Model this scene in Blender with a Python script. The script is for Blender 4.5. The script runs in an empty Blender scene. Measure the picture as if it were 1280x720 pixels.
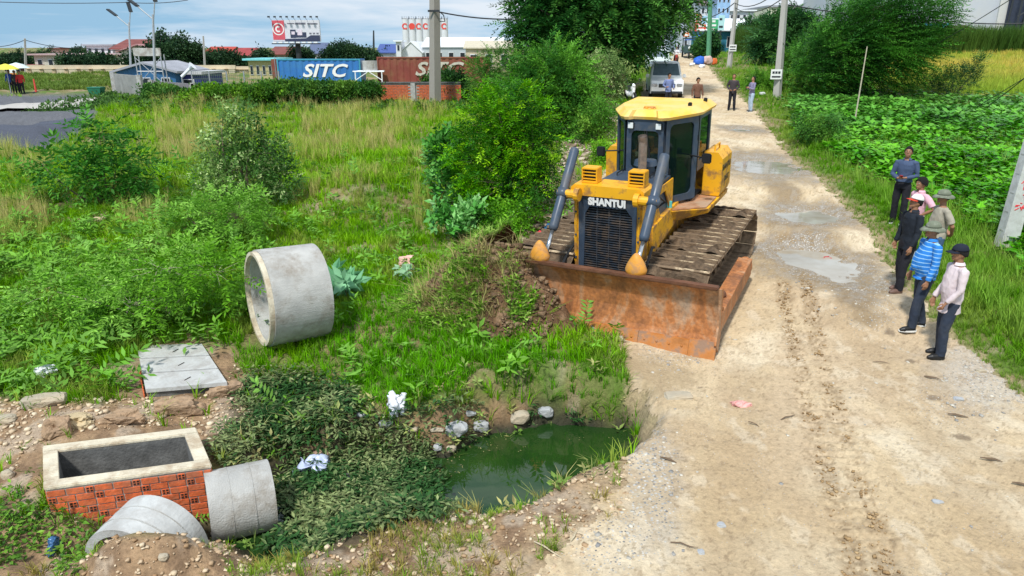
import bpy, bmesh, math, random
import numpy as np
from mathutils import Vector, Matrix, noise as mnoise
random.seed(7); RNG = np.random.default_rng(7)
C = bpy.context.scene.collection
R = math.radians
PI = math.pi
# ------------------------------------------------------------------ camera numbers
H = 4.4; F = 900.0; PITCH = R(18.55)
CP, SP = math.cos(PITCH), math.sin(PITCH)
def ray(px, py):
    a = (px-640)/F; b = (360-py)/F
    return np.array([a, CP + b*SP, -SP + b*CP])
def proj(x, y, z):
    dz = z - H
    dep = y*CP - dz*SP
    up = y*SP + dz*CP
    dep = np.where(dep < .2, .2, dep)
    return 640 + F*x/dep, 360 - F*up/dep
def W(px, py, d):                     # the point seen at px,py at the distance d (world y)
    r = ray(px, py); t = d/r[1]
    return Vector((r[0]*t, d, H + r[2]*t))
def sstep(a, b, x):
    t = np.clip((x-a)/(b-a), 0, 1); return t*t*(3-2*t)
# ------------------------------------------------------------------ cheap vector noise
_perm = RNG.permutation(4096); _val = RNG.random(4096)
def vnoise(x, y, seed=0):
    x = np.asarray(x, float); y = np.asarray(y, float)
    xi = np.floor(x).astype(np.int64); yi = np.floor(y).astype(np.int64)
    fx = x-xi; fy = y-yi; fx = fx*fx*(3-2*fx); fy = fy*fy*(3-2*fy)
    def h(a, b): return _val[_perm[(a*73 + b*1531 + seed*977) & 4095] ^ (a & 63)]
    return (h(xi, yi)*(1-fx)+h(xi+1, yi)*fx)*(1-fy)+(h(xi, yi+1)*(1-fx)+h(xi+1, yi+1)*fx)*fy
def fbm(x, y, seed=0, o=4):
    s = 0; a = .5; t = 0
    for k in range(o):
        s = s+a*vnoise(np.asarray(x)*2**k, np.asarray(y)*2**k, seed+k*5); t += a; a *= .55
    return s/t
# ------------------------------------------------------------------ polygons (in world metres)
def inpoly(x, y, P):
    x = np.asarray(x, float); y = np.asarray(y, float); c = np.zeros(x.shape, bool); n = len(P)
    for i in range(n):
        x1, y1 = P[i][:2]; x2, y2 = P[(i+1) % n][:2]
        if y1 == y2: continue
        m = ((y1 > y) != (y2 > y)) & (x < (x2-x1)*(y-y1)/(y2-y1)+x1)
        c ^= m
    return c
def pdist(x, y, P, closed=True):
    x = np.asarray(x, float); y = np.asarray(y, float); d = np.full(x.shape, 1e9); n = len(P)
    for i in range(n if closed else n-1):
        x1, y1 = P[i][:2]; x2, y2 = P[(i+1) % n][:2]
        dx, dy = x2-x1, y2-y1; L = dx*dx+dy*dy+1e-12
        t = np.clip(((x-x1)*dx+(y-y1)*dy)/L, 0, 1)
        d = np.minimum(d, np.hypot(x-x1-t*dx, y-y1-t*dy))
    return d
def sdist(x, y, P):                   # negative inside
    d = pdist(x, y, P); return np.where(inpoly(x, y, P), -d, d)
# ------------------------------------------------------------------ terrain
_ZY = np.arange(0, 140, .25); _zr = np.interp(_ZY, [0,9,10.2,13,16,20,38,80,84,140], [0,0,.08,.30,.53,.78,1.48,3.45,3.5,3.5])
_ZV = np.array([_zr[max(0,i-4):i+5].mean() for i in range(len(_ZY))])
def z0(x, y):
    x = np.asarray(x, float); y = np.asarray(y, float)
    s = np.interp(y, _ZY, _ZV)
    left = np.minimum(s, 1.42)
    right = s
    w = sstep(.02, .16, x/np.maximum(y, 1))
    return left*(1-w)+right*w
def G0(px, py, off=0.0):              # ray against the smooth base terrain (raised by off)
    r = ray(px, py); t = 1.0
    for k in range(4000):
        st = .02*max(t, 1)*.5
        t += st
        if H+r[2]*t <= float(z0(r[0]*t, r[1]*t))+off: break
        if t > 600: break
    return (r[0]*t, r[1]*t)
def polyG(pts, off=0.0): return [G0(a, b, off) for a, b in pts]
WATER = -.60
DITCH = polyG([(345,690),(352,640),(350,600),(400,590),(470,580),(530,575),(556,580),(600,550),(690,532),(792,538),(790,585),(752,608),(695,628),(640,648),(540,650),(470,655),(400,690)], WATER)
ROAD = polyG([(560,800),(675,715),(745,655),(768,600),(792,540),(800,470),(760,425),(700,330),(740,250),(765,200),(790,160),(800,118),(822,90),(842,72),(848,63),(868,63),(880,75),(890,92),(903,108),(935,132),(962,165),(1000,215),(1058,268),(1092,312),(1118,372),(1165,415),(1215,450),(1290,505),(1500,640),(1500,800)])
PUD = [(1027,333,46,33,.3),(1010,272,42,14,.1),(957,209,50,15,0),(925,163,17,4,0),(905,290,0,0,0)]
PUDW = []
for a, b, w, h, t in PUD[:4]:
    c = G0(a, b); e = G0(a+w, b); f1 = G0(a, b+h); f2 = G0(a, b-h)
    PUDW.append((c[0], (f1[1]+f2[1])/2, abs(e[0]-c[0]), abs(f2[1]-f1[1])/2, t))
SHANTY = (1.18, 10.75)                 # under the blade's middle
BOXC = G0(165, 640, -.05)
def pudv(x, y):                        # 1 in the middle of a pothole, 0 at its rim
    m = np.zeros(np.shape(x))
    for i, (cx, cy, rx, ry, t) in enumerate(PUDW):
        dx = x-cx; dy = y-cy
        n = fbm(x*1.3+i*9, y*1.3, 3, 3)-.5
        r = np.sqrt((dx/rx)**2+(dy/ry)**2)+n*.75
        m = np.maximum(m, 1-sstep(.55, 1.5, r))
    return m
def _pl(px, py, z):
    r = ray(px, py); t = (z-H)/r[2]; return (r[0]*t, r[1]*t)
BOXP = [_pl(*p, .16) for p in ((56,610),(263,582),(240,534),(58,560))]
BULK = polyG([(0,520),(60,505),(160,500),(200,455),(300,445),(330,480),(300,560),(260,560),(240,525),(60,550),(20,590),(0,600)], 0)
def hgt(x, y):
    x = np.asarray(x, float); y = np.asarray(y, float)
    z = z0(x, y)
    sr = sdist(x, y, ROAD)
    off = sstep(-.2, .8, sr)           # off the road
    far = sstep(30, 60, y)
    z = z + off*(fbm(x*.35, y*.35, 11)-.5)*.55*(1+far*.3) + off*(fbm(x*1.7, y*1.7, 21)-.5)*.14
    # little mounds of the left meadow
    for (px, py, r, hh) in ((430,250,1.6,.45),(520,215,1.8,.4),(250,300,1.4,.25),(330,215,1.5,.3)):
        c = G0(px, py); z = z+hh*np.exp(-((x-c[0])**2+(y-c[1])**2)/r**2)
    # road surface
    on = 1-off
    z = z+on*((fbm(x*.9, y*.9, 31)-.5)*.09+(fbm(x*5, y*5, 41, 3)-.5)*.035)
    for i, (cx, cy, rx, ry, t) in enumerate(PUDW):
        r = np.sqrt(((x-cx)/rx)**2+((y-cy)/ry)**2)+(fbm(x*1.6+i*9, y*1.6, 3, 4)-.5)*.9
        w = 1-sstep(1.6, 2.7, r); zb = z0(cx, cy)+.03-.12*(1-sstep(.45, 1.25, r))+(fbm(x*5, y*5, 41, 3)-.5)*.05
        z = z*(1-w)+zb*w
    # ditch
    sd = sdist(x, y, DITCH)
    n = (fbm(x*2.2, y*2.2, 51)-.5)
    _a = sstep(-.3, .4, y-(7.9+.12*x)); _b = sstep(.2, 1.2, x); wd = .8*_a+(1-_a)*(1.25*(1-_b)+.55*_b); wd = wd*(1-_b*_a)+.55*_b*_a
    k = 1-sstep(-.12, 1, (sd+.30*wd+n*.4)/wd)
    z = z*(1-k)+(-.95)*k
    # cracked bank around the brick chamber, lower ground in front of it
    bx, by = BOXC
    q = np.exp(-((x-bx-.2)**2/2.2+(y-by+.55)**2/.35))
    z = z-.30*q
    q2 = np.exp(-(((x-bx-.25)/.85)**2+((y-by-.32)/.50)**2)**2)
    z = z-.36*q2
    z = np.where(sdist(x, y, BOXP) < -.045, np.minimum(z, -.48), z)
    ax_, ay_ = G0(180,702,-.1); z = z+.50*np.exp(-(((x-ax_)/.62)**2+((y-ay_)/.30)**2)**1.5)
    return z
_c = {}
def gz(x, y): return float(hgt(np.array([x]), np.array([y]))[0])
def G(px, py, off=0.0):                # ray against the full terrain
    r = ray(px, py); ts = np.geomspace(3, 400, 1500)
    zz = H+r[2]*ts; hh = hgt(r[0]*ts, r[1]*ts)+off
    k = np.argmax(zz <= hh); t = ts[k] if zz[k] <= hh[k] else 300.
    return Vector((r[0]*t, r[1]*t, gz(r[0]*t, r[1]*t)))
def mpx(px, py, d):                    # metres per photo pixel at a distance
    p = W(px, py, d); return (p.y*CP-(p.z-H)*SP)/F
# ------------------------------------------------------------------ materials
MATS = {}
def hexc(h):
    c = [int(h[i:i+2], 16)/255 for i in (0, 2, 4)]
    return tuple(v/12.92 if v <= .04045 else ((v+.055)/1.055)**2.4 for v in c)
def mat(name, col,  rough=.6, metal=0, var=.15, vscale=6, bump=.0, bscale=30, spec=.4, dirt=None, damt=.5, dscale=3, dlo=.45, dhi=.62, trans=0, emit=0, alpha=1, coord='Object', stretch=None, zmud=None):
    if name in MATS: return MATS[name]
    m = bpy.data.materials.new(name); m.use_nodes = True; nt = m.node_tree; N = nt.nodes; L = nt.links
    b = N['Principled BSDF']; b.inputs['Roughness'].default_value = rough; b.inputs['Metallic'].default_value = metal
    b.inputs['Specular IOR Level'].default_value = spec
    tc = N.new('ShaderNodeTexCoord'); src = tc.outputs[coord]
    if stretch:
        mp = N.new('ShaderNodeMapping'); mp.inputs['Scale'].default_value = stretch; L.new(src, mp.inputs[0]); src = mp.outputs[0]
    n = N.new('ShaderNodeTexNoise'); n.inputs['Scale'].default_value = vscale; n.inputs['Detail'].default_value = 6; L.new(src, n.inputs['Vector'])
    hi = tuple(min(1, c*(1+var)) for c in col); lo = tuple(c*(1-var) for c in col)
    r = N.new('ShaderNodeValToRGB'); r.color_ramp.elements[0].position = .3; r.color_ramp.elements[1].position = .7
    r.color_ramp.elements[0].color = (*lo, 1); r.color_ramp.elements[1].color = (*hi, 1); L.new(n.outputs[0], r.inputs[0])
    out = r.outputs[0]
    if dirt:
        n2 = N.new('ShaderNodeTexNoise'); n2.inputs['Scale'].default_value = dscale; n2.inputs['Detail'].default_value = 9; n2.inputs['Roughness'].default_value = .65; L.new(src, n2.inputs['Vector'])
        dsrc = n2.outputs[0]
        if zmud:
            sz = N.new('ShaderNodeSeparateXYZ'); L.new(tc.outputs['Object'], sz.inputs[0]); zr = N.new('ShaderNodeMapRange'); zr.inputs[1].default_value = zmud[0]; zr.inputs[2].default_value = zmud[1]; zr.inputs[3].default_value = zmud[2]; zr.inputs[4].default_value = 0; L.new(sz.outputs[2], zr.inputs[0])
            aa = N.new('ShaderNodeMath'); aa.operation = 'ADD'; L.new(dsrc, aa.inputs[0]); L.new(zr.outputs[0], aa.inputs[1]); dsrc = aa.outputs[0]
        mr = N.new('ShaderNodeMapRange'); mr.inputs[1].default_value = dlo; mr.inputs[2].default_value = dhi; mr.inputs[4].default_value = damt; L.new(dsrc, mr.inputs[0])
        mx = N.new('ShaderNodeMix'); mx.data_type = 'RGBA'; L.new(mr.outputs[0], mx.inputs[0]); L.new(out, mx.inputs[6]); mx.inputs[7].default_value = (*dirt, 1); out = mx.outputs[2]
        mrr = N.new('ShaderNodeMapRange'); mrr.inputs[3].default_value = rough; mrr.inputs[4].default_value = max(rough, .85); L.new(mr.outputs[0], mrr.inputs[0]); L.new(mrr.outputs[0], b.inputs['Roughness'])
    L.new(out, b.inputs['Base Color'])
    if bump:
        n3 = N.new('ShaderNodeTexNoise'); n3.inputs['Scale'].default_value = bscale; n3.inputs['Detail'].default_value = 5; L.new(src, n3.inputs['Vector'])
        bp = N.new('ShaderNodeBump'); bp.inputs['Strength'].default_value = bump; bp.inputs['Distance'].default_value = .02; L.new(n3.outputs[0], bp.inputs['Height']); L.new(bp.outputs[0], b.inputs['Normal'])
    if trans: b.inputs['Transmission Weight'].default_value = trans
    if emit: b.inputs['Emission Color'].default_value = (*col, 1); b.inputs['Emission Strength'].default_value = emit
    b.inputs['Alpha'].default_value = alpha
    MATS[name] = m; return m
def mat_leaf(name, rough=.5, tl=.35, spec=.3, val=1.28):
    if name in MATS: return MATS[name]
    m = bpy.data.materials.new(name); m.use_nodes = True; nt = m.node_tree; N = nt.nodes; L = nt.links
    b = N['Principled BSDF']; b.inputs['Roughness'].default_value = rough; b.inputs['Specular IOR Level'].default_value = spec*.5
    a = N.new('ShaderNodeAttribute'); a.attribute_name = 'col'
    hs = N.new('ShaderNodeHueSaturation'); hs.inputs['Saturation'].default_value = 1.08; hs.inputs['Value'].default_value = val; L.new(a.outputs['Color'], hs.inputs['Color'])
    L.new(hs.outputs[0], b.inputs['Base Color'])
    t = N.new('ShaderNodeBsdfTranslucent'); L.new(hs.outputs[0], t.inputs['Color'])
    mx = N.new('ShaderNodeMixShader'); mx.inputs[0].default_value = tl
    L.new(b.outputs[0], mx.inputs[1]); L.new(t.outputs[0], mx.inputs[2]); L.new(mx.outputs[0], N['Material Output'].inputs[0])
    MATS[name] = m; return m
# ------------------------------------------------------------------ objects
def link(o, parent=None):
    C.objects.link(o)
    if parent is not None: o.parent = parent
    return o
def tag(o, label=None, cat=None, group=None, kind=None):
    if label: o['label'] = label
    if cat: o['category'] = cat
    if group: o['group'] = group
    if kind: o['kind'] = kind
    return o
def thing(name, label, cat, loc=(0,0,0), rz=0, group=None):
    o = bpy.data.objects.new(name, None); o.empty_display_size = .1; C.objects.link(o)
    o.location = loc; o.rotation_euler = (0,0,rz)
    return tag(o, label, cat, group)
def obj(name, bm, m, parent=None, smooth=False):
    me = bpy.data.meshes.new(name)
    if isinstance(bm, MB): bm.fill(me)
    else: bm.to_mesh(me); bm.free()
    if smooth: me.polygons.foreach_set('use_smooth', [True]*len(me.polygons))
    for x in (m if isinstance(m, (list, tuple)) else [m]): me.materials.append(x)
    return link(bpy.data.objects.new(name, me), parent)
def npmesh(name, V, Fc, m, col=None, parent=None, smooth=False, attrs=None, corner=4):
    """V (n,3), Fc (m,corner) index arrays"""
    me = bpy.data.meshes.new(name); V = np.asarray(V, np.float32); Fc = np.asarray(Fc, np.int32)
    me.vertices.add(len(V)); me.vertices.foreach_set('co', V.ravel())
    me.loops.add(Fc.size); me.loops.foreach_set('vertex_index', Fc.ravel())
    me.polygons.add(len(Fc)); me.polygons.foreach_set('loop_start', np.arange(0, Fc.size, Fc.shape[1], dtype=np.int32))
    if smooth: me.polygons.foreach_set('use_smooth', np.ones(len(Fc), bool))
    me.update(calc_edges=True)
    if col is not None:
        a = me.attributes.new('col', 'FLOAT_COLOR', 'POINT'); cc = np.ones((len(V), 4), np.float32); cc[:, :3] = col; a.data.foreach_set('color', cc.ravel())
    for k, v in (attrs or {}).items():
        a = me.attributes.new(k, 'FLOAT', 'POINT'); a.data.foreach_set('value', np.asarray(v, np.float32).ravel())
    me.materials.append(m)
    return link(bpy.data.objects.new(name, me), parent)
class MB:
    """collects boxes, tubes, prisms into one mesh"""
    def __init__(s): s.v = []; s.f = []; s.mi = []; s.cur = 0
    def add(s, V, Fs):
        o = len(s.v); s.v += [tuple(map(float, p)) for p in V]; s.f += [tuple(i+o for i in f) for f in Fs]; s.mi += [s.cur]*len(Fs); return s
    def fill(s, me):
        me.from_pydata(s.v, [], s.f); me.polygons.foreach_set('material_index', s.mi); me.update()
        b = bmesh.new(); b.from_mesh(me); bmesh.ops.recalc_face_normals(b, faces=b.faces); b.to_mesh(me); b.free()
    def box(s, a, b, bev=0, M=None):
        (x0,y0,z0_),(x1,y1,z1) = a, b
        x0,x1 = min(x0,x1),max(x0,x1); y0,y1 = min(y0,y1),max(y0,y1); z0_,z1 = min(z0_,z1),max(z0_,z1)
        if bev <= 0:
            V = [(x,y,z) for x in (x0,x1) for y in (y0,y1) for z in (z0_,z1)]
            Fs = [(0,1,3,2),(4,6,7,5),(0,4,5,1),(2,3,7,6),(0,2,6,4),(1,5,7,3)]
        else:
            bm = bmesh.new(); bmesh.ops.create_cube(bm, size=1)
            for v in bm.verts: v.co = Vector(((x0+x1)/2+v.co.x*(x1-x0), (y0+y1)/2+v.co.y*(y1-y0), (z0_+z1)/2+v.co.z*(z1-z0_)))
            bmesh.ops.bevel(bm, geom=list(bm.edges), offset=min(bev, .45*min(x1-x0,y1-y0,z1-z0_)), segments=2, affect='EDGES')
            bm.verts.index_update(); V = [tuple(v.co) for v in bm.verts]; Fs = [tuple(v.index for v in f.verts) for f in bm.faces]; bm.free()
        if M is not None: V = [tuple(M @ Vector(p)) for p in V]
        return s.add(V, Fs)
    def prism(s, P, axis, a, b):          # polygon P in the two other axes, from a to b
        n = len(P); V = []
        for t in (a, b):
            for (u, w) in P: V.append({'x':(t,u,w),'y':(u,t,w),'z':(u,w,t)}[axis])
        Fs = [tuple(range(n)), tuple(range(2*n-1, n-1, -1))]+[(i,(i+1)%n,n+(i+1)%n,n+i) for i in range(n)]
        return s.add(V, Fs)
    def hull8(s, V): return s.add(V, [(0,1,2,3),(7,6,5,4),(0,4,5,1),(1,5,6,2),(2,6,7,3),(3,7,4,0)])
    def tube(s, pts, rad, n=10, cap=True, sq=None):
        pts = [Vector(p) for p in pts]; rad = rad if isinstance(rad, (list, tuple)) else [rad]*len(pts); V = []; up = None
        for i, p in enumerate(pts):
            d = (pts[min(i+1, len(pts)-1)]-pts[max(i-1, 0)]).normalized()
            if up is None: up = Vector((0,0,1)) if abs(d.z) < .9 else Vector((1,0,0))
            a = d.cross(up).normalized(); b = a.cross(d).normalized(); up = b
            sx, sy = (1, 1) if sq is None else sq
            for k in range(n):
                t = 2*PI*k/n; V.append(tuple(p+a*(math.cos(t)*rad[i]*sx)+b*(math.sin(t)*rad[i]*sy)))
        m = len(pts); Fs = [(i*n+k, i*n+(k+1)%n, (i+1)*n+(k+1)%n, (i+1)*n+k) for i in range(m-1) for k in range(n)]
        if cap: Fs += [tuple(range(n-1,-1,-1)), tuple(range((m-1)*n, m*n))]
        return s.add(V, Fs)
    def ring(s, c, axis, r0, r1, t, n=32):     # hollow ring, axis unit vector, length t centred at c
        c = Vector(c); ax = Vector(axis).normalized(); a = ax.orthogonal().normalized(); b = ax.cross(a)
        V = []
        for k in range(n):
            d = a*math.cos(2*PI*k/n)+b*math.sin(2*PI*k/n)
            for r, h in ((r1,-t/2),(r1,t/2),(r0,t/2),(r0,-t/2)): V.append(tuple(c+d*r+ax*h))
        Fs = []
        for k in range(n):
            q = (k+1) % n
            for j in range(4): Fs.append((k*4+j, q*4+j, q*4+(j+1)%4, k*4+(j+1)%4))
        return s.add(V, Fs)
    def ball(s, c, r, sc=(1,1,1), n=12, m=8):
        V = []; 
        for i in range(m+1):
            ph = PI*i/m
            for k in range(n): V.append((c[0]+r*sc[0]*math.sin(ph)*math.cos(2*PI*k/n), c[1]+r*sc[1]*math.sin(ph)*math.sin(2*PI*k/n), c[2]+r*sc[2]*math.cos(ph)))
        return s.add(V, [(i*n+k,(i+1)*n+k,(i+1)*n+(k+1)%n,i*n+(k+1)%n) for i in range(m) for k in range(n)])
def copy_tree(o, parent=None):
    c = o.copy(); C.objects.link(c)
    if parent is not None: c.parent = parent
    for ch in [x for x in list(C.objects) if x.parent == o]: copy_tree(ch, c)
    return c
def text_obj(name, s, size, m, parent, M, ext=.004, shear=0, sx=1, bold=0):
    cu = bpy.data.curves.new(name, 'FONT'); cu.body = s; cu.size = size; cu.extrude = ext; cu.shear = shear; cu.offset = bold
    cu.align_x = 'CENTER'; cu.align_y = 'CENTER'; cu.resolution_u = 3
    t = bpy.data.objects.new('tmp', cu); C.objects.link(t); dg = bpy.context.evaluated_depsgraph_get()
    me = bpy.data.meshes.new_from_object(t.evaluated_get(dg)); me.name = name
    bpy.data.objects.remove(t); bpy.data.curves.remove(cu)
    me.transform(M @ Matrix.Diagonal((sx,1,1,1))); me.materials.clear(); me.materials.append(m)
    return link(bpy.data.objects.new(name, me), parent)
def basis(o, x, y):                        # matrix with text x along x, y along y
    x = Vector(x).normalized(); y = Vector(y).normalized(); z = x.cross(y).normalized(); y = z.cross(x)
    return Matrix(((x.x,y.x,z.x,o[0]),(x.y,y.y,z.y,o[1]),(x.z,y.z,z.z,o[2]),(0,0,0,1)))
# ================================================================== world, sun, camera
sc = bpy.context.scene
wd = bpy.data.worlds.new('World'); sc.world = wd; wd.use_nodes = True
N = wd.node_tree.nodes; L = wd.node_tree.links; N.clear()
SUN_EL, SUN_AZ = R(56), R(205)
geo = N.new('ShaderNodeNewGeometry'); tc = N.new('ShaderNodeTexCoord')
sep = N.new('ShaderNodeSeparateXYZ'); L.new(tc.outputs['Generated'], sep.inputs[0])
mxz = N.new('ShaderNodeMath'); mxz.operation = 'MAXIMUM'; mxz.inputs[1].default_value = .24; L.new(sep.outputs[2], mxz.inputs[0])
cmb = N.new('ShaderNodeCombineXYZ'); L.new(sep.outputs[0], cmb.inputs[0]); L.new(sep.outputs[1], cmb.inputs[1]); L.new(mxz.outputs[0], cmb.inputs[2])
sky = N.new('ShaderNodeTexSky'); sky.sky_type = 'NISHITA'; sky.sun_disc = False; sky.sun_elevation = SUN_EL; sky.sun_rotation = SUN_AZ; sky.air_density = 1.3; sky.dust_density = .3; sky.ozone_density = 1.3
L.new(cmb.outputs[0], sky.inputs[0])
mp = N.new('ShaderNodeMapping'); mp.inputs['Scale'].default_value = (2.2, 2.2, 16); 
mx2 = N.new('ShaderNodeMath'); mx2.operation = 'MAXIMUM'; mx2.inputs[1].default_value = 0; L.new(sep.outputs[2], mx2.inputs[0]); cm2 = N.new('ShaderNodeCombineXYZ'); L.new(sep.outputs[0], cm2.inputs[0]); L.new(sep.outputs[1], cm2.inputs[1]); L.new(mx2.outputs[0], cm2.inputs[2]); L.new(cm2.outputs[0], mp.inputs[0])
cn = N.new('ShaderNodeTexNoise'); cn.inputs['Scale'].default_value = 1.7; cn.inputs['Detail'].default_value = 9; cn.inputs['Roughness'].default_value = .55; cn.inputs['Distortion'].default_value = .4; L.new(mp.outputs[0], cn.inputs['Vector'])
# cloud cover grows to the right (east) of the view
gx = N.new('ShaderNodeMath'); gx.operation = 'MULTIPLY_ADD'; gx.inputs[1].default_value = .24; gx.inputs[2].default_value = .06; L.new(sep.outputs[0], gx.inputs[0])
ad = N.new('ShaderNodeMath'); ad.operation = 'ADD'; L.new(cn.outputs[0], ad.inputs[0]); L.new(gx.outputs[0], ad.inputs[1])
mr = N.new('ShaderNodeMapRange'); mr.inputs[1].default_value = .42; mr.inputs[2].default_value = .66; mr.inputs[4].default_value = .95; mr.inputs[3].default_value = .06; L.new(ad.outputs[0], mr.inputs[0])
mix = N.new('ShaderNodeMix'); mix.data_type = 'RGBA'; L.new(mr.outputs[0], mix.inputs[0]); tin = N.new('ShaderNodeVectorMath'); tin.operation = 'MULTIPLY'; tin.inputs[1].default_value = (.92, 1.12, 1.15); L.new(sky.outputs[0], tin.inputs[0]); L.new(tin.outputs[0], mix.inputs[6]); 
cr = N.new('ShaderNodeMapRange'); cr.inputs[1].default_value = -.35; cr.inputs[2].default_value = .25; L.new(sep.outputs[0], cr.inputs[0])
cm = N.new('ShaderNodeMix'); cm.data_type = 'RGBA'; L.new(cr.outputs[0], cm.inputs[0]); cm.inputs[6].default_value = (6.6, 7.2, 7.9, 1); cm.inputs[7].default_value = (6.8, 7.3, 7.9, 1); L.new(cm.outputs[2], mix.inputs[7])
bg = N.new('ShaderNodeBackground'); bg.inputs[1].default_value = .085; L.new(mix.outputs[2], bg.inputs[0])
wo = N.new('ShaderNodeOutputWorld'); L.new(bg.outputs[0], wo.inputs[0])
sl = bpy.data.lights.new('sun', 'SUN'); sl.energy = 2.9; sl.angle = R(6); sl.color = (1, .965, .90)
so = bpy.data.objects.new('sun', sl); C.objects.link(so)
# sun_rotation turns clockwise from +Y
sd = Vector((math.sin(SUN_AZ)*math.cos(SUN_EL), math.cos(SUN_AZ)*math.cos(SUN_EL), math.sin(SUN_EL)))
so.rotation_euler = sd.to_track_quat('Z', 'Y').to_euler()
cam = bpy.data.cameras.new('camera'); cam.lens = 36*F/1280; cam.sensor_width = 36; cam.clip_end = 3000; cam.clip_start = .1
co = bpy.data.objects.new('camera', cam); C.objects.link(co); co.location = (0, 0, H); co.rotation_euler = (R(90)-PITCH, 0, 0); sc.camera = co
sc.view_settings.view_transform = 'Standard'; sc.view_settings.look = 'None'; sc.view_settings.gamma = 1; sc.view_settings.exposure = .52
# ================================================================== ground
def axis_y():
    y = list(np.linspace(-12, 3, 12)); t = 3.0
    while t < 120: t *= 1.0085; y.append(t)
    while t < 1500: t *= 1.12; y.append(t)
    return np.array(y)
def axis_u():
    a = np.linspace(-.82, .82, 560); l = -np.geomspace(.83, 6, 14)[::-1]; return np.concatenate([l, a, -l[::-1]])
Y_ = axis_y(); U_ = axis_u()
YY, UU = np.meshgrid(Y_, U_, indexing='ij'); XX = UU*(np.maximum(YY, 3)+1.2)
# photo-space helpers: which patch of the place a ground point belongs to
def pmask(x, y, z, P, soft=10, nz=14):
    px, py = proj(x, y, z)
    n = (fbm(x*1.6, y*1.6, 71)-.5)*nz*2
    return 1-sstep(-soft, soft, sdist(px, py+n*.6, P)+n)
P_GRAV = [(-400,118),(135,118),(150,128),(125,137),(105,165),(60,190),(-400,215)]
P_DROAD = [(-300,124),(120,124),(140,131),(0,147),(-300,165)]
P_SOILN = [(-200,640),(100,650),(120,668),(260,668),(400,680),(480,640),(560,622),(640,612),(735,582),(790,575),(790,640),(690,730),(600,900),(-300,900)]
P_BANK = [(-100,500),(150,500),(190,440),(290,435),(330,500),(330,590),(260,580),(60,560),(40,640),(-100,640)]
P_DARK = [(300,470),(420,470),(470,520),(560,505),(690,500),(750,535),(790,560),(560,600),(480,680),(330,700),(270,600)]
P_GARB = [(690,135),(785,135),(780,200),(740,215),(720,330),(640,335),(630,270),(700,200)]
P_YELR = [(1120,60),(1600,55),(1600,125),(1180,124),(1100,122)]
P_STRAW = [[(190,125),(330,130),(330,185),(200,190)],[(380,150),(500,135),(520,205),(360,215)],[(0,190),(70,200),(60,230),(0,235)],[(170,190),(260,190),(250,215),(160,215)],[(500,130),(560,140),(540,160),(500,155)]]
def weights(x, y, z):
    w = {}
    w['gravel'] = pmask(x, y, z, P_GRAV, 4, 3)
    w['droad'] = pmask(x, y, z, P_DROAD, 3, 1)
    w['near'] = pmask(x, y, z, P_SOILN, 14, 22)
    w['bank'] = pmask(x, y, z, P_BANK, 10, 12)
    w['dark'] = pmask(x, y, z, P_DARK, 14, 14)
    w['garb'] = pmask(x, y, z, P_GARB, 8, 8)
    w['yel'] = pmask(x, y, z, P_YELR, 6, 4)
    s = 0
    for P in P_STRAW: s = np.maximum(s, pmask(x, y, z, P, 10, 10))
    w['straw'] = s
    return w
def gcol(x, y, z):
    w = weights(x, y, z); n = x.shape
    n1 = fbm(x*.8, y*.8, 81); n2 = fbm(x*6, y*6, 91, 3)
    def c(t): return np.array(t)[None, :]*np.ones(n+(1,))
    def mixc(a, b, t): return a*(1-t[..., None])+b*t[..., None]
    grass = mixc(c((.10,.17,.025)), c((.19,.18,.07)), sstep(.42,.62,n1))
    col = grass
    col = mixc(col, mixc(c((.30,.27,.08)), c((.20,.24,.06)), n1), np.maximum(w['yel'], w['straw']*.8))
    soil = mixc(c((.36,.24,.14)), c((.23,.15,.09)), sstep(.35,.65,n2))
    soil = mixc(soil, c((.42,.33,.24)), sstep(.5,.62,fbm(x*3,y*3,95)))
    col = mixc(col, soil, np.clip(w['near']+w['bank'], 0, 1))
    patch = sstep(.52,.62, fbm(x*1.2,y*1.2,97))*(1-w['near'])
    col = mixc(col, soil, patch*.6*(1-w['yel']))
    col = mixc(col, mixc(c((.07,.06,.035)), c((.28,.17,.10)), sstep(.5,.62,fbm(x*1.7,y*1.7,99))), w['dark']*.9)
    col = mixc(col, mixc(c((.24,.18,.12)), c((.12,.09,.06)), n2), w['garb'])
    col = mixc(col, mixc(c((.10,.105,.12)), c((.15,.155,.17)), n2), w['gravel'])
    sr = sdist(x, y, ROAD)
    col = mixc(col, c((.42,.32,.20)), (1-sstep(0,.5,sr+(n2-.5)*.9))*.8)
    # wet mud by the water
    wet = (1-sstep(WATER+.03, WATER+.22, z))*(sdist(x, y, DITCH) < 1.2)
    return mixc(col, c((.035,.035,.02)), wet)
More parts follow.
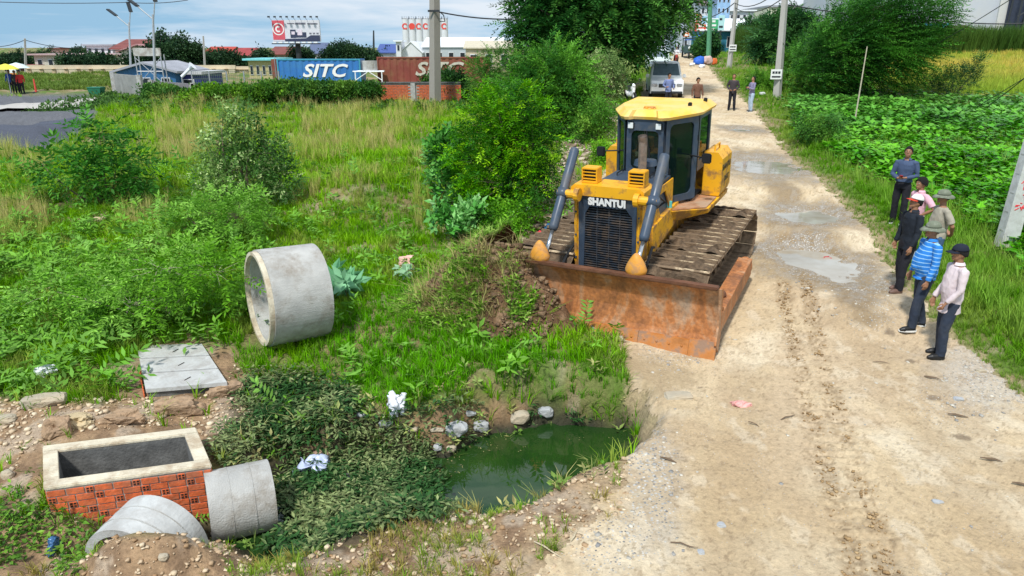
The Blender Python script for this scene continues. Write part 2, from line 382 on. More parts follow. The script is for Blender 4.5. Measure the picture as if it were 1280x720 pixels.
def gmat(name, rough=.95, bump=.6, fine=(.72, 1.25), spk=None):
    m = bpy.data.materials.new(name); m.use_nodes = True; nt = m.node_tree; N = nt.nodes; L = nt.links; b = N['Principled BSDF']; b.inputs['Specular IOR Level'].default_value = .25
    a = N.new('ShaderNodeAttribute'); a.attribute_name = 'col'; tc = N.new('ShaderNodeTexCoord')
    n = N.new('ShaderNodeTexNoise'); n.inputs['Scale'].default_value = 22; n.inputs['Detail'].default_value = 8; n.inputs['Roughness'].default_value = .7; L.new(tc.outputs['Object'], n.inputs['Vector'])
    mr = N.new('ShaderNodeMapRange'); mr.inputs[1].default_value = .3; mr.inputs[2].default_value = .7; mr.inputs[3].default_value = fine[0]; mr.inputs[4].default_value = fine[1]; L.new(n.outputs[0], mr.inputs[0])
    vm = N.new('ShaderNodeVectorMath'); vm.operation = 'SCALE'; L.new(a.outputs['Color'], vm.inputs[0]); L.new(mr.outputs[0], vm.inputs['Scale'])
    out = vm.outputs[0]
    wet = N.new('ShaderNodeAttribute'); wet.attribute_name = 'wet'
    if spk:
        v = N.new('ShaderNodeTexVoronoi'); v.inputs['Scale'].default_value = 26; L.new(tc.outputs['Object'], v.inputs['Vector'])
        gr = N.new('ShaderNodeAttribute'); gr.attribute_name = 'grit'
        th = N.new('ShaderNodeMath'); th.operation = 'LESS_THAN'; 
        ms = N.new('ShaderNodeMath'); ms.operation = 'MULTIPLY'; ms.inputs[1].default_value = .46; L.new(gr.outputs['Fac'], ms.inputs[0])
        L.new(v.outputs['Distance'], th.inputs[0]); L.new(ms.outputs[0], th.inputs[1])
        rp = N.new('ShaderNodeValToRGB'); rp.color_ramp.elements[0].color = (.16,.16,.16,1); rp.color_ramp.elements[1].color = (.62,.60,.55,1)
        sx = N.new('ShaderNodeSeparateColor'); L.new(v.outputs['Color'], sx.inputs[0]); L.new(sx.outputs[0], rp.inputs[0])
        mx = N.new('ShaderNodeMix'); mx.data_type = 'RGBA'; L.new(th.outputs[0], mx.inputs[0]); L.new(out, mx.inputs[6]); L.new(rp.outputs[0], mx.inputs[7]); out = mx.outputs[2]
    L.new(out, b.inputs['Base Color'])
    rr = N.new('ShaderNodeMapRange'); rr.inputs[3].default_value = rough; rr.inputs[4].default_value = .32; L.new(wet.outputs['Fac'], rr.inputs[0]); L.new(rr.outputs[0], b.inputs['Roughness'])
    bp = N.new('ShaderNodeBump'); bp.inputs['Strength'].default_value = bump; bp.inputs['Distance'].default_value = .03; L.new(n.outputs[0], bp.inputs['Height']); L.new(bp.outputs[0], b.inputs['Normal'])
    return m
ZZ = hgt(XX, YY)
sr = sdist(XX, YY, ROAD)
nz = (fbm(XX*2.5, YY*2.5, 61)-.5)
inroad = (sr + nz*.55) < 0
def gridmesh(name, X, Y, Z, keep, m, col, attrs, skirt=0):
    n, k = X.shape; idx = np.arange(n*k).reshape(n, k)
    Fc = np.stack([idx[:-1,:-1], idx[:-1,1:], idx[1:,1:], idx[1:,:-1]], -1)[keep]
    used = np.unique(Fc); mp_ = -np.ones(n*k, int); mp_[used] = np.arange(len(used))
    V = np.stack([X.ravel(), Y.ravel(), Z.ravel()], -1)[used]
    return npmesh(name, V, mp_[Fc], m, col=col.reshape(-1,3)[used], smooth=True, attrs={a: b.ravel()[used] for a, b in attrs.items()})
M_GROUND = gmat('ground_soil', fine=(.62, 1.35), bump=.9)
keep = np.ones((len(Y_)-1, len(U_)-1), bool)
SINK = np.where((sr < -.35) & (ZZ > -.05), .05, 0)*np.where(YY < 60, 1, 0)      # the ground sheet passes under the road sheet
wetg = (1-sstep(WATER+.02, WATER+.15, ZZ))*(sdist(XX, YY, DITCH) < 1.2)
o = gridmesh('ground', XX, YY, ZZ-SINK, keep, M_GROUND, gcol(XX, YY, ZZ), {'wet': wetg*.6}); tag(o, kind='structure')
# ------------------------------------------------------------------ road sheet (finer near the camera)
ys = [3.2]; 
while ys[-1] < 110: ys.append(ys[-1]*1.0042)
ys = np.array(ys); us = np.linspace(-.12, .86, 620)
RY, RU = np.meshgrid(ys, us, indexing='ij'); RX = RU*(RY+1.2)
RZ = hgt(RX, RY)
rs = sdist(RX, RY, ROAD); rn = (fbm(RX*2.5, RY*2.5, 61)-.5)
ins = (rs+rn*.55+(fbm(RX*11, RY*11, 63, 2)-.5)*.25) < .02
# wheel and crawler tracks as lines through photo points
def line(pts): return polyG(pts)
TRK = [line([(975,360),(990,420),(1000,470),(1012,520),(1030,590),(1052,650),(1075,740)]), line([(1005,360),(1018,420),(1030,470),(1048,530),(1072,600),(1100,680),(1115,740)])]
TRK2 = [line([(1040,400),(1090,440),(1150,520),(1200,600),(1260,720)]), line([(930,470),(925,560),(915,650),(905,740)]), line([(1150,470),(1210,540),(1290,620)])]
dt = np.minimum(pdist(RX, RY, TRK[0], False), pdist(RX, RY, TRK[1], False))
mn = fbm(RX*1.5, RY*1.5, 101); fn = fbm(RX*9, RY*9, 103, 3); ffn = fbm(RX*24, RY*24, 107, 2)
trk = (1-sstep(.07, .19, dt+(fn-.5)*.12))
lug = (np.sin(RY*2*PI/.16+RX*2) > 0)*1.0
trk_d = trk*sstep(.46, .54, mn*.30+fn*.28+ffn*.42+lug*.05)
dt2 = np.minimum(np.minimum(pdist(RX, RY, TRK2[0], False), pdist(RX, RY, TRK2[1], False)), pdist(RX, RY, TRK2[2], False))
soft2 = (1-sstep(.1, .5, dt2+(fn-.5)*.3))
pd_ = np.zeros_like(RX)
for i, (cx, cy, rx, ry, t) in enumerate(PUDW):
    dx = RX-cx; dy = RY-cy; 
    pd_ = np.maximum(pd_, 1-sstep(.8, 2.3, np.sqrt((dx/rx)**2+(dy/ry)**2)+(mn-.5)*1.6))
wetline = 1-sstep(.1, .55, pdist(RX, RY, line([(950,215),(985,250),(990,290),(1020,350),(1060,385),(1080,410)]), False)+(mn-.5)*.7)
wet = np.clip(np.maximum(pd_, wetline*.8), 0, 1)
# gravelly patches
px_, py_ = proj(RX, RY, RZ)
def blob(cx, cy, rx, ry): return 1-sstep(.6, 1.25, np.hypot((px_-cx)/rx, (py_-cy)/ry)+(fn-.5)*.8)
grit = np.maximum.reduce([blob(815,600,35,80)*.9, blob(770,680,60,45)*.7, blob(1240,470,60,45)*.8, blob(1190,500,60,40)*.5, pd_*.9, blob(1090,390,40,30)*.6, blob(850,440,60,25)*.7, blob(1030,250,30,40)*.4, blob(1120,640,60,50)*.25, np.full(RX.shape, .12)+(fn > .6)*.25])
def mixc(a, b, t): return a*(1-t[..., None])+np.array(b)[None, None, :]*t[..., None]
base = np.array((.60,.475,.305))[None, None, :]*np.ones(RX.shape+(1,))
base = mixc(base, (.66,.565,.41), sstep(.4, .7, mn)*.8)
base = mixc(base, (.52,.40,.26), sstep(.5, .7, fbm(RX*.7, RY*.7, 109)))
base = mixc(base, (.45,.42,.37), np.clip(np.maximum(blob(1230,470,80,50), blob(820,610,40,90)), 0, 1)*.6)
base = mixc(base, (.40,.29,.17), soft2*.5)
lg = fbm(RX*.35, RY*.22, 111, 3); base = mixc(base, (.44,.32,.18), sstep(.48,.62,lg)*.45); fr = fbm(RX*14, RY*5, 113, 3); base = mixc(base, (.40,.30,.19), sstep(.55,.66,fr)*.35); base = mixc(base, (.66,.56,.41), sstep(.60,.70,fbm(RX*4,RY*2.4,117,4))*.5)
base = mixc(base, (.25,.18,.10), np.clip(wet*1.25*sstep(.22,.5,mn+wet*.3), 0, 1)*.85)
base = mixc(base, (.34,.32,.29), pd_*sstep(.4,.6,fn)*.6)
base = mixc(base, (.27,.185,.10), trk_d*.5)
base = mixc(base, (.24,.17,.10), (ffn > .71)*.45)
base = mixc(base, (.33,.25,.15), blob(815,470,60,30)*.6)
# damp footprints and brown splashes
for (fx, fy, fr) in ((1138,455,.10),(1168,500,.11),(1200,548,.12),(1110,424,.12),(875,485,.05),(1160,474,.05),(1240,576,.07),(835,575,.06)):
    q = G0(fx, fy); base = mixc(base, (.20,.15,.10), (1-sstep(.6, 1, np.hypot((RX-q[0])/fr, (RY-q[1])/(fr*.8))+(fn-.5)*.9))*.8)
RZ2 = RZ+.012-trk*.018+(lug*trk*.012)-soft2*.008
RZ2 = np.where(ins, RZ2, RZ2)
M_ROAD = gmat('road_dirt', rough=.93, bump=.8, fine=(.8, 1.17), spk=True)
keep = (ins[:-1,:-1] | ins[1:,1:]) & (RZ[:-1,:-1] > -.16+.08*(fn[:-1,:-1]-.5)*2)
o = gridmesh('dirt_road', RX, RY, RZ2, keep, M_ROAD, base, {'wet': np.clip(wet*.8+trk_d*.1, 0, 1), 'grit': grit*.9}); tag(o, kind='structure')
# ------------------------------------------------------------------ water
def water(name, col, rough=.05, bump=.05, deep=None, bsc=3):
    m = bpy.data.materials.new(name); m.use_nodes = True; N = m.node_tree.nodes; L = m.node_tree.links; b = N['Principled BSDF']
    b.inputs['Roughness'].default_value = rough; b.inputs['Specular IOR Level'].default_value = .8; b.inputs['IOR'].default_value = 1.45
    tc = N.new('ShaderNodeTexCoord'); n = N.new('ShaderNodeTexNoise'); n.inputs['Scale'].default_value = 1.4; n.inputs['Detail'].default_value = 5; L.new(tc.outputs['Object'], n.inputs[0])
    r = N.new('ShaderNodeValToRGB'); r.color_ramp.elements[0].position = .35; r.color_ramp.elements[1].position = .7; r.color_ramp.elements[0].color = (*col, 1); r.color_ramp.elements[1].color = (*(deep or col), 1); L.new(n.outputs[0], r.inputs[0]); L.new(r.outputs[0], b.inputs['Base Color'])
    n2 = N.new('ShaderNodeTexNoise'); n2.inputs['Scale'].default_value = bsc; L.new(tc.outputs['Object'], n2.inputs[0]); bp = N.new('ShaderNodeBump'); bp.inputs['Strength'].default_value = bump; bp.inputs['Distance'].default_value = .05; L.new(n2.outputs[0], bp.inputs['Height']); L.new(bp.outputs[0], b.inputs['Normal'])
    return m
bm = bmesh.new(); bm.faces.new([bm.verts.new((x, y, WATER)) for x, y in ((-4.2,4.9),(2.4,5.2),(2.4,9.6),(-4.2,9.6))])
tag(obj('ditch_water', bm, water('ditch_water', (.012,.04,.008), .03, .02, (.02,.055,.010))), kind='structure')
M_PUD = water('puddle_water', (.50,.48,.42), .05, .02, (.33,.28,.20)); M_PUD.node_tree.nodes['Principled BSDF'].inputs['Alpha'].default_value = .86
for i, (cx, cy, rx, ry, t) in enumerate(PUDW):
    bm = bmesh.new(); zc = min(gz(cx+a, cy+b) for a in (-rx*.3,0,rx*.3) for b in (-ry*.3,0,ry*.3))
    zl = float(z0(cx, cy))-.028
    ring_ = []
    for k in range(40):
        a = 2*PI*k/40; x = cx+1.5*rx*math.cos(a); y = cy+1.5*ry*math.sin(a)
        ring_.append(bm.verts.new((x, y, zl)))
    bm.faces.new(ring_); tag(obj('puddle', bm, M_PUD), kind='structure')
# ================================================================== bulldozer
YEL = mat('dozer_yellow', (.80,.40,.012), .42, var=.06, vscale=3, dirt=(.26,.13,.05), damt=.85, dscale=4.5, dlo=.53, dhi=.66, zmud=(.5,2.2,.16), spec=.5)
YELR = mat('dozer_yellow_roof', (.86,.52,.06), .45, var=.06, dirt=(.75,.58,.33), damt=.5, dscale=2, dlo=.4, dhi=.6)
NAVY = mat('dozer_navy_paint', (.045,.068,.105), .42, var=.15, vscale=4, dirt=(.14,.13,.11), damt=.55, dscale=5, dlo=.5, dhi=.72)
BLK = mat('black_rubber', (.012,.013,.015), .5, var=.2)
STEEL = mat('polished_rod', (.62,.63,.64), .18, metal=.9, var=.05)
BLADE = mat('blade_rusty_steel', (.50,.20,.055), .5, var=.38, vscale=2.2, bump=.25, bscale=22, dirt=(.30,.20,.13), damt=.8, dscale=1.6, dlo=.45, dhi=.62, spec=.5)
BLADE_DK = mat('blade_dark_rust', (.13,.055,.028), .6, var=.4, vscale=5, bump=.3)
def rustmat(name, stops, sc_=1.5, st=(1.2,1.2,.45), rough=.55):
    m = bpy.data.materials.new(name); m.use_nodes = True; N = m.node_tree.nodes; L = m.node_tree.links; b = N['Principled BSDF']; b.inputs['Specular IOR Level'].default_value = .45
    tc = N.new('ShaderNodeTexCoord'); mp = N.new('ShaderNodeMapping'); mp.inputs['Scale'].default_value = st; L.new(tc.outputs['Object'], mp.inputs[0])
    n = N.new('ShaderNodeTexNoise'); n.inputs['Scale'].default_value = sc_; n.inputs['Detail'].default_value = 12; n.inputs['Roughness'].default_value = .68; n.inputs['Distortion'].default_value = .6; L.new(mp.outputs[0], n.inputs[0])
    r = N.new('ShaderNodeValToRGB'); cr_ = r.color_ramp
    while len(cr_.elements) < len(stops): cr_.elements.new(.5)
    for e_, (p_, c_) in zip(cr_.elements, stops): e_.position = p_; e_.color = (*c_, 1)
    L.new(n.outputs[0], r.inputs[0])
    n2 = N.new('ShaderNodeTexNoise'); n2.inputs['Scale'].default_value = 18; n2.inputs['Detail'].default_value = 8; L.new(tc.outputs['Object'], n2.inputs[0])
    mr = N.new('ShaderNodeMapRange'); mr.inputs[1].default_value = .3; mr.inputs[2].default_value = .7; mr.inputs[3].default_value = .72; mr.inputs[4].default_value = 1.25; L.new(n2.outputs[0], mr.inputs[0])
    vm = N.new('ShaderNodeVectorMath'); vm.operation = 'SCALE'; L.new(r.outputs[0], vm.inputs[0]); L.new(mr.outputs[0], vm.inputs['Scale']); L.new(vm.outputs[0], b.inputs['Base Color'])
    r2 = N.new('ShaderNodeMapRange'); r2.inputs[3].default_value = rough-.15; r2.inputs[4].default_value = rough+.25; L.new(n.outputs[0], r2.inputs[0]); L.new(r2.outputs[0], b.inputs['Roughness'])
    bp = N.new('ShaderNodeBump'); bp.inputs['Strength'].default_value = .3; bp.inputs['Distance'].default_value = .02; L.new(n2.outputs[0], bp.inputs['Height']); L.new(bp.outputs[0], b.inputs['Normal']); return m
BLADE = rustmat('blade_plate_rust', [(.30,(.15,.065,.03)),(.42,(.30,.12,.045)),(.50,(.44,.165,.05)),(.57,(.43,.23,.12)),(.66,(.36,.25,.17)),(.8,(.20,.12,.08))])
EDGE = mat('cutting_edge_orange', (.50,.19,.045), .55, var=.35, vscale=4, bump=.3, dirt=(.20,.16,.13), damt=.8, dscale=4, dlo=.46, dhi=.60)
CAPM = mat('worn_orange_cap', (.72,.32,.04), .5, var=.2, vscale=9, dirt=(.42,.22,.10), damt=.8, dscale=9, dlo=.45, dhi=.6)
SHOE = mat('track_shoe_mud', (.28,.20,.125), .8, var=.5, vscale=7, bump=.9, bscale=40, dirt=(.13,.085,.05), damt=.85, dscale=4, dlo=.45, dhi=.6)
SHOEB = mat('shoe_bright_edge', (.50,.39,.25), .7, var=.3, vscale=9, bump=.5, bscale=50, dirt=(.15,.10,.06), damt=.9, dscale=6, dlo=.44, dhi=.54)
MUD = mat('packed_mud', (.125,.085,.052), .9, var=.5, vscale=12, bump=1, bscale=60)
EXH = mat('exhaust_rust', (.24,.19,.16), .5, metal=.3, var=.3, vscale=14, dirt=(.36,.24,.16), damt=.6, dscale=10)
LAMP = mat('lamp_glass', (.75,.78,.78), .1, var=.03, spec=.8)
def glassmat(name, col, alpha=.75):
    m = bpy.data.materials.new(name); m.use_nodes = True; N = m.node_tree.nodes; L = m.node_tree.links; b = N['Principled BSDF']
    b.inputs['Base Color'].default_value = (*col, 1); b.inputs['Roughness'].default_value = .04; b.inputs['Specular IOR Level'].default_value = .6
    t = N.new('ShaderNodeBsdfTransparent'); t.inputs[0].default_value = (.55,.70,.66,1); mx = N.new('ShaderNodeMixShader'); mx.inputs[0].default_value = alpha
    L.new(t.outputs[0], mx.inputs[1]); L.new(b.outputs[0], mx.inputs[2]); L.new(mx.outputs[0], N['Material Output'].inputs[0]); return m
GLS = glassmat('cab_glass', (.006,.018,.016), .62)
WHT = mat('white_letter', (.82,.82,.80), .5, var=.02)
DANG = 28.0
dz = thing('bulldozer', 'yellow bulldozer with navy cab and rusty blade working on the dirt road', 'bulldozer', (1.20, 10.78, gz(2.2,12)-.10 if False else .03), R(180-DANG))
dz.rotation_euler = (R(-4.0), 0, R(180-DANG))
def D(name, mb, m, par=None, smooth=False): return obj(name, mb, m, par or dz, smooth)
# blade
prof = [(.16,.0),(.07,.12),(.0,.32),(-.035,.55),(-.03,.78),(.02,.98),(.10,1.12)]
bm = bmesh.new(); nx = 70; hw = 2.05
rows = []
for i in range(nx+1):
    x = -hw+2*hw*i/nx; col_ = []
    for k in range(25):
        t = k/24*(len(prof)-1); a = int(min(t, len(prof)-2)); f = t-a
        y = prof[a][0]*(1-f)+prof[a+1][0]*f; z = prof[a][1]*(1-f)+prof[a+1][1]*f
        y += (float(vnoise(x*3, z*4, 5))-.5)*.022
        col_.append(bm.verts.new((x, y, z)))
    for k in range(24, -1, -1):
        v = col_[k]; col_.append(bm.verts.new((x, v.co.y-.055, v.co.z)))
    rows.append(col_)
n_ = len(rows[0])
for i in range(nx):
    for k in range(n_): bm.faces.new((rows[i][k], rows[i+1][k], rows[i+1][(k+1)%n_], rows[i][(k+1)%n_]))
bm.faces.new(rows[0]); bm.faces.new(rows[-1][::-1]); bmesh.ops.recalc_face_normals(bm, faces=bm.faces)
blade = D('blade', bm, BLADE)
m = MB(); m.box((-hw,.03,1.105),(hw,.16,1.155),.012); D('top_lip', m, BLADE_DK, blade)
for a, b in ((-1.68,-.9),(-.895,.0),(.005,.895),(.90,1.68)):
    m = MB(); m.hull8([(a,.19,-.03),(b,.19,-.03),(b,.13,-.03),(a,.13,-.03),(a,.085,.23),(b,.085,.23),(b,.035,.23),(a,.035,.23)])
    for q in range(4): x = a+.1+q*(b-a-.2)/3; m.ball((x,.125,.14),.018)
    D('cutting_edge', m, EDGE, blade)
for s in (-1,1):
    m = MB(); a, b = (s*1.685, s*2.08); m.hull8([(a,.20,-.04),(b,.215,-.05),(b,.13,-.05),(a,.13,-.04),(a,.09,.25),(b,.095,.27),(b,.03,.27),(a,.03,.25)]); D('end_bit', m, EDGE, blade)
    m = MB(); m.prism([(.15,.25),(.04,.5),(.04,.85),(.12,1.12),(-.10,1.05),(-.14,.3),(-.05,.05)], 'x', s*2.055, s*2.085); D('end_plate', m, BLADE, blade)
for x in (-1.4,-.5,.5,1.4):
    m = MB(); m.box((x-.03,-.30,.15),(x+.03,-.06,.98),.01); D('stiffener', m, BLADE_DK, blade)
m = MB(); m.box((-1.95,-.30,.22),(1.95,-.08,.40),.02); m.box((-1.95,-.22,.80),(1.95,-.08,.92),.02); D('back_beam', m, BLADE_DK, blade)
for s in (-1,1):
    # push arm outside the crawler
    m = MB(); A = Vector((s*1.93,-.22,.42)); B = Vector((s*1.86,-2.95,.40)); d = (B-A)
    for (o1,o2) in ((0,1),):
        w, h = .12, .15
        m.hull8([(A.x-w,A.y,A.z-h),(A.x+w,A.y,A.z-h),(A.x+w,A.y,A.z+h),(A.x-w,A.y,A.z+h),(B.x-w,B.y,B.z-h),(B.x+w,B.y,B.z-h),(B.x+w,B.y,B.z+h),(B.x-w,B.y,B.z+h)])
    m.ball((B.x,B.y,B.z),.17,(.8,1,1)); arm = D('push_arm', m, BLADE)
    m = MB(); m.tube([(s*1.55,-.25,.62),(s*1.90,-1.0,.60)],.07,10); D('tilt_brace', m, BLADE_DK)
    m = MB()
    for q in (-.07,.07): m.prism([(-.42,.45),(-.1,.45),(-.1,.72),(-.2,.80),(-.36,.70)], 'x', s*1.95+q-.015, s*1.95+q+.015)
    m.tube([(s*1.95-.12,-.28,.66),(s*1.95+.12,-.28,.66)],.035,8); D('arm_bracket', m, BLADE, blade)
# crawler tracks
RAD, YF, YB, ZC = .43, -1.05, -4.45, .50
def tpath(s_):
    Ls = YF-YB; per = 2*Ls+2*PI*RAD; s_ %= per
    if s_ < Ls: sag = .03*math.sin(PI*s_/Ls); return (YF-s_, ZC+RAD-sag, 0)              # top, running back
    s_ -= Ls
    if s_ < PI*RAD: a = s_/RAD; return (YB-RAD*math.sin(a), ZC+RAD*math.cos(a), a)
    s_ -= PI*RAD
    if s_ < Ls: return (YB+s_, ZC-RAD, PI)
    s_ -= Ls; a = s_/RAD; return (YF+RAD*math.sin(a), ZC-RAD*math.cos(a), PI+a)
PER = 2*(YF-YB)+2*PI*RAD; NS = 38; PIT = PER/NS
def shoe_mesh(seed):
    rr = random.Random(seed); m = MB(); w = .55
    m.box((-w,-PIT*.49,.0),(w,PIT*.49,.022),.004); m.box((-w,-PIT*.49,.02),(w,-PIT*.49+.045,.075),.004)
    m.cur = 2; m.box((-w+.002,-PIT*.49-.001,.068),(w-.002,-PIT*.49+.044,.079),.003)
    m.cur = 0; m.box((-.16,-PIT*.5,-.06),(-.09,PIT*.5,0)); m.box((.09,-PIT*.5,-.06),(.16,PIT*.5,0))
    m.cur = 1; g = 26; amp = rr.uniform(.03,.075); V = []; ox = rr.uniform(0,50)
    for i in range(g+1):
        for j in range(6):
            x = -w+.01+(2*w-.02)*i/g; y = -PIT*.44+.02+(PIT*.88-.02)*j/5
            h = amp*1.9*max(0, float(vnoise(x*6+ox, y*14+seed, 3))*1.5-.45)+.012*float(vnoise(x*30+ox, y*40, 4)); edge = min(1,(w-abs(x))*12)
            V.append((x, y, .0225+h*edge-(.004 if j in (0,5) else 0)))
    m.add(V, [(i*6+j,(i+1)*6+j,(i+1)*6+j+1,i*6+j+1) for i in range(g) for j in range(5)])
    me = bpy.data.meshes.new('track_shoe'); m.fill(me)
    for x in (SHOE, MUD, SHOEB): me.materials.append(x)
    return me
shoes = [shoe_mesh(k) for k in range(9)]
for s in (-1,1):
    X0 = s*1.15
    m = MB()
    for k in range(NS):
        y, z, a = tpath(k*PIT+.05); y2, z2, a2 = tpath(k*PIT+.05+PIT*.8)
        for q in (-.125,.125): m.tube([(X0+q,y,z-.03*math.cos(a)),(X0+q,y2,z2-.03*math.cos(a2))],.035,6)
    tr = D('track', m, MUD); tr['label'] = 'muddy crawler chain with wide steel shoes'
    for k in range(NS):
        o = bpy.data.objects.new('track_shoe', shoes[(k*5+(3 if s > 0 else 0)) % 9]); link(o, tr)
        y, z, a = tpath(k*PIT)
        o.location = (X0, y, z); o.rotation_euler = (a+R(random.uniform(-1.5,1.5)), 0, 0)
    m = MB(); m.box((X0-.22,YB+.3,.28),(X0+.22,YF-.15,.62),.04); m.box((X0-.30,YB+.7,.60),(X0+.30,YF-.45,.68),.03); m.box((s*.5,-2.3,.45),(s*.95,-2.0,.75),.03); m.box((s*.5,-3.9,.45),(s*.95,-3.6,.75),.03); D('track_frame', m, MUD)
    m = MB(); m.ring((X0,YF,ZC),(1,0,0),.0001,.36,.14,28); m.ring((X0,YF,ZC),(1,0,0),.12,.40,.05,28); D('idler_wheel', m, SHOE)
    m = MB(); m.ring((X0,YB,ZC),(1,0,0),.0001,.34,.12,28)
    for k in range(22): a = 2*PI*k/22; m.box((-.05,-.02,.33),(.05,.02,.40), 0, Matrix.Translation((X0,YB,ZC)) @ Matrix.Rotation(a,4,'X'))
    m.ring((X0+s*.12,YB,ZC),(1,0,0),.0001,.24,.2,24); m.ring((X0+s*.26,YB,ZC),(1,0,0),.0001,.16,.12,24); D('sprocket', m, SHOE)
    for k in range(7):
        y = YB+.55+k*(YF-YB-1.05)/6; m = MB(); m.ring((X0,y,.22),(1,0,0),.0001,.105,.34,16); m.ring((X0,y,.22),(1,0,0),.0001,.13,.2,16); D('track_roller', m, SHOE)
    for y in (-2.2,-3.4): m = MB(); m.ring((X0,y,.79),(1,0,0),.0001,.07,.3,14); D('carrier_roller', m, SHOE)
# chassis
m = MB(); m.box((-.48,-4.5,.40),(.48,-1.45,1.20),.04); m.box((-.55,-4.75,.6),(.55,-4.45,1.5),.05); D('chassis', m, YEL)
m = MB(); m.box((-1.3,-2.25,.42),(1.3,-2.05,.62),.03); D('equalizer_bar', m, BLADE_DK)
# radiator guard, grille
GZ = 2.16; GY = -.95
m = MB()
m.box((-.62,GY-.42,.2),(-.53,GY,GZ-.02),.03); m.box((.53,GY-.42,.2),(.62,GY,GZ-.02),.03)
m.prism([(-.64,GZ-.17),(.64,GZ-.17),(.66,GZ-.12),(.66,GZ-.04),(.60,GZ+.01),(-.60,GZ+.01),(-.66,GZ-.04),(-.66,GZ-.12)],'y',GY-.46,GY+.03)
m.box((-.6,GY-.42,.16),(.6,GY,.28),.02)
rg = D('radiator_guard', m, YEL); rg.scale = (.95,1,1); rg.location = (.045,0,0)
m = MB()     # navy surround, sloping inwards to the grille
o_ = [(-.53,GZ-.17),(.53,GZ-.17),(.53,.30),(-.53,.30)]; i_ = [(-.43,GZ-.42),(.43,GZ-.42),(.46,.34),(-.46,.34)]
i2 = [(-.34,GZ-.36),(.34,GZ-.36)]
def P3(p, y): return (p[0], y, p[1])
V = [P3(o_[0],GY-.01),P3(o_[1],GY-.01),P3(o_[2],GY-.01),P3(o_[3],GY-.01), P3(i2[0],GY-.03),P3(i2[1],GY-.03),(.43,GY-.07,GZ-.50),(.46,GY-.06,.34),(-.46,GY-.06,.34),(-.43,GY-.07,GZ-.50)]
m.add(V, [(0,1,5,4),(1,6,5),(1,2,7,6),(2,3,8,7),(3,0,9,8),(0,4,9)])
V2 = [(a,b-.05,c) for a,b,c in V]; m.add(V2, [(0,1,5,4),(1,6,5),(1,2,7,6),(2,3,8,7),(3,0,9,8),(0,4,9)])
gp = D('grille_surround', m, NAVY, rg)
m = MB(); m.box((-.5,GY-.30,.3),(.5,GY-.26,GZ-.2)); D('radiator_core', m, BLK, rg)
m = MB(); z = .36
GRB = mat('grille_bars', (.035,.045,.06), .4, var=.3, dirt=(.13,.09,.06), damt=.7, dscale=8)
while z < GZ-.38: m.box((-.47,GY-.12,z),(.47,GY-.075,z+.014)); z += .042
for x in (-.22,-.02,.2): m.box((x,GY-.10,.34),(x+.012,GY-.068,GZ-.38))
D('grille', m, GRB, rg)
text_obj('grille_lettering', 'SHANTUI', .165, WHT, rg, basis((0,GY+.012,GZ-.262),(-1,0,0),(0,.10,1)), .006, bold=.009, sx=.98)
for s in (-1,1):
    m = MB(); x = s*.40
    m.box((x-.14,GY-.34,GZ+.01),(x+.14,GY-.10,GZ+.05),.01)
    for q in (-1,1): m.box((x+q*.125-.012,GY-.32,GZ+.03),(x+q*.125+.012,GY-.10,GZ+.26),.006)
    m.box((x-.13,GY-.32,GZ+.235),(x+.13,GY-.09,GZ+.265),.008); m.box((x-.13,GY-.32,GZ+.03),(x+.13,GY-.28,GZ+.25))
    hb = D('headlight_guard', m, YEL)
    m = MB(); m.box((x-.11,GY-.24,GZ+.05),(x+.11,GY-.17,GZ+.23),.01); D('headlight', m, BLK, hb)
    m = MB()
    for k in range(3): m.box((x-.115,GY-.13,GZ+.075+k*.055),(x+.115,GY-.105,GZ+.09+k*.055))
    D('guard_bar', m, YEL, hb)
for x in (-.575,.575):
    for z in (.5,.9,1.3,1.7): m = MB(); m.tube([(x,GY-.005,z),(x,GY+.018,z)],.018,8); D('bolt', m, NAVY, rg)
for s in (-1,1):
    m = MB(); m.tube([(s*.60,-1.5,1.05),(s*.66,-1.2,1.15),(s*.70,-.8,.95),(s*.66,-.45,.80)],.024,8); D('hydraulic_hose', m, BLK)
    m = MB(); m.tube([(s*.30,-2.4,2.08),(s*.30,-2.4,2.12),(s*.30,-2.1,2.12),(s*.30,-2.1,2.08)],.012,6); D('hood_handle', m, BLK)
# hood
m = MB(); m.hull8([(-.52,-2.65,1.30),(.52,-2.65,1.30),(.52,-1.38,1.30),(-.52,-1.38,1.30),(-.50,-2.65,2.02),(.50,-2.65,2.02),(.52,-1.38,2.06),(-.52,-1.38,2.06)])
hood = D('hood', m, NAVY)
m = MB(); m.box((-.47,-2.55,2.04),(-.02,-1.5,2.062),.006,); m.box((.02,-2.55,2.04),(.47,-1.5,2.062),.006); D('hood_panel', m, NAVY, hood)
for s in (-1,1):
    m = MB(); m.prism([(-1.38,1.22),(-1.38,1.92),(-1.62,1.92),(-2.05,1.30),(-2.75,1.30),(-2.75,1.12)],'x',s*.53,s*.56); m.prism([(-1.9,1.98),(-2.65,1.98),(-2.65,1.40),(-2.55,1.40),(-2.2,1.86),(-1.9,1.86)],'x',s*.53,s*.555); D('side_panel', m, YEL, hood)
m = MB(); m.tube([(-.20,-1.95,2.0),(-.20,-1.95,2.70)],.072,16,cap=False); m.tube([(-.20,-1.95,2.70),(-.20,-1.91,2.82)],[.072,.078],16,cap=False); m.tube([(-.20,-1.95,2.0),(-.20,-1.92,2.815)],.06,16,cap=False); ex = D('exhaust_pipe', m, EXH, smooth=True)
m = MB(); m.ring((-.20,-1.925,2.77),(0,.3,1),.0001,.058,.01,16); D('mouth_disc', m, BLK, ex)  # black disc closing the exhaust pipe just below its mouth
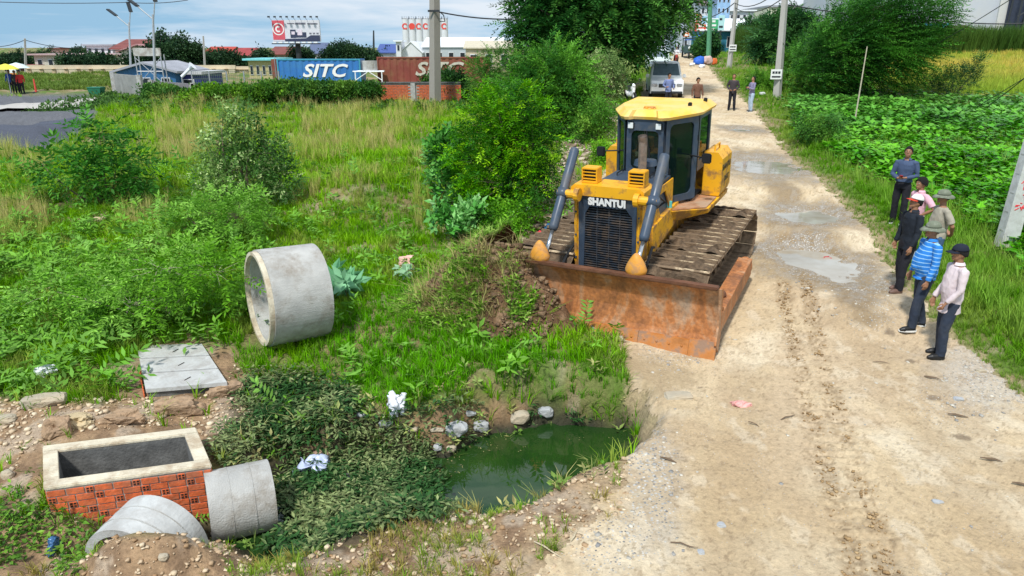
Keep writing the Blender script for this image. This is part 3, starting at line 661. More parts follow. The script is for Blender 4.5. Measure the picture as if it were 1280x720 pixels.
m = MB(); m.tube([(-.12,-2.38,2.02),(-.12,-2.38,2.24)],.16,20); m.tube([(-.12,-2.38,2.24),(-.12,-2.38,2.32)],[.21,.19],20); D('air_precleaner', m, NAVY)
# fenders and platforms
TREAD = mat('fender_tread', (.42,.20,.10), .7, var=.3, vscale=6, dirt=(.35,.28,.2), damt=.7)
for s in (-1,1):
    m = MB(); m.hull8([(s*.5,-2.5,1.18),(s*1.12,-3.0,1.30),(s*1.12,-4.5,1.30),(s*.5,-4.5,1.18),(s*.5,-2.35,1.42),(s*1.14,-2.9,1.40),(s*1.14,-4.5,1.40),(s*.5,-4.5,1.42)]); fe = D('fender', m, YEL)
    m = MB(); m.hull8([(s*.52,-2.42,1.425),(s*1.10,-2.95,1.41),(s*1.10,-3.7,1.41),(s*.52,-3.7,1.425),(s*.52,-2.42,1.44),(s*1.10,-2.95,1.425),(s*1.10,-3.7,1.425),(s*.52,-3.7,1.44)]); D('tread_plate', m, TREAD, fe)
    m = MB(); m.hull8([(s*.5,-1.4,.95),(s*.62,-1.4,.95),(s*.62,-2.9,1.2),(s*.5,-2.9,1.2),(s*.5,-1.4,1.42),(s*.60,-1.4,1.42),(s*.60,-2.9,1.50),(s*.5,-2.9,1.50)]); D('frame_side', m, YEL)
    # tank boxes behind the doors
    m = MB(); m.prism([(s*.80,1.42),(s*1.12,1.42),(s*1.15,1.52),(s*1.15,2.12),(s*1.06,2.24),(s*.80,2.24)],'y',-4.55,-3.78); tk = D('side_tank', m, YEL)
    m = MB(); m.tube([(s*.97,-3.9,2.23),(s*.97,-3.9,2.34),(s*.97,-4.25,2.34),(s*.97,-4.25,2.23)],.016,8); D('grab_rail', m, YEL, tk)
    if s < 0:
        text_obj('tank_lettering', 'SHANTUI', .16, BLK, tk, basis((s*1.153,-4.14,1.94),(0,-1,0),(0,0,1)), .002, sx=.95, bold=.003)
        text_obj('tank_lettering', 'DH17', .15, BLK, tk, basis((s*1.153,-4.20,1.70),(0,-1,0),(0,0,1)), .002, bold=.004)
m = MB(); m.box((-.8,-4.95,1.25),(.8,-4.45,1.95),.06); D('rear_tank', m, YEL)
# cab: front panel, slanted doors, sides, rear
pl = [(.36,-2.58),(.78,-3.25),(.78,-4.10),(-.78,-4.10),(-.78,-3.25),(-.36,-2.58)]
ZB, ZT = 1.50, 3.00
cab = thing('cab', None, None); cab.parent = dz; cab.scale = (.93,1,1); cab.location = (-.04,0,0)
m = MB()
def rrect(w0, w1, h0, h1, r, n=5):
    P = []
    for cx, cy, a0 in ((w1-r,h1-r,0),(w0+r,h1-r,90),(w0+r,h0+r,180),(w1-r,h0+r,270)):
        for k in range(n): a = R(a0+90*k/(n-1)); P.append((cx+r*math.cos(a), cy+r*math.sin(a)))
    return P
def panel(mf, mg, a, b, z0_, z1, gl, th=.05, r=.08):
    """frame quad between plan points a,b with a rounded glass opening gl=(u0,u1,v0,v1) in metres"""
    a = Vector((a[0],a[1],0)); b = Vector((b[0],b[1],0)); ux = (b-a).normalized(); n = ux.cross(Vector((0,0,1))); Lw = (b-a).length
    ip = rrect(gl[0]*Lw, gl[1]*Lw, gl[2], gl[3], r); k = len(ip)
    # outer ring points matched by angle
    cx, cy = (gl[0]+gl[1])/2*Lw, (gl[2]+gl[3])/2; op = []
    for (u, v) in ip:
        du, dv = u-cx, v-cy; t = 1e9
        if du > 1e-6: t = min(t, (Lw-cx)/du)
        if du < -1e-6: t = min(t, -cx/du)
        if dv > 1e-6: t = min(t, (z1-cy)/dv)
        if dv < -1e-6: t = min(t, (z0_-cy)/dv)
        op.append((cx+du*t, cy+dv*t))
    def w3(u, v, d): q = a+ux*u+n*d; return (q.x, q.y, v)
    V = [w3(u,v,0) for u,v in ip]+[w3(u,v,0) for u,v in op]+[w3(u,v,-th) for u,v in ip]+[w3(u,v,-th) for u,v in op]
    Fs = []
    for i in range(k):
        j = (i+1)%k; Fs += [(i,j,k+j,k+i),(2*k+j,2*k+i,3*k+i,3*k+j),(j,i,2*k+i,2*k+j)]
    # corner fill
    for (cu, cv) in ((0,z0_),(Lw,z0_),(0,z1),(Lw,z1)):
        best = sorted(range(k), key=lambda i: (op[i][0]-cu)**2+(op[i][1]-cv)**2)[:1][0]
        for j in ((best+1)%k, (best-1)%k):
            if abs(op[best][0]-op[j][0]) > 1e-4 and abs(op[best][1]-op[j][1]) > 1e-4:
                o = len(V); V.append(w3(cu,cv,0)); Fs.append((k+best,k+j,o))
    mf.add(V, Fs)
    mg.add([w3(u,v,-.02) for u,v in ip]+[w3(u,v,-.026) for u,v in ip], [tuple(range(k)), tuple(range(2*k-1,k-1,-1))])
    # rubber seal
    return [w3(u,v,.004) for u,v in ip]
def seal(name, loop, par):
    m = MB(); m.tube(loop+[loop[0]], .012, 6, cap=False); D(name, m, BLK, par)
specs = [('front_window', pl[5], pl[0], ZB+.2, (.12,.88,ZB+.52,ZT-.16)), ]
def cabpart(name, a, b, gl, wname, r=.08):
    mf, mg = MB(), MB(); lp = panel(mf, mg, a, b, ZB, ZT, gl, r=r); f = obj(name, mf, NAVY, cab); g = obj(wname, mg, GLS, f); 
    m = MB(); m.tube(lp+[lp[0]], .010, 6, cap=False); obj('seal', m, BLK, f); return f
cabpart('front_frame', pl[5], pl[0], (.13,.87,ZB+.62,ZT-.20), 'window', .09)
drR = cabpart('door', pl[0], pl[1], (.12,.86,ZB+.12,ZT-.10), 'window', .10)
drL = cabpart('door', pl[4], pl[5], (.14,.88,ZB+.12,ZT-.10), 'window', .10)
cabpart('side_frame', pl[1], pl[2], (.10,.90,ZB+.66,ZT-.08), 'window', .05)
cabpart('side_frame', pl[3], pl[4], (.10,.90,ZB+.66,ZT-.08), 'window', .05)
cabpart('rear_frame', pl[2], pl[3], (.08,.92,ZB+.7,ZT-.1), 'window', .06)
for dr, s in ((drR,1),(drL,-1)):
    p0 = Vector((s*.42,-2.67,0)); n = Vector((s*.835,.55,0))
    m = MB(); q = p0+n*.03+Vector((0,0,1.95)); m.tube([(q.x,q.y,q.z),(q.x+n.x*.04,q.y+n.y*.04,q.z),(q.x+n.x*.04,q.y+n.y*.04,q.z+.18),(q.x,q.y,q.z+.18)],.011,6); obj('door_handle', m, BLK, dr)
    for zz in (1.75,2.6):
        m = MB(); q = Vector((s*.79,-3.22,zz)); m.tube([(q.x+s*.012,q.y,zz-.05),(q.x+s*.012,q.y,zz+.05)],.018,8); obj('hinge', m, BLK, dr)
m = MB()
def off(p, d):
    c_ = (0,-3.4); v = Vector((p[0]-c_[0], p[1]-c_[1])); L_ = v.length; v = v*((L_+d)/L_); return (c_[0]+v.x, c_[1]+v.y)
base_ = [(.80,-3.12),(.86,-3.3),(.86,-4.25),(-.86,-4.25),(-.86,-3.3),(-.80,-3.12),(-.46,-2.50),(-.36,-2.42),(-.28,-2.42),(-.22,-2.50),(.22,-2.50),(.28,-2.42),(.36,-2.42),(.46,-2.50)]
k = len(base_); lo = [(x,y,ZT) for x,y in base_]; m1 = [(x*1.03,y+(.02 if y > -3 else 0),ZT+.05) for x,y in base_]; hi = [(*off((x*.93, y), -.07), ZT+.15) for x,y in base_]
m.add(lo+m1+hi, [tuple(range(k))[::-1]]+[(i,(i+1)%k,k+(i+1)%k,k+i) for i in range(k)]+[(k+i,k+(i+1)%k,2*k+(i+1)%k,2*k+i) for i in range(k)]+[tuple(range(2*k,3*k))])
roof = obj('roof', m, YELR, cab)
m = MB(); m.tube([(-.12,-2.75,ZT+.14),(-.1,-2.75,ZT+.18),(.1,-2.75,ZT+.18),(.12,-2.75,ZT+.14)],.016,6); m.ball((-.05,-2.75,ZT+.16),.03); m.ball((.06,-2.75,ZT+.16),.03); obj('lifting_lug', m, CAPM, roof)
for x, y in ((-.62,-3.25),(-.74,-3.9)): m = MB(); m.box((x-.035,y-.035,ZT+.14),(x+.035,y+.035,ZT+.21),.012); obj('roof_bolt', m, BLK, roof)
for s in (-1,1):
    m = MB(); m.box((s*.27-.06,-2.56,ZT-.17),(s*.27+.06,-2.48,ZT-.05),.02); lp = obj('work_lamp', m, BLK, cab)
    m = MB(); m.box((s*.27-.05,-2.484,ZT-.16),(s*.27+.05,-2.472,ZT-.06),.004); obj('lens', m, LAMP, lp)
    m = MB(); m.tube([(s*.74,-3.12,2.3),(s*.98,-3.0,2.3),(s*1.02,-3.0,2.3)],.014,6); mr_ = obj('mirror', m, BLK, cab)
    m = MB(); m.box((s*.98,-3.02,2.20),(s*1.16,-2.96,2.38),.02); obj('mirror_head', m, BLK, mr_)
m = MB(); m.tube([(.04,-2.555,ZT-.08),(-.04,-2.545,2.42)],.008,6); m.tube([(.0,-2.55,ZT-.08),(-.10,-2.545,2.30)],.012,6); m.tube([(-.10,-2.54,2.5),(-.10,-2.54,2.2)],.010,6); obj('wiper', m, BLK, cab)
m = MB(); m.box((-.24,-3.75,1.75),(.24,-3.30,1.92),.05); m.box((-.24,-3.88,1.85),(.24,-3.74,2.50),.05); obj('operator_seat', m, BLK, cab)
m = MB(); m.box((-.75,-4.0,1.40),(.75,-3.2,1.46)); m.box((-.3,-2.95,1.42),(.3,-2.62,1.95),.03); obj('cab_floor', m, BLK, cab)
# operator
CLOTH_W = mat('pale_cloth', (.66,.66,.64), .85, var=.12, vscale=9, bump=.4, bscale=14)
for s in (-1,1):
    m = MB(); x = s*.43
    pts = [(x,-2.52,2.02),(x+s*.02,-2.50,1.86),(x-s*.01,-2.49,1.70),(x+s*.03,-2.50,1.50)]
    m.tube(pts, [.02,.05,.045,.02], 8, sq=(1,.5)); obj('tied_cloth', m, CLOTH_W, cab, True)
m = MB(); m.box((-.60,-2.50,1.45),(-.40,-2.47,1.60),.005); obj('teal_card', m, mat('teal_card', (.12,.50,.48), .5), cab)
# lift cylinders
CYL = mat('cylinder_navy', (.055,.08,.12), .35, var=.1, dirt=(.15,.13,.1), damt=.4)
for s in (-1,1):
    T = Vector((s*.77,-1.32,2.66)); B = Vector((s*.76,-.10,1.16)); d = (B-T).normalized(); Lc = (B-T).length
    K = T+d*(Lc*.42); E = T+d*(Lc*.76)
    m = MB(); m.tube([T, T+d*.03, E-d*.06, E], [.070,.078,.078,.062], 16); m.tube([K-d*.07, K+d*.07],.10,14); m.tube([T+Vector((0,.02,.02)), T+Vector((0,-.05,-.10))],.03,8)
    cy = D('lift_cylinder', m, CYL, smooth=True)
    m = MB(); m.tube([E, B],.034,12); D('piston_rod', m, STEEL, cy, True)
    m = MB(); m.tube([K+Vector((s*-.28,0,0)), K+Vector((s*.07,0,0))],.075,12); m.tube([K+Vector((s*-.3,0,0)),K+Vector((s*-.22,0,0))],.11,12); D('cylinder_yoke', m, YEL)
    m = MB(); m.ball((K.x+s*.08,K.y,K.z),.06,(.6,1,1)); D('yoke_bolt', m, CYL, cy)
    # orange cap over the rod end
    bm = bmesh.new(); bmesh.ops.create_icosphere(bm, subdivisions=3, radius=1)
    for v in bm.verts:
        c = v.co; wz = .17*(1-.45*max(c.z,0)); v.co = Vector((c.x*wz, c.y*.12*(1-.3*max(c.z,0)), c.z*(.26 if c.z > 0 else .13)+ (0)))
        v.co += Vector((s*.80,.02,1.21))
    D('rod_end_cap', bm, CAPM, blade, True)
    m = MB(); m.tube([(s*.62,-1.2,1.75),(s*.80,-1.35,1.9),K+Vector((0,-.05,.12)),T+Vector((0,-.06,-.1))],.018,6); D('hose', m, BLK)
bpy.context.view_layer.update()
for ch in list(cab.children):
    ch.parent = dz; ch.scale = cab.scale; ch.location = cab.location
bpy.data.objects.remove(cab)
# ================================================================== foliage tools
LEAF = mat_leaf('foliage', .5, .30); LEAFW = mat_leaf('waxy_foliage', .32, .25, .5); DRY = mat_leaf('dry_grass', .7, .3, .2)
BARK = mat('bark', (.16,.12,.085), .9, var=.35, vscale=8, bump=.8, bscale=20)
BARKP = mat('pale_twig', (.50,.44,.33), .8, var=.2, vscale=8)
def T_tuft(nb, h, w, spread, lean=.5, seed=0):
    r = np.random.default_rng(seed); V = []; Fs = []
    for i in range(nb):
        a = r.uniform(0, 2*PI); d = np.array([math.cos(a), math.sin(a), 0]); s = np.array([-d[1], d[0], 0])
        if r.random() < .5: s = np.array([math.cos(a+1), math.sin(a+1), 0])
        p = d*r.uniform(0, spread*.3); hh = h*r.uniform(.55, 1.1); o = lean*r.uniform(.2, 1.1)*hh; ww = w*r.uniform(.7,1.2)
        q = [p, p+d*o*.28+np.array([0,0,hh*.55]), p+d*o+np.array([0,0,hh*(1-.25*o/hh)])]
        b = len(V); V += [q[0]-s*ww*.5, q[0]+s*ww*.5, q[1]-s*ww*.42, q[1]+s*ww*.42, q[2]-s*ww*.06, q[2]+s*ww*.06]
        Fs += [(b,b+1,b+3,b+2),(b+2,b+3,b+5,b+4)]
    return np.array(V), np.array(Fs)
def leafq(V, Fs, p, d, up, L, w, fold=.25, bend=.2):
    d = d/np.linalg.norm(d); s = np.cross(d, up); s = s/(np.linalg.norm(s)+1e-9); n = np.cross(s, d)
    b = len(V); m = p+d*L*.5+n*(-fold*w*.5); t = p+d*L-n*bend*L
    V += [p, p+d*L*.45+s*w*.5, t, p+d*L*.45-s*w*.5, m]; Fs += [(b,b+1,b+2,b+4),(b,b+4,b+2,b+3)]
def leafd(V, Fs, p, d, up, L, w):
    d = d/np.linalg.norm(d); s = np.cross(d, up); s = s/(np.linalg.norm(s)+1e-9)
    b = len(V); V += [p, p+d*L*.42+s*w*.5, p+d*L, p+d*L*.42-s*w*.5]; Fs += [(b,b+1,b+2,b+3)]
Zu = np.array([0,0,1.])
def T_spray(n, L, ll, lw, droop, seed=0, term=True):           # twig along +x with leaflets in pairs
    r = np.random.default_rng(seed); V = []; Fs = []
    for i in range(n):
        t = (i+.6)/n; p = np.array([L*t, 0, -droop*L*t*t])
        for s in (-1, 1):
            d = np.array([.45+r.uniform(-.2,.2), s*.9, r.uniform(-.45,.25)]); up = Zu+r.normal(0,.35,3)
            leafd(V, Fs, p+r.normal(0,.01,3), d, up, ll*r.uniform(.7,1.15)*(1-.3*abs(t-.5)), lw*r.uniform(.8,1.1))
    leafd(V, Fs, np.array([L,0,-droop*L]), np.array([1,0,-droop]), Zu, ll, lw)
    return np.array(V), np.array(Fs)
def T_clump(n, rad, ll, lw, seed=0):                            # a loose ball of leaves
    r = np.random.default_rng(seed); V = []; Fs = []
    for i in range(n):
        d = r.normal(0,1,3); d /= np.linalg.norm(d); p = d*rad*r.uniform(.2,1); dd = d*.6+r.normal(0,.6,3)+np.array([0,0,-.15])
        leafd(V, Fs, p, dd, Zu+r.normal(0,.5,3), ll*r.uniform(.6,1.2), lw*r.uniform(.7,1.2))
    return np.array(V), np.array(Fs)
def T_rosette(n, h, ll, lw, seed=0, tilt=(.2,1.0), stem=True):       # broad leaves round a stem
    r = np.random.default_rng(seed); V = []; Fs = []
    for i in range(n):
        a = i*2.4+r.uniform(-.4,.4); t = (i+1)/n; e = r.uniform(*tilt)
        d = np.array([math.cos(a)*math.cos(e), math.sin(a)*math.cos(e), math.sin(e)]); p = np.array([0,0,h*t*.9])+d*ll*.1
        leafq(V, Fs, p, d, Zu, ll*r.uniform(.7,1.1), lw*r.uniform(.8,1.1), .3, r.uniform(.0,.25))
    return np.array(V), np.array(Fs)
def T_petiole(n, h, ll, lw, spread, seed=0):                     # leaves held flat on stalks
    r = np.random.default_rng(seed); V = []; Fs = []
    for i in range(n):
        a = r.uniform(0,2*PI); o = np.array([math.cos(a), math.sin(a), 0]); p = o*spread*r.uniform(.1,1)+np.array([0,0,h*r.uniform(.55,1.1)])
        tilt = r.uniform(-.35,.55); d = np.array([math.cos(a+r.normal(0,.7)), math.sin(a+r.normal(0,.7)), tilt])
        leafq(V, Fs, p, d, Zu, ll*r.uniform(.7,1.2), lw*r.uniform(.8,1.2), .35, .12)
    return np.array(V), np.array(Fs)
def rotz(a):
    c, s = np.cos(a), np.sin(a); z = np.zeros_like(a); o = z+1
    return np.stack([np.stack([c,-s,z],-1), np.stack([s,c,z],-1), np.stack([z,z,o],-1)], -2)
def rotdir(D, roll=0):                 # matrices taking +x to D, +z to as near up as possible
    D = D/np.linalg.norm(D, axis=1, keepdims=True); up = np.zeros_like(D); up[:,2] = 1; up += RNG.normal(0,.25,up.shape)
    Yv = np.cross(up, D); Yv /= np.linalg.norm(Yv, axis=1, keepdims=True)+1e-9; Zv = np.cross(D, Yv)
    return np.stack([D, Yv, Zv], -1)
def instance(Ts, P, Rm, S, col, colvar=.18):
    """Ts templates, P (n,3), Rm (n,3,3), S (n,), col (n,3) -> V,F,colours"""
    n = len(P); pick = RNG.integers(0, len(Ts), n); Vo, Fo, Co = [], [], []; b = 0
    for k, (tv, tf) in enumerate(Ts):
        i = np.where(pick == k)[0]
        if not len(i): continue
        v = np.einsum('nij,kj->nki', Rm[i]*S[i][:,None,None], tv)+P[i][:,None,:]
        f = tf[None]+(np.arange(len(i))*len(tv))[:,None,None]
        # colour varies leaf by leaf
        nf = len(tf); lv = RNG.normal(1, colvar, (len(i), (len(tv)+3)//4)).clip(.5,1.6); c = col[i][:,None,:]*np.repeat(lv, 4, axis=1)[:, :len(tv), None]
        Vo.append(v.reshape(-1,3)); Fo.append(f.reshape(-1,tf.shape[1])+b); Co.append(c.reshape(-1,3)); b += len(i)*len(tv)
    return np.concatenate(Vo), np.concatenate(Fo), np.concatenate(Co)
def scatter(poly, dens, grow=0):       # world polygon, density(y) per m2
    xs = [p[0] for p in poly]; ys = [p[1] for p in poly]; x0, x1, y0, y1 = min(xs), max(xs), min(ys), max(ys); out = []
    y = y0
    while y < y1:
        st = max(.5, y*.05); y2 = min(y+st, y1); n = RNG.poisson((x1-x0)*(y2-y)*dens(y)); a = RNG.uniform(x0, x1, n); b = RNG.uniform(y, y2, n); m = inpoly(a, b, poly); out.append(np.stack([a[m], b[m]], -1)); y = y2
    return np.concatenate(out)
CLEAR = []                              # discs kept free of plants: x, y, r
def clearpts(P, road=.0, ditch=.05):
    x, y = P[:,0], P[:,1]; m = np.ones(len(P), bool)
    sr_ = sdist(x, y, ROAD)+(fbm(x*2.5, y*2.5, 61)-.5)*.55; m &= sr_ > road
    if ditch is not None: m &= hgt(x, y) > WATER+ditch
    for (cx, cy, r) in CLEAR: m &= np.hypot(x-cx, y-cy) > r
    return P[m]
def pm(P, poly, soft=10, nz=14):
    z = hgt(P[:,0], P[:,1]); return pmask(P[:,0], P[:,1], z, poly, soft, nz)
def mixv(a, b, t): return np.array(a)[None]*(1-t[:,None])+np.array(b)[None]*t[:,None]
def stuff(name, Ts, P, S, col, m, label, var=.18, tilt=.15, sink=.02):
    z = hgt(P[:,0], P[:,1])-sink; Rm = rotz(RNG.uniform(0, 2*PI, len(P)))
    tx = RNG.normal(0, tilt, len(P)); T = np.zeros((len(P),3,3)); T[:,0,0] = 1; T[:,1,1] = np.cos(tx); T[:,1,2] = -np.sin(tx); T[:,2,1] = np.sin(tx); T[:,2,2] = np.cos(tx)
    V, Fc, Cc = instance(Ts, np.column_stack([P, z]), T @ Rm, S, col, var)
    o = npmesh(name, V, Fc, m, col=np.clip(Cc, 0, .9)); return tag(o, label, 'vegetation', kind='stuff')
# ------------------------------------------------------------------ bushes and trees
def limb_pts(a, b, bow=.15, n=5):
    a = Vector(a); b = Vector(b); L_ = (b-a).length; w = Vector((random.uniform(-1,1), random.uniform(-1,1), random.uniform(-.3,.6)))*bow*L_
    return [a.lerp(b, t/n)+w*math.sin(PI*t/n)*(.7+.3*random.random()) for t in range(n+1)]
def bush(name, label, cat, base, lobes, nsp, Ts, colA, colB, S=(.8,1.3), group=None, trunk=.06, stems=3, droop=.15, m=None, flow=None, barkm=None, shell=.55, var=.2, inner=.25, tips=None, ell=True, crown='foliage', tname='trunk'):
    """lobes: list of (dx,dy,dz,rx,ry,rz) about the base"""
    t = thing(name, label, cat, base, 0, group)
    lob = np.array(lobes, float); vol = (lob[:,3]*lob[:,4]*lob[:,5])**(2/3); pick = RNG.choice(len(lob), nsp, p=vol/vol.sum())
    d = RNG.normal(0,1,(nsp,3)); d /= np.linalg.norm(d,axis=1,keepdims=True)
    r = shell+(1-shell)*RNG.random(nsp)**.6; inn = RNG.random(nsp) < inner; r[inn] *= RNG.random(inn.sum())**.5
    c = lob[pick]; bump = .78+.5*vnoise(d[:,0]*2.3+pick*7.7, d[:,1]*2.3+d[:,2]*1.9+pick*3.1, 9)
    P = c[:,:3]+d*c[:,3:6]*(r*bump)[:,None]
    P[:,2] = np.maximum(P[:,2], .05)
    D_ = d*np.array([1,1,.8])+RNG.normal(0,.45,(nsp,3))+np.array([0,0,.15-droop])
    if flow is not None: D_ = D_*.55+np.array(flow)
    sc_ = RNG.uniform(S[0], S[1], nsp)
    cn_ = vnoise(P[:,0]*1.6+P[:,2], P[:,1]*1.6-P[:,2]*1.4, 13)
    col = mixv(colA, colB, sstep(.3,.75,cn_))
    if tips is not None:
        hi = RNG.random(nsp) < .12; col[hi] = np.array(tips)
    V, Fc, Cc = instance(Ts, P, rotdir(D_), sc_, col, var)
    npmesh(crown, V, Fc, m or LEAF, col=np.clip(Cc,0,.9), parent=t)
    mb = MB(); 
    big = sorted(range(len(lob)), key=lambda i: -vol[i])
    if stems == 1:
        fork = Vector((lob[big[0]][0]*.3, lob[big[0]][1]*.3, max(.3, lob[:,2].min()*.6)))
        mb.tube(limb_pts((0,0,-.15), fork, .05), [trunk*1.25,trunk*1.1,trunk,trunk*.95,trunk*.9,trunk*.85], 8)
        for i in range(len(lob)):
            q = limb_pts(fork, lob[i][:3]+np.array([0,0,lob[i][5]*.3]), .12); mb.tube(q, [trunk*.7,trunk*.55,trunk*.45,trunk*.35,trunk*.25,trunk*.12], 6)
    else:
        for i in range(stems):
            l_ = lob[i % len(lob)]; q = limb_pts((random.uniform(-.1,.1), random.uniform(-.1,.1), -.1), Vector(l_[:3])+Vector((random.uniform(-.5,.5)*l_[3], random.uniform(-.5,.5)*l_[4], random.uniform(.0,.7)*l_[5])), .12)
            mb.tube(q, [trunk*(1-.15*k) for k in range(6)], 6)
    for i in range(min(60, nsp//12)):
        k = RNG.integers(0, nsp); e = Vector(P[k]); l_ = Vector(c[k][:3]); mb.tube(limb_pts(l_.lerp(e,.1), e, .1, 3), [trunk*.25,trunk*.2,trunk*.14,trunk*.07], 5)
    obj(tname, mb, barkm or BARK, t)
    return t
def blobs(rx, ry, h, n, seed, z0_=.45, k=.5):
    r = random.Random(seed); L_ = [(0,0,h*z0_,rx*.75,ry*.75,h*(1-z0_)*.95)]
    for i in range(n):
        a = 2*PI*i/n+r.uniform(-.4,.4); q = r.uniform(.35,.65); s = r.uniform(.7,1.1)*k
        L_.append((math.cos(a)*rx*q, math.sin(a)*ry*q, h*r.uniform(.28,.78), rx*s, ry*s, h*s*.55))
    return L_
# ================================================================== keep-clear spots
def clr(px, py, r, off=0): g = G(px, py); CLEAR.append((g.x, g.y, r))
bl = [(-1.9,-.3),(-1.2,-.2),(-.4,-.2),(.4,-.2),(1.0,-.2)]
def dzp(lx, ly):
    a = R(180-DANG); return (1.20+lx*math.cos(a)-ly*math.sin(a), 10.78+lx*math.sin(a)+ly*math.cos(a))
for lx in np.arange(-1.7,1.75,.5):
    for ly in np.arange(-4.8,.1,.45): p = dzp(lx, ly); CLEAR.append((p[0], p[1], .42))
for px, py, r in ((165,620,.75),(110,620,.5),(220,615,.5),(300,655,.55),(225,462,.75),(180,470,.4),(362,420,.45),(335,425,.35),(180,690,.5),(1256,309,.4)): clr(px, py, r)
NM = [(-9.5,5),(2.4,5),(2.4,9),(4,14),(-14,14),(-12,9)]
# ------------------------------------------------------------------ short green grass of the left meadow
P = scatter([(-36,4.6),(3,4.6),(3.5,14),(6,22),(9,46),(-50,46)], lambda y: 330 if y < 8 else 300 if y < 12 else 190 if y < 17 else 95 if y < 25 else 42)
P = clearpts(P, .0)
near = pm(P, P_SOILN, 14, 22); bank = pm(P, P_BANK, 8, 12); dark = pm(P, P_DARK, 12, 14); garb = pm(P, P_GARB, 6, 8); grv = pm(P, P_GRAV, 4, 4); straw = np.max([pm(P, q, 10, 10) for q in P_STRAW], 0)
n1 = fbm(P[:,0]*.9, P[:,1]*.9, 201); n2 = fbm(P[:,0]*2.4, P[:,1]*2.4, 203)
keep_ = RNG.random(len(P)) < (1-grv)*(1-bank*.97)*(1-dark*.9)*(1-garb*.85)*np.where(near > .5, sstep(.50,.60,n2)*.9, 1)*(.55+.45*sstep(.3,.5,n2))
P = P[keep_]; n1, n2, straw = n1[keep_], n2[keep_], straw[keep_]; nearp = near[keep_]
col = mixv((.105,.27,.016), (.19,.37,.03), sstep(.36,.62,n1+.10*sstep(12,20,P[:,1]))); br = sstep(.52,.66,n2)
col = col*(1-br[:,None]*.5)+np.array((.30,.27,.10))[None]*br[:,None]*.5
lush = pm(P, [(390,440),(440,380),(560,340),(620,400),(700,440),(790,470),(790,520),(620,500),(450,510),(400,490)], 25, 15)
col = col*(1-lush[:,None])+np.array((.10,.285,.02))[None]*lush[:,None]*RNG.uniform(.6,1.35,(len(P),1))
S = RNG.uniform(.55,1.15,len(P))*(.65+.7*n1)*np.where(nearp > .5, .5, 1)*np.where(P[:,1] > 18, 1.4, 1)*(1-.15*lush)
stuff('meadow_grass', [T_tuft(7,.24,.013,.12,.75,k) for k in range(5)], P, S, col, LEAF, 'short bright green grass covering the left meadow', .2)
# ------------------------------------------------------------------ dry seeding grass
pts = []
for q in P_STRAW+[[(340,120),(480,128),(470,150),(350,140)],[(520,215),(560,225),(550,300),(520,290)],[(140,230),(210,230),(210,290),(150,290)],[(0,250),(60,245),(60,300),(0,310)],[(370,235),(480,235),(470,260),(370,260)],[(730,120),(765,120),(765,140),(735,150)]]:
    w = polyG(q); y_ = np.mean([a[1] for a in w]); pts.append(scatter(w, lambda y: 55 if y < 20 else 26 if y < 30 else 16))
P = clearpts(np.concatenate(pts), .1); n = fbm(P[:,0]*1.1, P[:,1]*1.1, 207); P = P[RNG.random(len(P)) < sstep(.44,.57,n)*.85+.03]; n = fbm(P[:,0]*1.1, P[:,1]*1.1, 209)
stuff('dry_grass', [T_tuft(12,.75,.012,.2,.40,k+20) for k in range(4)], P, RNG.uniform(.6,1.15,len(P))*np.where(P[:,1] < 20, .75, 1), mixv((.44,.39,.17), (.34,.38,.10), sstep(.4,.6,n)), DRY, 'tall straw coloured seeding grass in patches on the meadow', .15, .12)
# ------------------------------------------------------------------ low leafy weeds
P = scatter([(-20,5.5),(1.5,5.5),(3,12),(0,22),(-26,24)], lambda y: 44 if y < 9 else 36 if y < 14 else 16)
P = clearpts(P, .05); lw_ = pm(P, [(-200,230),(130,235),(300,240),(420,300),(330,330),(300,420),(280,440),(190,430),(150,500),(-200,520)], 15, 25); n2 = fbm(P[:,0]*1.4, P[:,1]*1.4, 213)
nr = pm(P, P_SOILN, 14, 22); dk = pm(P, P_DARK, 12, 14); bk = pm(P, P_BANK, 6, 10)
corner = pm(P, [(-100,560),(50,560),(60,640),(120,660),(110,720),(-100,720)], 10, 12)
k_ = RNG.random(len(P)) < np.clip(np.maximum(lw_*(.35+.65*sstep(.4,.55,n2)), .26*sstep(.42,.58,n2))*(1-nr)*(1-bk)*(1-corner)*(1-dk*.8), 0, 1); P = P[k_]; n2 = n2[k_]
stuff('leafy_weeds', [T_spray(7,.42,.15,.042,.35,k) for k in range(4)]+[T_rosette(9,.32,.17,.06,k,(.0,.8)) for k in range(3)], P, RNG.uniform(.6,1.1,len(P)), mixv((.10,.25,.03), (.17,.33,.06), n2), LEAF, 'waist high leafy weeds over the left foreground', .22, .5, -.10)
P2 = P[RNG.random(len(P)) < .8]+RNG.normal(0,.12,(int((RNG.random(1)*0)[0])+0,2)) if False else P+RNG.normal(0,.1,P.shape)
stuff('leafy_weeds', [T_spray(7,.52,.19,.055,.5,k+9) for k in range(5)], P2[::2], RNG.uniform(.6,1.15,len(P2[::2])), mixv((.085,.22,.03), (.20,.36,.09), fbm(P2[::2,0]*3,P2[::2,1]*3,215)), LEAF, 'drooping compound leaves of the taller weeds', .25, .6, -.22)
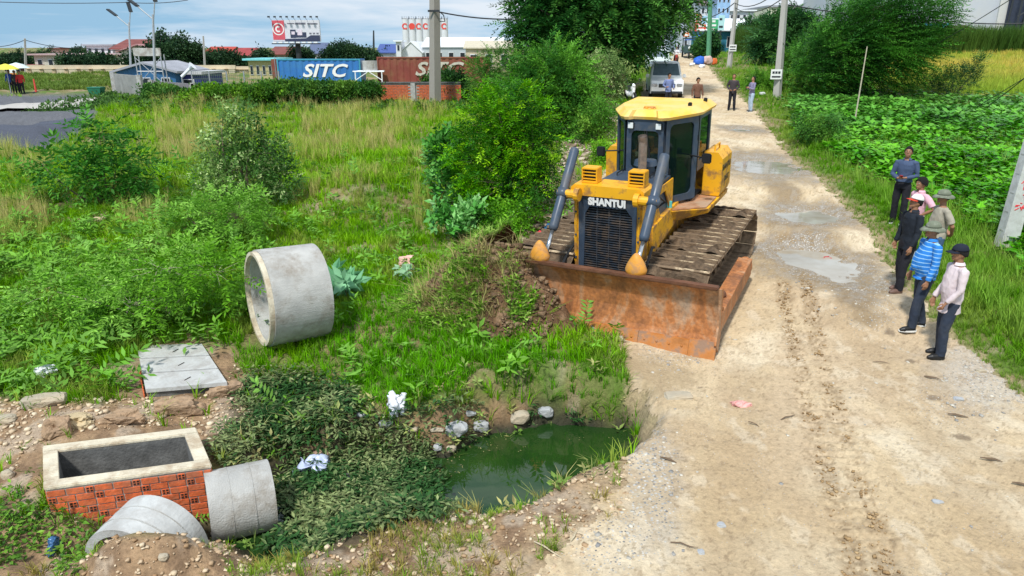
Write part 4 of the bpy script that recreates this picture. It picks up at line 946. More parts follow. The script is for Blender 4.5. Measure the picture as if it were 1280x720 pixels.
# ------------------------------------------------------------------ dark creeping plants down the ditch
P = scatter([(-5.2,5.6),(2.6,6),(3,9.8),(-5.2,11)], lambda y: 760)
x, y = P[:,0], P[:,1]; z = hgt(x, y); n = fbm(x*1.6, y*1.6, 217); sdw = sdist(x, y, DITCH)
leftp = pm(P, [(270,470),(470,470),(550,560),(548,635),(500,650),(400,700),(345,690),(345,600),(275,570)], 8, 10)
_px, _py = proj(x, y, np.maximum(z, WATER)); leftp = 1-sstep(-6, 8, sdist(_px, _py, [(285,530),(330,505),(400,500),(480,530),(550,570),(556,636),(500,652),(400,700),(350,690),(347,600),(275,570)])+(fbm(x*3,y*3,222)-.5)*85)
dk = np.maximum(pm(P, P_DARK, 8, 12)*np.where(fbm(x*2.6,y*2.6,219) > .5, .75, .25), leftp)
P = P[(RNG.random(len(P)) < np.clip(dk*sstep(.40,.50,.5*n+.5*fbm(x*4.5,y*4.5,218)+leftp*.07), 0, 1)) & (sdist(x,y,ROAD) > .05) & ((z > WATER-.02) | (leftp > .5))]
zz = np.maximum(hgt(P[:,0], P[:,1]), WATER+.01)
for (cx, cy, r) in CLEAR[-10:]: 
    k_ = np.hypot(P[:,0]-cx, P[:,1]-cy) > r*.8; P = P[k_]; zz = zz[k_]
n = fbm(P[:,0]*2, P[:,1]*2, 219)
Ts = [T_petiole(7,.10,.068,.026,.08,k) for k in range(5)]
V, Fc, Cc = instance(Ts, np.column_stack([P, zz]), rotz(RNG.uniform(0,2*PI,len(P))), RNG.uniform(.4,1.5,len(P))*(.7+.6*fbm(P[:,0]*1.3,P[:,1]*1.3,224)), mixv((.03,.08,.025), (.20,.24,.11), sstep(.38,.75,n+RNG.normal(0,.12,len(n)))), .5)
tag(npmesh('ditch_plants', V, Fc, LEAF, col=np.clip(Cc,0,.8)), 'dark small leaved creepers covering the ditch bank and water edge', 'vegetation', kind='stuff')
P = scatter([(-3.8,6.2),(1.6,6.6),(1.8,9.2),(-3.8,9.2)], lambda y: 26); P = P[(sdist(P[:,0],P[:,1],DITCH) < .7) & (sdist(P[:,0],P[:,1],ROAD) > .1) & (hgt(P[:,0],P[:,1]) > WATER-.15)]
stuff('ditch_stalks', [T_tuft(9,.26,.010,.1,.9,k+150) for k in range(3)]+[T_rosette(8,.16,.10,.04,k+155,(.1,.9)) for k in range(3)], P, RNG.uniform(.5,1.3,len(P)), mixv((.10,.22,.04), (.38,.34,.16), RNG.random(len(P))), LEAF, 'mixed green and withered stalks standing among the ditch creepers', .3, .3)
P = scatter([(-2,7),(1.9,7.2),(1.9,8.6),(-2,8.6)], lambda y: 90); sdw_ = sdist(P[:,0],P[:,1],DITCH); P = P[(hgt(P[:,0],P[:,1]) < WATER) & (RNG.random(len(P)) < sstep(-.45,.0,sdw_)*.8+.03)]
V, Fc, Cc = instance([T_petiole(3,.006,.03,.014,.05,k+160) for k in range(4)], np.column_stack([P, np.full(len(P), WATER+.004)]), rotz(RNG.uniform(0,6,len(P))), RNG.uniform(.5,1.3,len(P)), mixv((.12,.14,.05),(.30,.27,.14),RNG.random(len(P))), .3); tag(npmesh('floating_scum', V, Fc, LEAF, col=np.clip(Cc,0,.8)), 'dead leaves and bits floating along the pond edge', 'debris', kind='stuff')
P = scatter([(-5.2,5),(-2.6,5),(-2.6,7.4),(-5.4,8)], lambda y: 300); P = clearpts(P, 0); cn2 = fbm(P[:,0]*2.2,P[:,1]*2.2,245); P = P[RNG.random(len(P)) < pm(P, [(-100,545),(48,560),(56,640),(118,655),(105,735),(-100,735)], 6, 8)*sstep(.40,.52,cn2)]
stuff('corner_weeds', [T_petiole(8,.12,.07,.035,.1,k+130) for k in range(4)]+[T_tuft(7,.16,.008,.1,.9,k+140) for k in range(2)], P, RNG.uniform(.6,1.2,len(P)), mixv((.05,.14,.025), (.16,.28,.05), RNG.random(len(P))), LEAF, 'small leaved weeds on the soil at the lower left corner', .35, .4)
# ------------------------------------------------------------------ near bank sparse grass and stalks
P = scatter([(-5,4.8),(2,4.8),(1.8,7.6),(-4,7.2)], lambda y: 160); P = clearpts(P, -.12); nr = pm(P, P_SOILN, 14, 12); n = fbm(P[:,0]*1.8, P[:,1]*1.8, 221)
k_ = RNG.random(len(P)) < nr*sstep(.42,.58,n); P = P[k_]; n = n[k_]
stuff('bank_grass', [T_tuft(8,.13,.008,.1,.9,k+40) for k in range(4)], P, RNG.uniform(.5,1.4,len(P)), mixv((.28,.24,.08), (.12,.21,.03), sstep(.4,.65,fbm(P[:,0]*3,P[:,1]*3,223))), DRY, 'short olive and brown grass on the soil bank below the ditch', .25)
# ------------------------------------------------------------------ right verge
VER = [(2.0,4),(16,4),(22,14),(40,40),(60,110),(9,110),(6,50),(4,20)]
P = scatter(VER, lambda y: 260 if y < 12 else 170 if y < 18 else 80 if y < 30 else 22 if y < 60 else 7)
P = clearpts(P, .05, None); P = P[P[:,0] > P[:,1]*.06]
px, py = proj(P[:,0], P[:,1], hgt(P[:,0], P[:,1]))
FIELDP = [(985,128),(1060,118),(1120,126),(1300,128),(1700,140),(1700,420),(1290,345),(1240,285),(1120,235),(1050,200),(1000,165)]
fld = pm(P, FIELDP, 12, 14); yel = pm(P, P_YELR, 6, 4)
k_ = RNG.random(len(P)) < (1-fld*.75)*(1-yel); P = P[k_]; n1 = fbm(P[:,0]*.8, P[:,1]*.8, 227); edge = sstep(.9,.1,sdist(P[:,0],P[:,1],ROAD)) if False else 1-sstep(.1,1.0,sdist(P[:,0],P[:,1],ROAD))
col = mixv((.10,.25,.02), (.19,.29,.05), sstep(.4,.65,n1)); col = col*(1-.35*edge[:,None])+np.array((.22,.20,.08))[None]*.35*edge[:,None]
stuff('verge_grass', [T_tuft(8,.22,.013,.12,.75,k+60) for k in range(5)], P, RNG.uniform(.5,1.1,len(P))*(1-.45*edge)*np.where(P[:,1] > 24, 1.5, 1), col, LEAF, 'green grass verge along the right side of the dirt road', .2)
P = P[(RNG.random(len(P)) < .25) & (sdist(P[:,0],P[:,1],ROAD) > 1.0)]
stuff('verge_grass', [T_tuft(10,.5,.013,.2,.5,k+70) for k in range(4)], P, RNG.uniform(.6,1.1,len(P)), mixv((.12,.29,.03), (.24,.33,.08), fbm(P[:,0],P[:,1],229)), LEAF, 'taller loose grass between the verge and the leafy field', .2)
# ------------------------------------------------------------------ broad leaved field
P = scatter([(5,9),(22,9),(60,42),(14,46),(8,20)], lambda y: 60 if y < 16 else 42 if y < 24 else 22 if y < 34 else 13); fld = pm(P, FIELDP, 8, 10); P = P[RNG.random(len(P)) < fld]; n = fbm(P[:,0]*.5, P[:,1]*.5, 231)
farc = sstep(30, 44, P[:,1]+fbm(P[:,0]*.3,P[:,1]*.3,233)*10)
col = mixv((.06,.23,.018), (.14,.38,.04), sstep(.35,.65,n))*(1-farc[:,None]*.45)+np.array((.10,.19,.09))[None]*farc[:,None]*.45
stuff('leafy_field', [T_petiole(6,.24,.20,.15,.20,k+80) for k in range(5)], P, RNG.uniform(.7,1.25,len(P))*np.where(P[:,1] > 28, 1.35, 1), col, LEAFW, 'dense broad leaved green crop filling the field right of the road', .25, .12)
# ------------------------------------------------------------------ yellow far field and reeds
YF_ = polyG([(1100,120),(1180,122),(1600,124),(1600,66),(1120,62)]); P = scatter(YF_, lambda y: 13 if y < 60 else 8); n = fbm(P[:,0]*.22, P[:,1]*.35, 237)
nearg = 1-sstep(44,60,P[:,1]+(n-.5)*25)
col = mixv((.52,.43,.12), (.36,.40,.08), sstep(.4,.65,n)); col = col*(1-nearg[:,None]*.75)+np.array((.20,.34,.05))[None]*nearg[:,None]*.75
stuff('yellow_grass_field', [T_tuft(10,.62,.03,.45,.35,k+90) for k in range(4)], P, RNG.uniform(.6,1.1,len(P)), col, DRY, 'yellow tall grass field beyond the leafy crop', .12)
RD_ = [W(1120,66,84),W(1330,66,84),W(1330,66,90),W(1120,66,90)]; P = scatter([(26,84),(75,80),(77,86),(26,90)], lambda y: 22)
stuff('reeds', [T_tuft(16,3.0,.07,.8,.22,k+95) for k in range(4)], P, RNG.uniform(.75,1.1,len(P)), mixv((.035,.085,.02), (.09,.15,.03), fbm(P[:,0]*.6,P[:,1]*.6,239)), LEAF, 'dark green belt of tall reeds behind the yellow field', .25, .06)
# ------------------------------------------------------------------ far left rough grass
P = scatter([(-70,50),(-20,50),(-24,84),(-80,84)], lambda y: 7); px, py = proj(P[:,0], P[:,1], hgt(P[:,0],P[:,1])); P = P[(py < 113) & (px < 155)]
stuff('rough_grass', [T_tuft(10,.35,.05,.6,.5,k+99) for k in range(4)], P, RNG.uniform(.6,1.3,len(P)), mixv((.10,.17,.04), (.16,.22,.05), fbm(P[:,0]*.3,P[:,1]*.3,241)), LEAF, 'rough grass in front of the long cream wall', .2)
P = scatter([(-24,36),(4,36),(6,50),(-26,50)], lambda y: 16); P = clearpts(P, .3, None)
stuff('creeper_cover', [T_clump(26,.35,.16,.11,k) for k in range(4)], P, RNG.uniform(.6,1.2,len(P)), mixv((.035,.09,.025), (.09,.17,.04), fbm(P[:,0]*.6,P[:,1]*.6,243)), LEAF, 'low dark creepers in front of the brick wall', .25)
# ================================================================== single bushes and trees
SP1 = [T_spray(9,.42,.11,.035,.35,k+200) for k in range(4)]       # compound, drooping
SP2 = [T_spray(7,.28,.085,.03,.15,k+210) for k in range(4)]
SPL = [T_spray(11,.75,.16,.06,.30,k+220) for k in range(4)]
CLP = [T_clump(16,.20,.10,.055,k+230) for k in range(4)]
CLB = [T_clump(18,.45,.24,.13,k+240) for k in range(4)]
def gp_(px, py): g = G(px, py); return (g.x, g.y, g.z)
bush('shrub', 'small spreading shrub with drooping dark compound leaves beside the gravel heap', 'shrub', gp_(133,258), [(0,0,1.25,.55,.5,.45),(-.8,.1,.95,.55,.4,.25),(.75,0,1.15,.55,.4,.28),(.1,.2,1.75,.4,.35,.35),(.2,-.2,.75,.6,.5,.3),(-1.3,0,1.0,.35,.3,.12),(1.1,-.1,.75,.4,.3,.2)], 240, [T_spray(8,.62,.19,.06,.5,k+205) for k in range(4)], (.04,.14,.022), (.11,.28,.045), (.8,1.2), trunk=.025, stems=7, inner=.2)
bush('shrub', 'pale grey green bush standing behind the white stemmed weeds', 'shrub', gp_(312,262), [(0,0,.9,.85,.8,.7),(-.5,0,1.5,.6,.5,.5),(.5,.1,1.35,.6,.6,.55),(.1,0,2.1,.45,.4,.45),(-.75,0,.7,.5,.5,.5),(.85,0,.75,.45,.5,.5),(-.3,.1,2.3,.25,.25,.3)], 900, SP2+CLP, (.06,.14,.035), (.24,.36,.12), (.7,1.15), trunk=.03, stems=9, tips=(.42,.52,.24), inner=.15)
bush('shrub', 'sprawling shrub with pale tips at the left of the grey green bush', 'shrub', gp_(285,300), [(0,0,.55,.9,.6,.4),(-.7,.1,.4,.6,.4,.25),(.4,-.3,.5,.5,.4,.3)], 380, SP1, (.11,.25,.035), (.20,.38,.08), (.7,1.1), trunk=.02, stems=7)
t = bush('shrub', 'leggy weed shrub with bare white forked stems in the left foreground', 'shrub', gp_(205,400), [(.1,0,.85,.8,.6,.28),(-.8,.1,.55,.6,.5,.22),(.9,.1,.75,.5,.5,.25),(-.2,-.5,.45,.7,.4,.25),(-1.6,-.2,.5,.5,.4,.2)], 520, SP1, (.11,.26,.03), (.22,.40,.085), (.7,1.15), trunk=.016, stems=6, barkm=BARKP)
bush('shrub', 'large dense bright green bush beside the bulldozer', 'bush', gp_(632,262), [(0,0,1.5,1.15,1.0,1.3),(-.7,0,1.1,.7,.7,.8),(.6,-.2,1.2,.8,.7,.9),(.1,.1,2.3,.7,.65,.65),(-.3,-.1,2.0,.7,.6,.6),(.55,.2,2.05,.6,.6,.55),(0,-.6,.7,1.1,.7,.6)], 2500, SP2+[T_spray(8,.36,.10,.035,.2,k) for k in range(3)], (.025,.105,.013), (.12,.33,.022), (.75,1.2), trunk=.05, stems=7, tips=(.24,.46,.04))
CALO = [T_rosette(9,.34,.21,.12,k+300,(.1,1.0)) for k in range(4)]
bush('shrub', 'broad leaved pale shrub on the left flank of the dense bush', 'shrub', gp_(560,262), [(0,0,.75,.5,.5,.55),(.3,.2,1.25,.4,.4,.5),(-.25,.1,1.3,.35,.4,.5),(.0,.2,1.6,.3,.3,.3)], 210, CALO, (.07,.22,.04), (.20,.42,.13), (.6,1.0), trunk=.02, stems=6, m=LEAFW, droop=-.5)
bush('shrub', 'broad leaved blue green shrub leaning over the soil pile', 'shrub', gp_(573,305), [(0,0,.35,.45,.4,.3),(.35,.1,.55,.35,.3,.3),(-.35,.1,.45,.3,.3,.3)], 95, CALO, (.08,.26,.05), (.24,.46,.17), (.65,1.05), trunk=.018, stems=5, m=LEAFW, droop=-.5)
bush('plant', 'blue green broad leaved plant beside the upright concrete ring', 'plant', gp_(432,378), [(0,0,.25,.12,.12,.16),(-.22,.1,.38,.08,.1,.14)], 9, [T_rosette(13,.30,.27,.13,k+310,(.1,1.1)) for k in range(3)], (.16,.36,.20), (.24,.44,.27), (.9,1.15), trunk=.012, stems=2, m=LEAFW, droop=-2.0)
bush('plant', 'small pale leaved seedling lying beside the pink plastic scrap', 'plant', gp_(508,352), [(0,0,.12,.25,.15,.08)], 7, [T_rosette(5,.1,.2,.11,k+320,(0,.4)) for k in range(2)], (.26,.42,.26), (.34,.5,.34), (.7,1), trunk=.01, stems=2, m=LEAFW)
b = G(700,150); bush('tree', 'rounded mid green tree left of the road behind the dense bush', 'tree', gp_(688,170), [(0,0,1.9,1.7,1.5,1.2),(-1.1,0,1.5,1.1,1.0,.9),(1.0,.2,1.3,1.0,1.0,.9),(-.2,0,2.8,.9,.9,.6),(-.3,-.8,1.0,1.4,.9,.9),(.7,-.5,2.2,.8,.8,.7)], 2300, SPL+CLP, (.035,.12,.022), (.11,.27,.04), (.7,1.1), trunk=.10, stems=1)
bush('shrub', 'low tangle of leafy vines between the dense bush and the soil heap', 'shrub', gp_(622,292), [(0,0,.35,.7,.4,.35),(-.5,-.2,.3,.45,.4,.3),(.6,.1,.45,.5,.4,.35),(.1,-.5,.15,.5,.4,.25)], 420, SP2+CLP, (.03,.11,.015), (.13,.32,.035), (.6,1.0), trunk=.015, stems=6)
bush('shrub', 'pale tipped leggy shrub between the rounded tree and the dark shade tree', 'shrub', gp_(752,146), blobs(1.25,1.0,2.9,6,8,.5), 900, SP2+CLP, (.10,.18,.06), (.26,.35,.13), (.8,1.3), trunk=.05, stems=6, tips=(.42,.50,.24))
bush('shrub', 'low green shrubs on the rubbish heap behind the bulldozer', 'shrub', gp_(742,178), blobs(1.0,.8,1.5,5,9,.4), 520, CLP+SP2, (.07,.19,.03), (.18,.33,.06), (.8,1.2), trunk=.02, stems=5)
bush('shrub', 'small bright weed clump beside the left mirror of the bulldozer', 'shrub', gp_(762,208), blobs(.75,.6,.8,4,10,.35), 260, CLP, (.11,.28,.03), (.22,.40,.05), (.6,1.0), trunk=.012, stems=4)
dk = (.022,.085,.020); dk2 = (.085,.21,.045)
bush('tree', 'huge dark shade tree overhanging the parked white van', 'tree', (4.6,43.5,gz(4.6,43.5)), [(.4,0,5.2,3.8,4,3.0),(-2.4,0,4.4,2.4,3,2.4),(3.1,-.5,5.0,2.2,2.4,1.9),(1.5,0,7.3,3.4,3,2.0),(-1.8,0,7.2,2.8,3,2.2),(-1,-2,3.0,3.5,2.0,1.8),(1.6,-1.5,3.2,1.5,1.4,1.1),(4.6,.5,6.0,1.4,1.4,1.3)], 5200, [T_spray(10,1.1,.27,.10,.45,k+250) for k in range(5)], dk, dk2, (.8,1.3), trunk=.28, stems=1, var=.25, inner=.35)
bush('tree', 'large wind swept feathery tree at the edge of the leafy field', 'tree', gp_(1068,124), [(0,0,2.6,3.0,2.4,2.2),(-2.0,0,2.0,1.9,1.6,1.6),(1.8,0,3.7,2.2,1.9,1.5),(.3,0,4.7,1.9,1.7,1.1),(3.3,.2,4.4,1.3,1.2,.9),(-1.1,-.6,3.4,1.6,1.4,1.2),(.8,-.9,1.9,2.2,1.3,1.5),(-2.6,-.3,1.1,1.3,1.1,1.0),(2.3,-.2,2.6,1.5,1.3,1.2)], 4300, [T_spray(12,1.05,.17,.055,.35,k+260) for k in range(5)], (.025,.09,.018), (.085,.23,.04), (.8,1.25), trunk=.15, stems=1, flow=(.75,0,.28), var=.22, inner=.3)
bush('tree', 'flat topped dark tree behind the second utility pole', 'tree', (23.6,66,gz(23.6,66)), [(0,0,2.6,2.6,2,1.5),(-1.3,0,1.8,1.8,1.5,1.2),(1.5,0,3.3,1.8,1.4,1.0),(.3,0,4.0,1.6,1.3,.8)], 1500, CLB+[T_spray(9,1.0,.28,.1,.3,k) for k in range(3)], (.022,.075,.025), (.06,.15,.045), (.8,1.3), trunk=.16, stems=1)
for px, py, w, h, lb in ((1002,112,1.7,2.6,'rounded bright green bush left of the wind swept tree'),(985,84,1.5,1.9,'pale green bush between the tall concrete pole and the flat topped tree'),(1012,76,2.0,3.0,'leafy dark green bush behind the tall concrete pole'),(953,112,1.0,.9,'low rough green bush on the verge below the number sign')):
    bush('shrub', lb, 'shrub', gp_(px,py), blobs(w,w*.8,h,6,px,.45), int(650*w), CLB if py < 100 else SPL+CLP, (.06,.17,.03), (.14,.30,.045), (.6,1.0), trunk=.04, stems=5, group='bushes on the right verge')
bush('shrub', 'low dark shrub at the road end of the leafy field', 'shrub', gp_(1022,182), blobs(1.0,.8,1.05,6,31,.35), 420, SP1+CLP, (.05,.14,.03), (.12,.25,.045), (.7,1.1), trunk=.02, stems=6)
bush('shrub', 'spiky dark shrub in front of the yellow grass field', 'shrub', gp_(1188,124), [(0,0,.8,.7,.5,.7),(1.0,0,1.5,.5,.4,.7),(-.5,0,.8,.7,.5,.5),(-1.6,0,.6,1.0,.5,.5),(.7,0,1.0,.6,.4,.6)], 520, [T_spray(8,.55,.14,.04,-.1,k) for k in range(3)], (.03,.085,.03), (.07,.15,.04), (.7,1.1), trunk=.03, stems=7, droop=-.5)
for i, (px, py, w, h, cA, cB, lb) in enumerate(((385,128,3.3,1.05,(.03,.09,.02),(.10,.20,.035),'dark tangled bush below the blue container'),(440,130,2.2,1.1,(.035,.10,.02),(.12,.24,.04),'bush at the left end of the brick wall'),(318,132,2.7,1.0,(.045,.12,.02),(.12,.24,.03),'bush below the green fence right of the sheds'),(268,132,2.2,.9,(.06,.15,.02),(.14,.28,.03),'low bright bush beside the grey shed wall'),(563,126,1.9,1.7,(.025,.075,.02),(.07,.16,.03),'dark bush in front of the brown container'),(622,130,2.2,2.9,(.05,.14,.03),(.13,.27,.05),'tall green bush at the right end of the brown container'),(205,128,1.6,.8,(.05,.13,.03),(.13,.24,.05),'low weeds bush in front of the stone shed'))):
    g = G(px, py); bush('shrub', lb, 'shrub', (g.x,g.y,g.z), blobs(w*.85,w*.6,h,6,i+50,.4), int(520*w**.8), CLB if i != 5 else SPL, cA, cB, (.5,.85), trunk=.04, stems=5, group='bushes along the containers and sheds')
# ================================================================== things near the camera
def plane(px, py, z):
    r = ray(px, py); t = (z-H)/r[2]; return Vector((r[0]*t, r[1]*t, z))
CONC = mat('concrete_grey', (.42,.42,.40), .85, var=.16, vscale=4, bump=.5, bscale=60, dirt=(.25,.22,.18), damt=.8, dscale=2.6, dlo=.48, dhi=.64)
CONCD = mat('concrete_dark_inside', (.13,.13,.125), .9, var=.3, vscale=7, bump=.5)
CONCB = mat('concrete_bare_pale', (.48,.49,.48), .8, var=.12, vscale=7, bump=.3, dirt=(.36,.35,.33), damt=.8, dscale=4)
RIMC = mat('cement_rim', (.62,.56,.43), .85, var=.14, vscale=6, bump=.5, dirt=(.38,.29,.19), damt=.75, dscale=4, dlo=.48, dhi=.62)
BRK = mat('red_brick', (.62,.13,.04), .8, var=.3, vscale=9, bump=.4, dirt=(.38,.16,.09), damt=.6, dscale=7)
MORT = mat('mortar', (.36,.33,.29), .9, var=.2, bump=.5)
HOLE = mat('brick_hole', (.02,.012,.01), .9)
# upright concrete ring
c = G(362, 432); c.z += 0; A = R(33); ax = Vector((-math.cos(A), -math.sin(A), .03))
cr = .735; cen = Vector((c.x+.0, c.y+.28, gz(c.x, c.y+.2)+cr-.03))
t = thing('concrete_ring', 'large upright grey concrete pipe ring standing on the grass', 'concrete ring', (cen.x, cen.y, cen.z-cr))
def Lc(v): return Vector(v)-t.location
m = MB(); m.ring(Lc(cen), ax, .635, cr, .86, 72); o = obj('shell', m, CONC, t)
for p in o.data.polygons: p.use_smooth = False
m = MB(); m.ring(Lc(cen+ax*.46), ax, .66, .712, .08, 72); obj('socket_lip', m, RIMC, t)
# three small bolt stains are left to the material; a mortar patch by the foot
# half buried pipes at the chamber
def pipe(name, label, c_, ax, r0, r1, L_, group=None, m_=CONCB):
    t = thing(name, label, 'concrete pipe', (c_.x, c_.y, c_.z), 0, group); mb = MB(); mb.ring((0,0,0), ax, r0, r1, L_, 64); obj('shell', mb, m_, t)
    mb = MB(); a = Vector(ax).normalized(); mb.ring(a*(L_*.18), ax, r1-.01, r1+.006, .012, 64); mb.ring(-a*(L_*.16), ax, r1-.01, r1+.004, .010, 64); obj('seam', mb, CONC, t); return t
pipe('concrete_pipe', 'grey concrete pipe running from the brick chamber down into the ditch', plane(300,626,-.30), (math.cos(R(27)), math.sin(R(27)), -.04), .335, .385, .66, m_=CONC)
pipe('concrete_pipe', 'white arch of a half buried pipe in the rubble in front of the brick chamber', plane(186,690,-.36), (-.22,-1,-.10), .42, .50, .50)
# brick chamber
ZR = .16
cs = [plane(56,610,ZR), plane(263,582,ZR), plane(240,534,ZR), plane(58,560,ZR)]      # front left, front right, back right, back left
org = cs[0]; ex = (cs[1]-cs[0]); LX = ex.length; ang = math.atan2(ex.y, ex.x); LY = ((cs[3]-cs[0]).length+(cs[2]-cs[1]).length)/2*.97
ch = thing('brick_chamber', 'open rectangular red brick chamber with cement rim beside the ditch', 'brick chamber', (org.x, org.y, ZR-.85), ang)
Ht = .85; wt = .12
m = MB()
m.box((0,0,0),(LX,wt,Ht-.03)); m.box((0,LY-wt,0),(LX,LY,Ht-.03)); m.box((0,wt,0),(wt,LY-wt,Ht-.03)); m.box((LX-wt,wt,0),(LX,LY-wt,Ht-.03))
obj('mortar_core', m, MORT, ch)
def bricks(Lw, nrow, seed):
    m = MB(); r = random.Random(seed); z = 0
    for row in range(nrow):
        x = .005 if row % 2 else -.0; k = row; z = row*.078+.006
        while x < Lw-.02:
            end = (k % 3 == 2); w = (.075 if end else .165); w = min(w, Lw-.005-x); pr = r.uniform(.004,.011)
            if r.random() > .006 and w > .03:
                m.cur = 0; m.box((x,-pr,z),(x+w,.01,z+.066), .004)
                if end:
                    m.cur = 1
                    for a in (.010,.043):
                        for b in (.009,.038):
                            if w > .07: m.box((x+a,-pr-.002,z+b),(x+a+.022,-pr+.001,z+b+.019))
            x += w+.011; k += 1
    return m
o = obj('brick_face', bricks(LX, 10, 1), [BRK, HOLE], ch); o.location = (0,-.003,.03)
o = obj('brick_face', bricks(LY, 10, 2), [BRK, HOLE], ch); o.location = (LX+.003,0,.03); o.rotation_euler = (0,0,R(90))
o = obj('brick_face', bricks(LY, 10, 3), [BRK, HOLE], ch); o.location = (-.003,LY,.03); o.rotation_euler = (0,0,R(-90))
m = MB(); e = .012; w = wt+.015; zt = Ht-.03
m.box((-e,-e,zt),(LX+e,w,Ht+.012),.01); m.box((-e,LY-w,zt),(LX+e,LY+e,Ht+.012),.01); m.box((-e+.001,w-.004,zt+.001),(w,LY-w+.004,Ht+.010),.004); m.box((LX-w,w-.004,zt+.001),(LX+e-.001,LY-w+.004,Ht+.010),.004)
obj('rim', m, RIMC, ch)
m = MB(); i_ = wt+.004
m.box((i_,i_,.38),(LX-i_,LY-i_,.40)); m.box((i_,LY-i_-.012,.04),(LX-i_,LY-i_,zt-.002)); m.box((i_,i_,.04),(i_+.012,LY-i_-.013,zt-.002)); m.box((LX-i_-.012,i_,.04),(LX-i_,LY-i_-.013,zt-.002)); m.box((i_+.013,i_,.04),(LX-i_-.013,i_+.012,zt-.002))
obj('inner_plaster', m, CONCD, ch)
sv = ((cs[3]-cs[0])+(cs[2]-cs[1]))/2; sv = Matrix.Rotation(-ang,3,'Z') @ sv; SHR = sv.x/sv.y; kf = sv.y/LY
for o in list(ch.children):
    o.data.transform(Matrix.Translation(o.location) @ o.rotation_euler.to_matrix().to_4x4()); o.location = (0,0,0); o.rotation_euler = (0,0,0); o.data.transform(Matrix(((1,SHR*kf,0,0),(0,kf,0,0),(0,0,1,0),(0,0,0,1))))
# slabs on a brick base
zs = .12; q = [plane(182,487,zs), plane(284,478,zs), plane(252,430,zs), plane(171,432,zs)]
base = thing('slab_stand', 'low brick base under three grey concrete slabs on the eroded bank', 'brick base', (q[0].x, q[0].y, zs-.4))
m = MB(); ins = [q[0].lerp(q[2],.03), q[1].lerp(q[3],.05), q[2].lerp(q[0],.05), q[3].lerp(q[1],.02)]; ins[0] = q[0].lerp(q[1], .0)+Vector((.01,.03,0)); ins[3] = q[3]+Vector((-.03,0,0))
V = [tuple(Vector((p.x,p.y,zs-.4))-base.location) for p in ins]+[tuple(Vector((p.x,p.y,zs-.062))-base.location) for p in ins]; m.hull8(V); obj('mortar_core', m, CONCD, base)
m = MB(); e = (q[3]-q[0]); L_ = e.length
mb = bricks(L_+.02, 4, 8); o = obj('brick_face', mb, [BRK, HOLE], base); o.location = Vector((q[3].x-.035,q[3].y,zs-.38))-base.location; o.rotation_euler = (0,0,math.atan2(q[0].y-q[3].y, q[0].x-q[3].x))
for k, lb in enumerate(('concrete slab nearest the camera on the low brick base','middle concrete slab of the three on the low brick base','rear concrete slab of the three, farthest from the brick chamber')):
    a, b = k/3+.008, (k+1)/3-.008
    p0, p1, p2, p3 = q[0].lerp(q[3],a), q[1].lerp(q[2],a), q[1].lerp(q[2],b), q[0].lerp(q[3],b); c_ = (p0+p1+p2+p3)/4
    m = MB(); dz_ = .004*k
    V = [tuple(Vector((p.x-c_.x,p.y-c_.y,z+dz_))) for z in (-.055,0) for p in (p0,p1,p2,p3)]; m.hull8(V)
    h = p1.lerp(p0,.5)-c_; m.cur = 1; m.tube([(h.x*.3,h.y*.3,.004+dz_),(h.x*.3+.04,h.y*.3+.1,.006+dz_)],.006,5)
    o = obj('concrete_slab', m, [CONCB, HOLE]); o.location = (c_.x,c_.y,zs); tag(o, lb, 'concrete slab', 'slabs on the brick base')
# rocks, chunks
def rock_bm(r, seed, sc=(1,1,.7), sub=3, rough=.35, facet=True):
    bm = bmesh.new(); bmesh.ops.create_icosphere(bm, subdivisions=sub, radius=1); o = Vector((seed*3.1, seed*1.7, seed))
    for v in bm.verts:
        n = mnoise.noise(v.co*1.1+o)*rough*1.3+mnoise.noise(v.co*3+o)*rough*.4; c = v.co*(1+n)
        for ax_ in range(3):
            lim = .70+.2*((seed*(ax_+3)) % 7)/7
            if abs(c[ax_]) > lim: c[ax_] = math.copysign(lim+(abs(c[ax_])-lim)*.3, c[ax_])
        c *= 1+mnoise.noise(v.co*7+o)*rough*.18
        v.co = Vector((c.x*sc[0]*r, c.y*sc[1]*r, c.z*sc[2]*r))
    return bm
STW = mat('pale_limestone', (.42,.37,.28), .85, var=.15, vscale=6, bump=.5, dirt=(.42,.33,.22), damt=.6, dscale=4)
STG = mat('grey_stone', (.40,.42,.44), .8, var=.2, vscale=6, bump=.5, dirt=(.25,.24,.2), damt=.5)
SOILM = mat('eroded_soil', (.38,.26,.16), .95, var=.3, vscale=7, bump=1, bscale=25, dirt=(.22,.15,.1), damt=.7, dscale=5)
def rock(px, py, wpx, sc, m_, seed, label, name='stone', cat='stone', rz=0, sink=.25, group=None, off=0):
    if name == 'earth_block': sink = .55
    g = G(px, py); g.z = max(g.z, WATER) if off == 0 else g.z; r = wpx/2*mpx(px, py, g.y)*.95
    o = obj(name, rock_bm(r, seed, sc, 4 if name == 'earth_block' else 3, .75 if name == 'earth_block' else .35), m_); o.location = (g.x, g.y, g.z+r*sc[2]*(.8-sink)); o.rotation_euler = (0,0,rz); return tag(o, label, cat, group)
rock(57,505,62,(1,.42,.30),STW,3,'long pale broken concrete chunk lying at the edge of the left bank','concrete_chunk','concrete chunk',R(14))
rock(8,527,34,(1,.6,.35),STW,4,'pale concrete chunk cut by the left edge of the photo','concrete_chunk','concrete chunk')
rock(124,278,20,(1,.7,.5),mat('tan_stone',(.60,.46,.30),.85,var=.15,bump=.4),5,'tan stone in the grass under the dark drooping shrub')
rock(72,540,46,(.8,1,.8),SOILM,6,'split earth block at the crack in the left bank','earth_block','earth block',rz=.4)
rock(100,528,44,(1,.8,.5),mat('tan_crust',(.50,.40,.24),.9,var=.2,bump=.5),7,'tan crust slab tilted beside the split earth block','earth_block','earth block',rz=-.3)
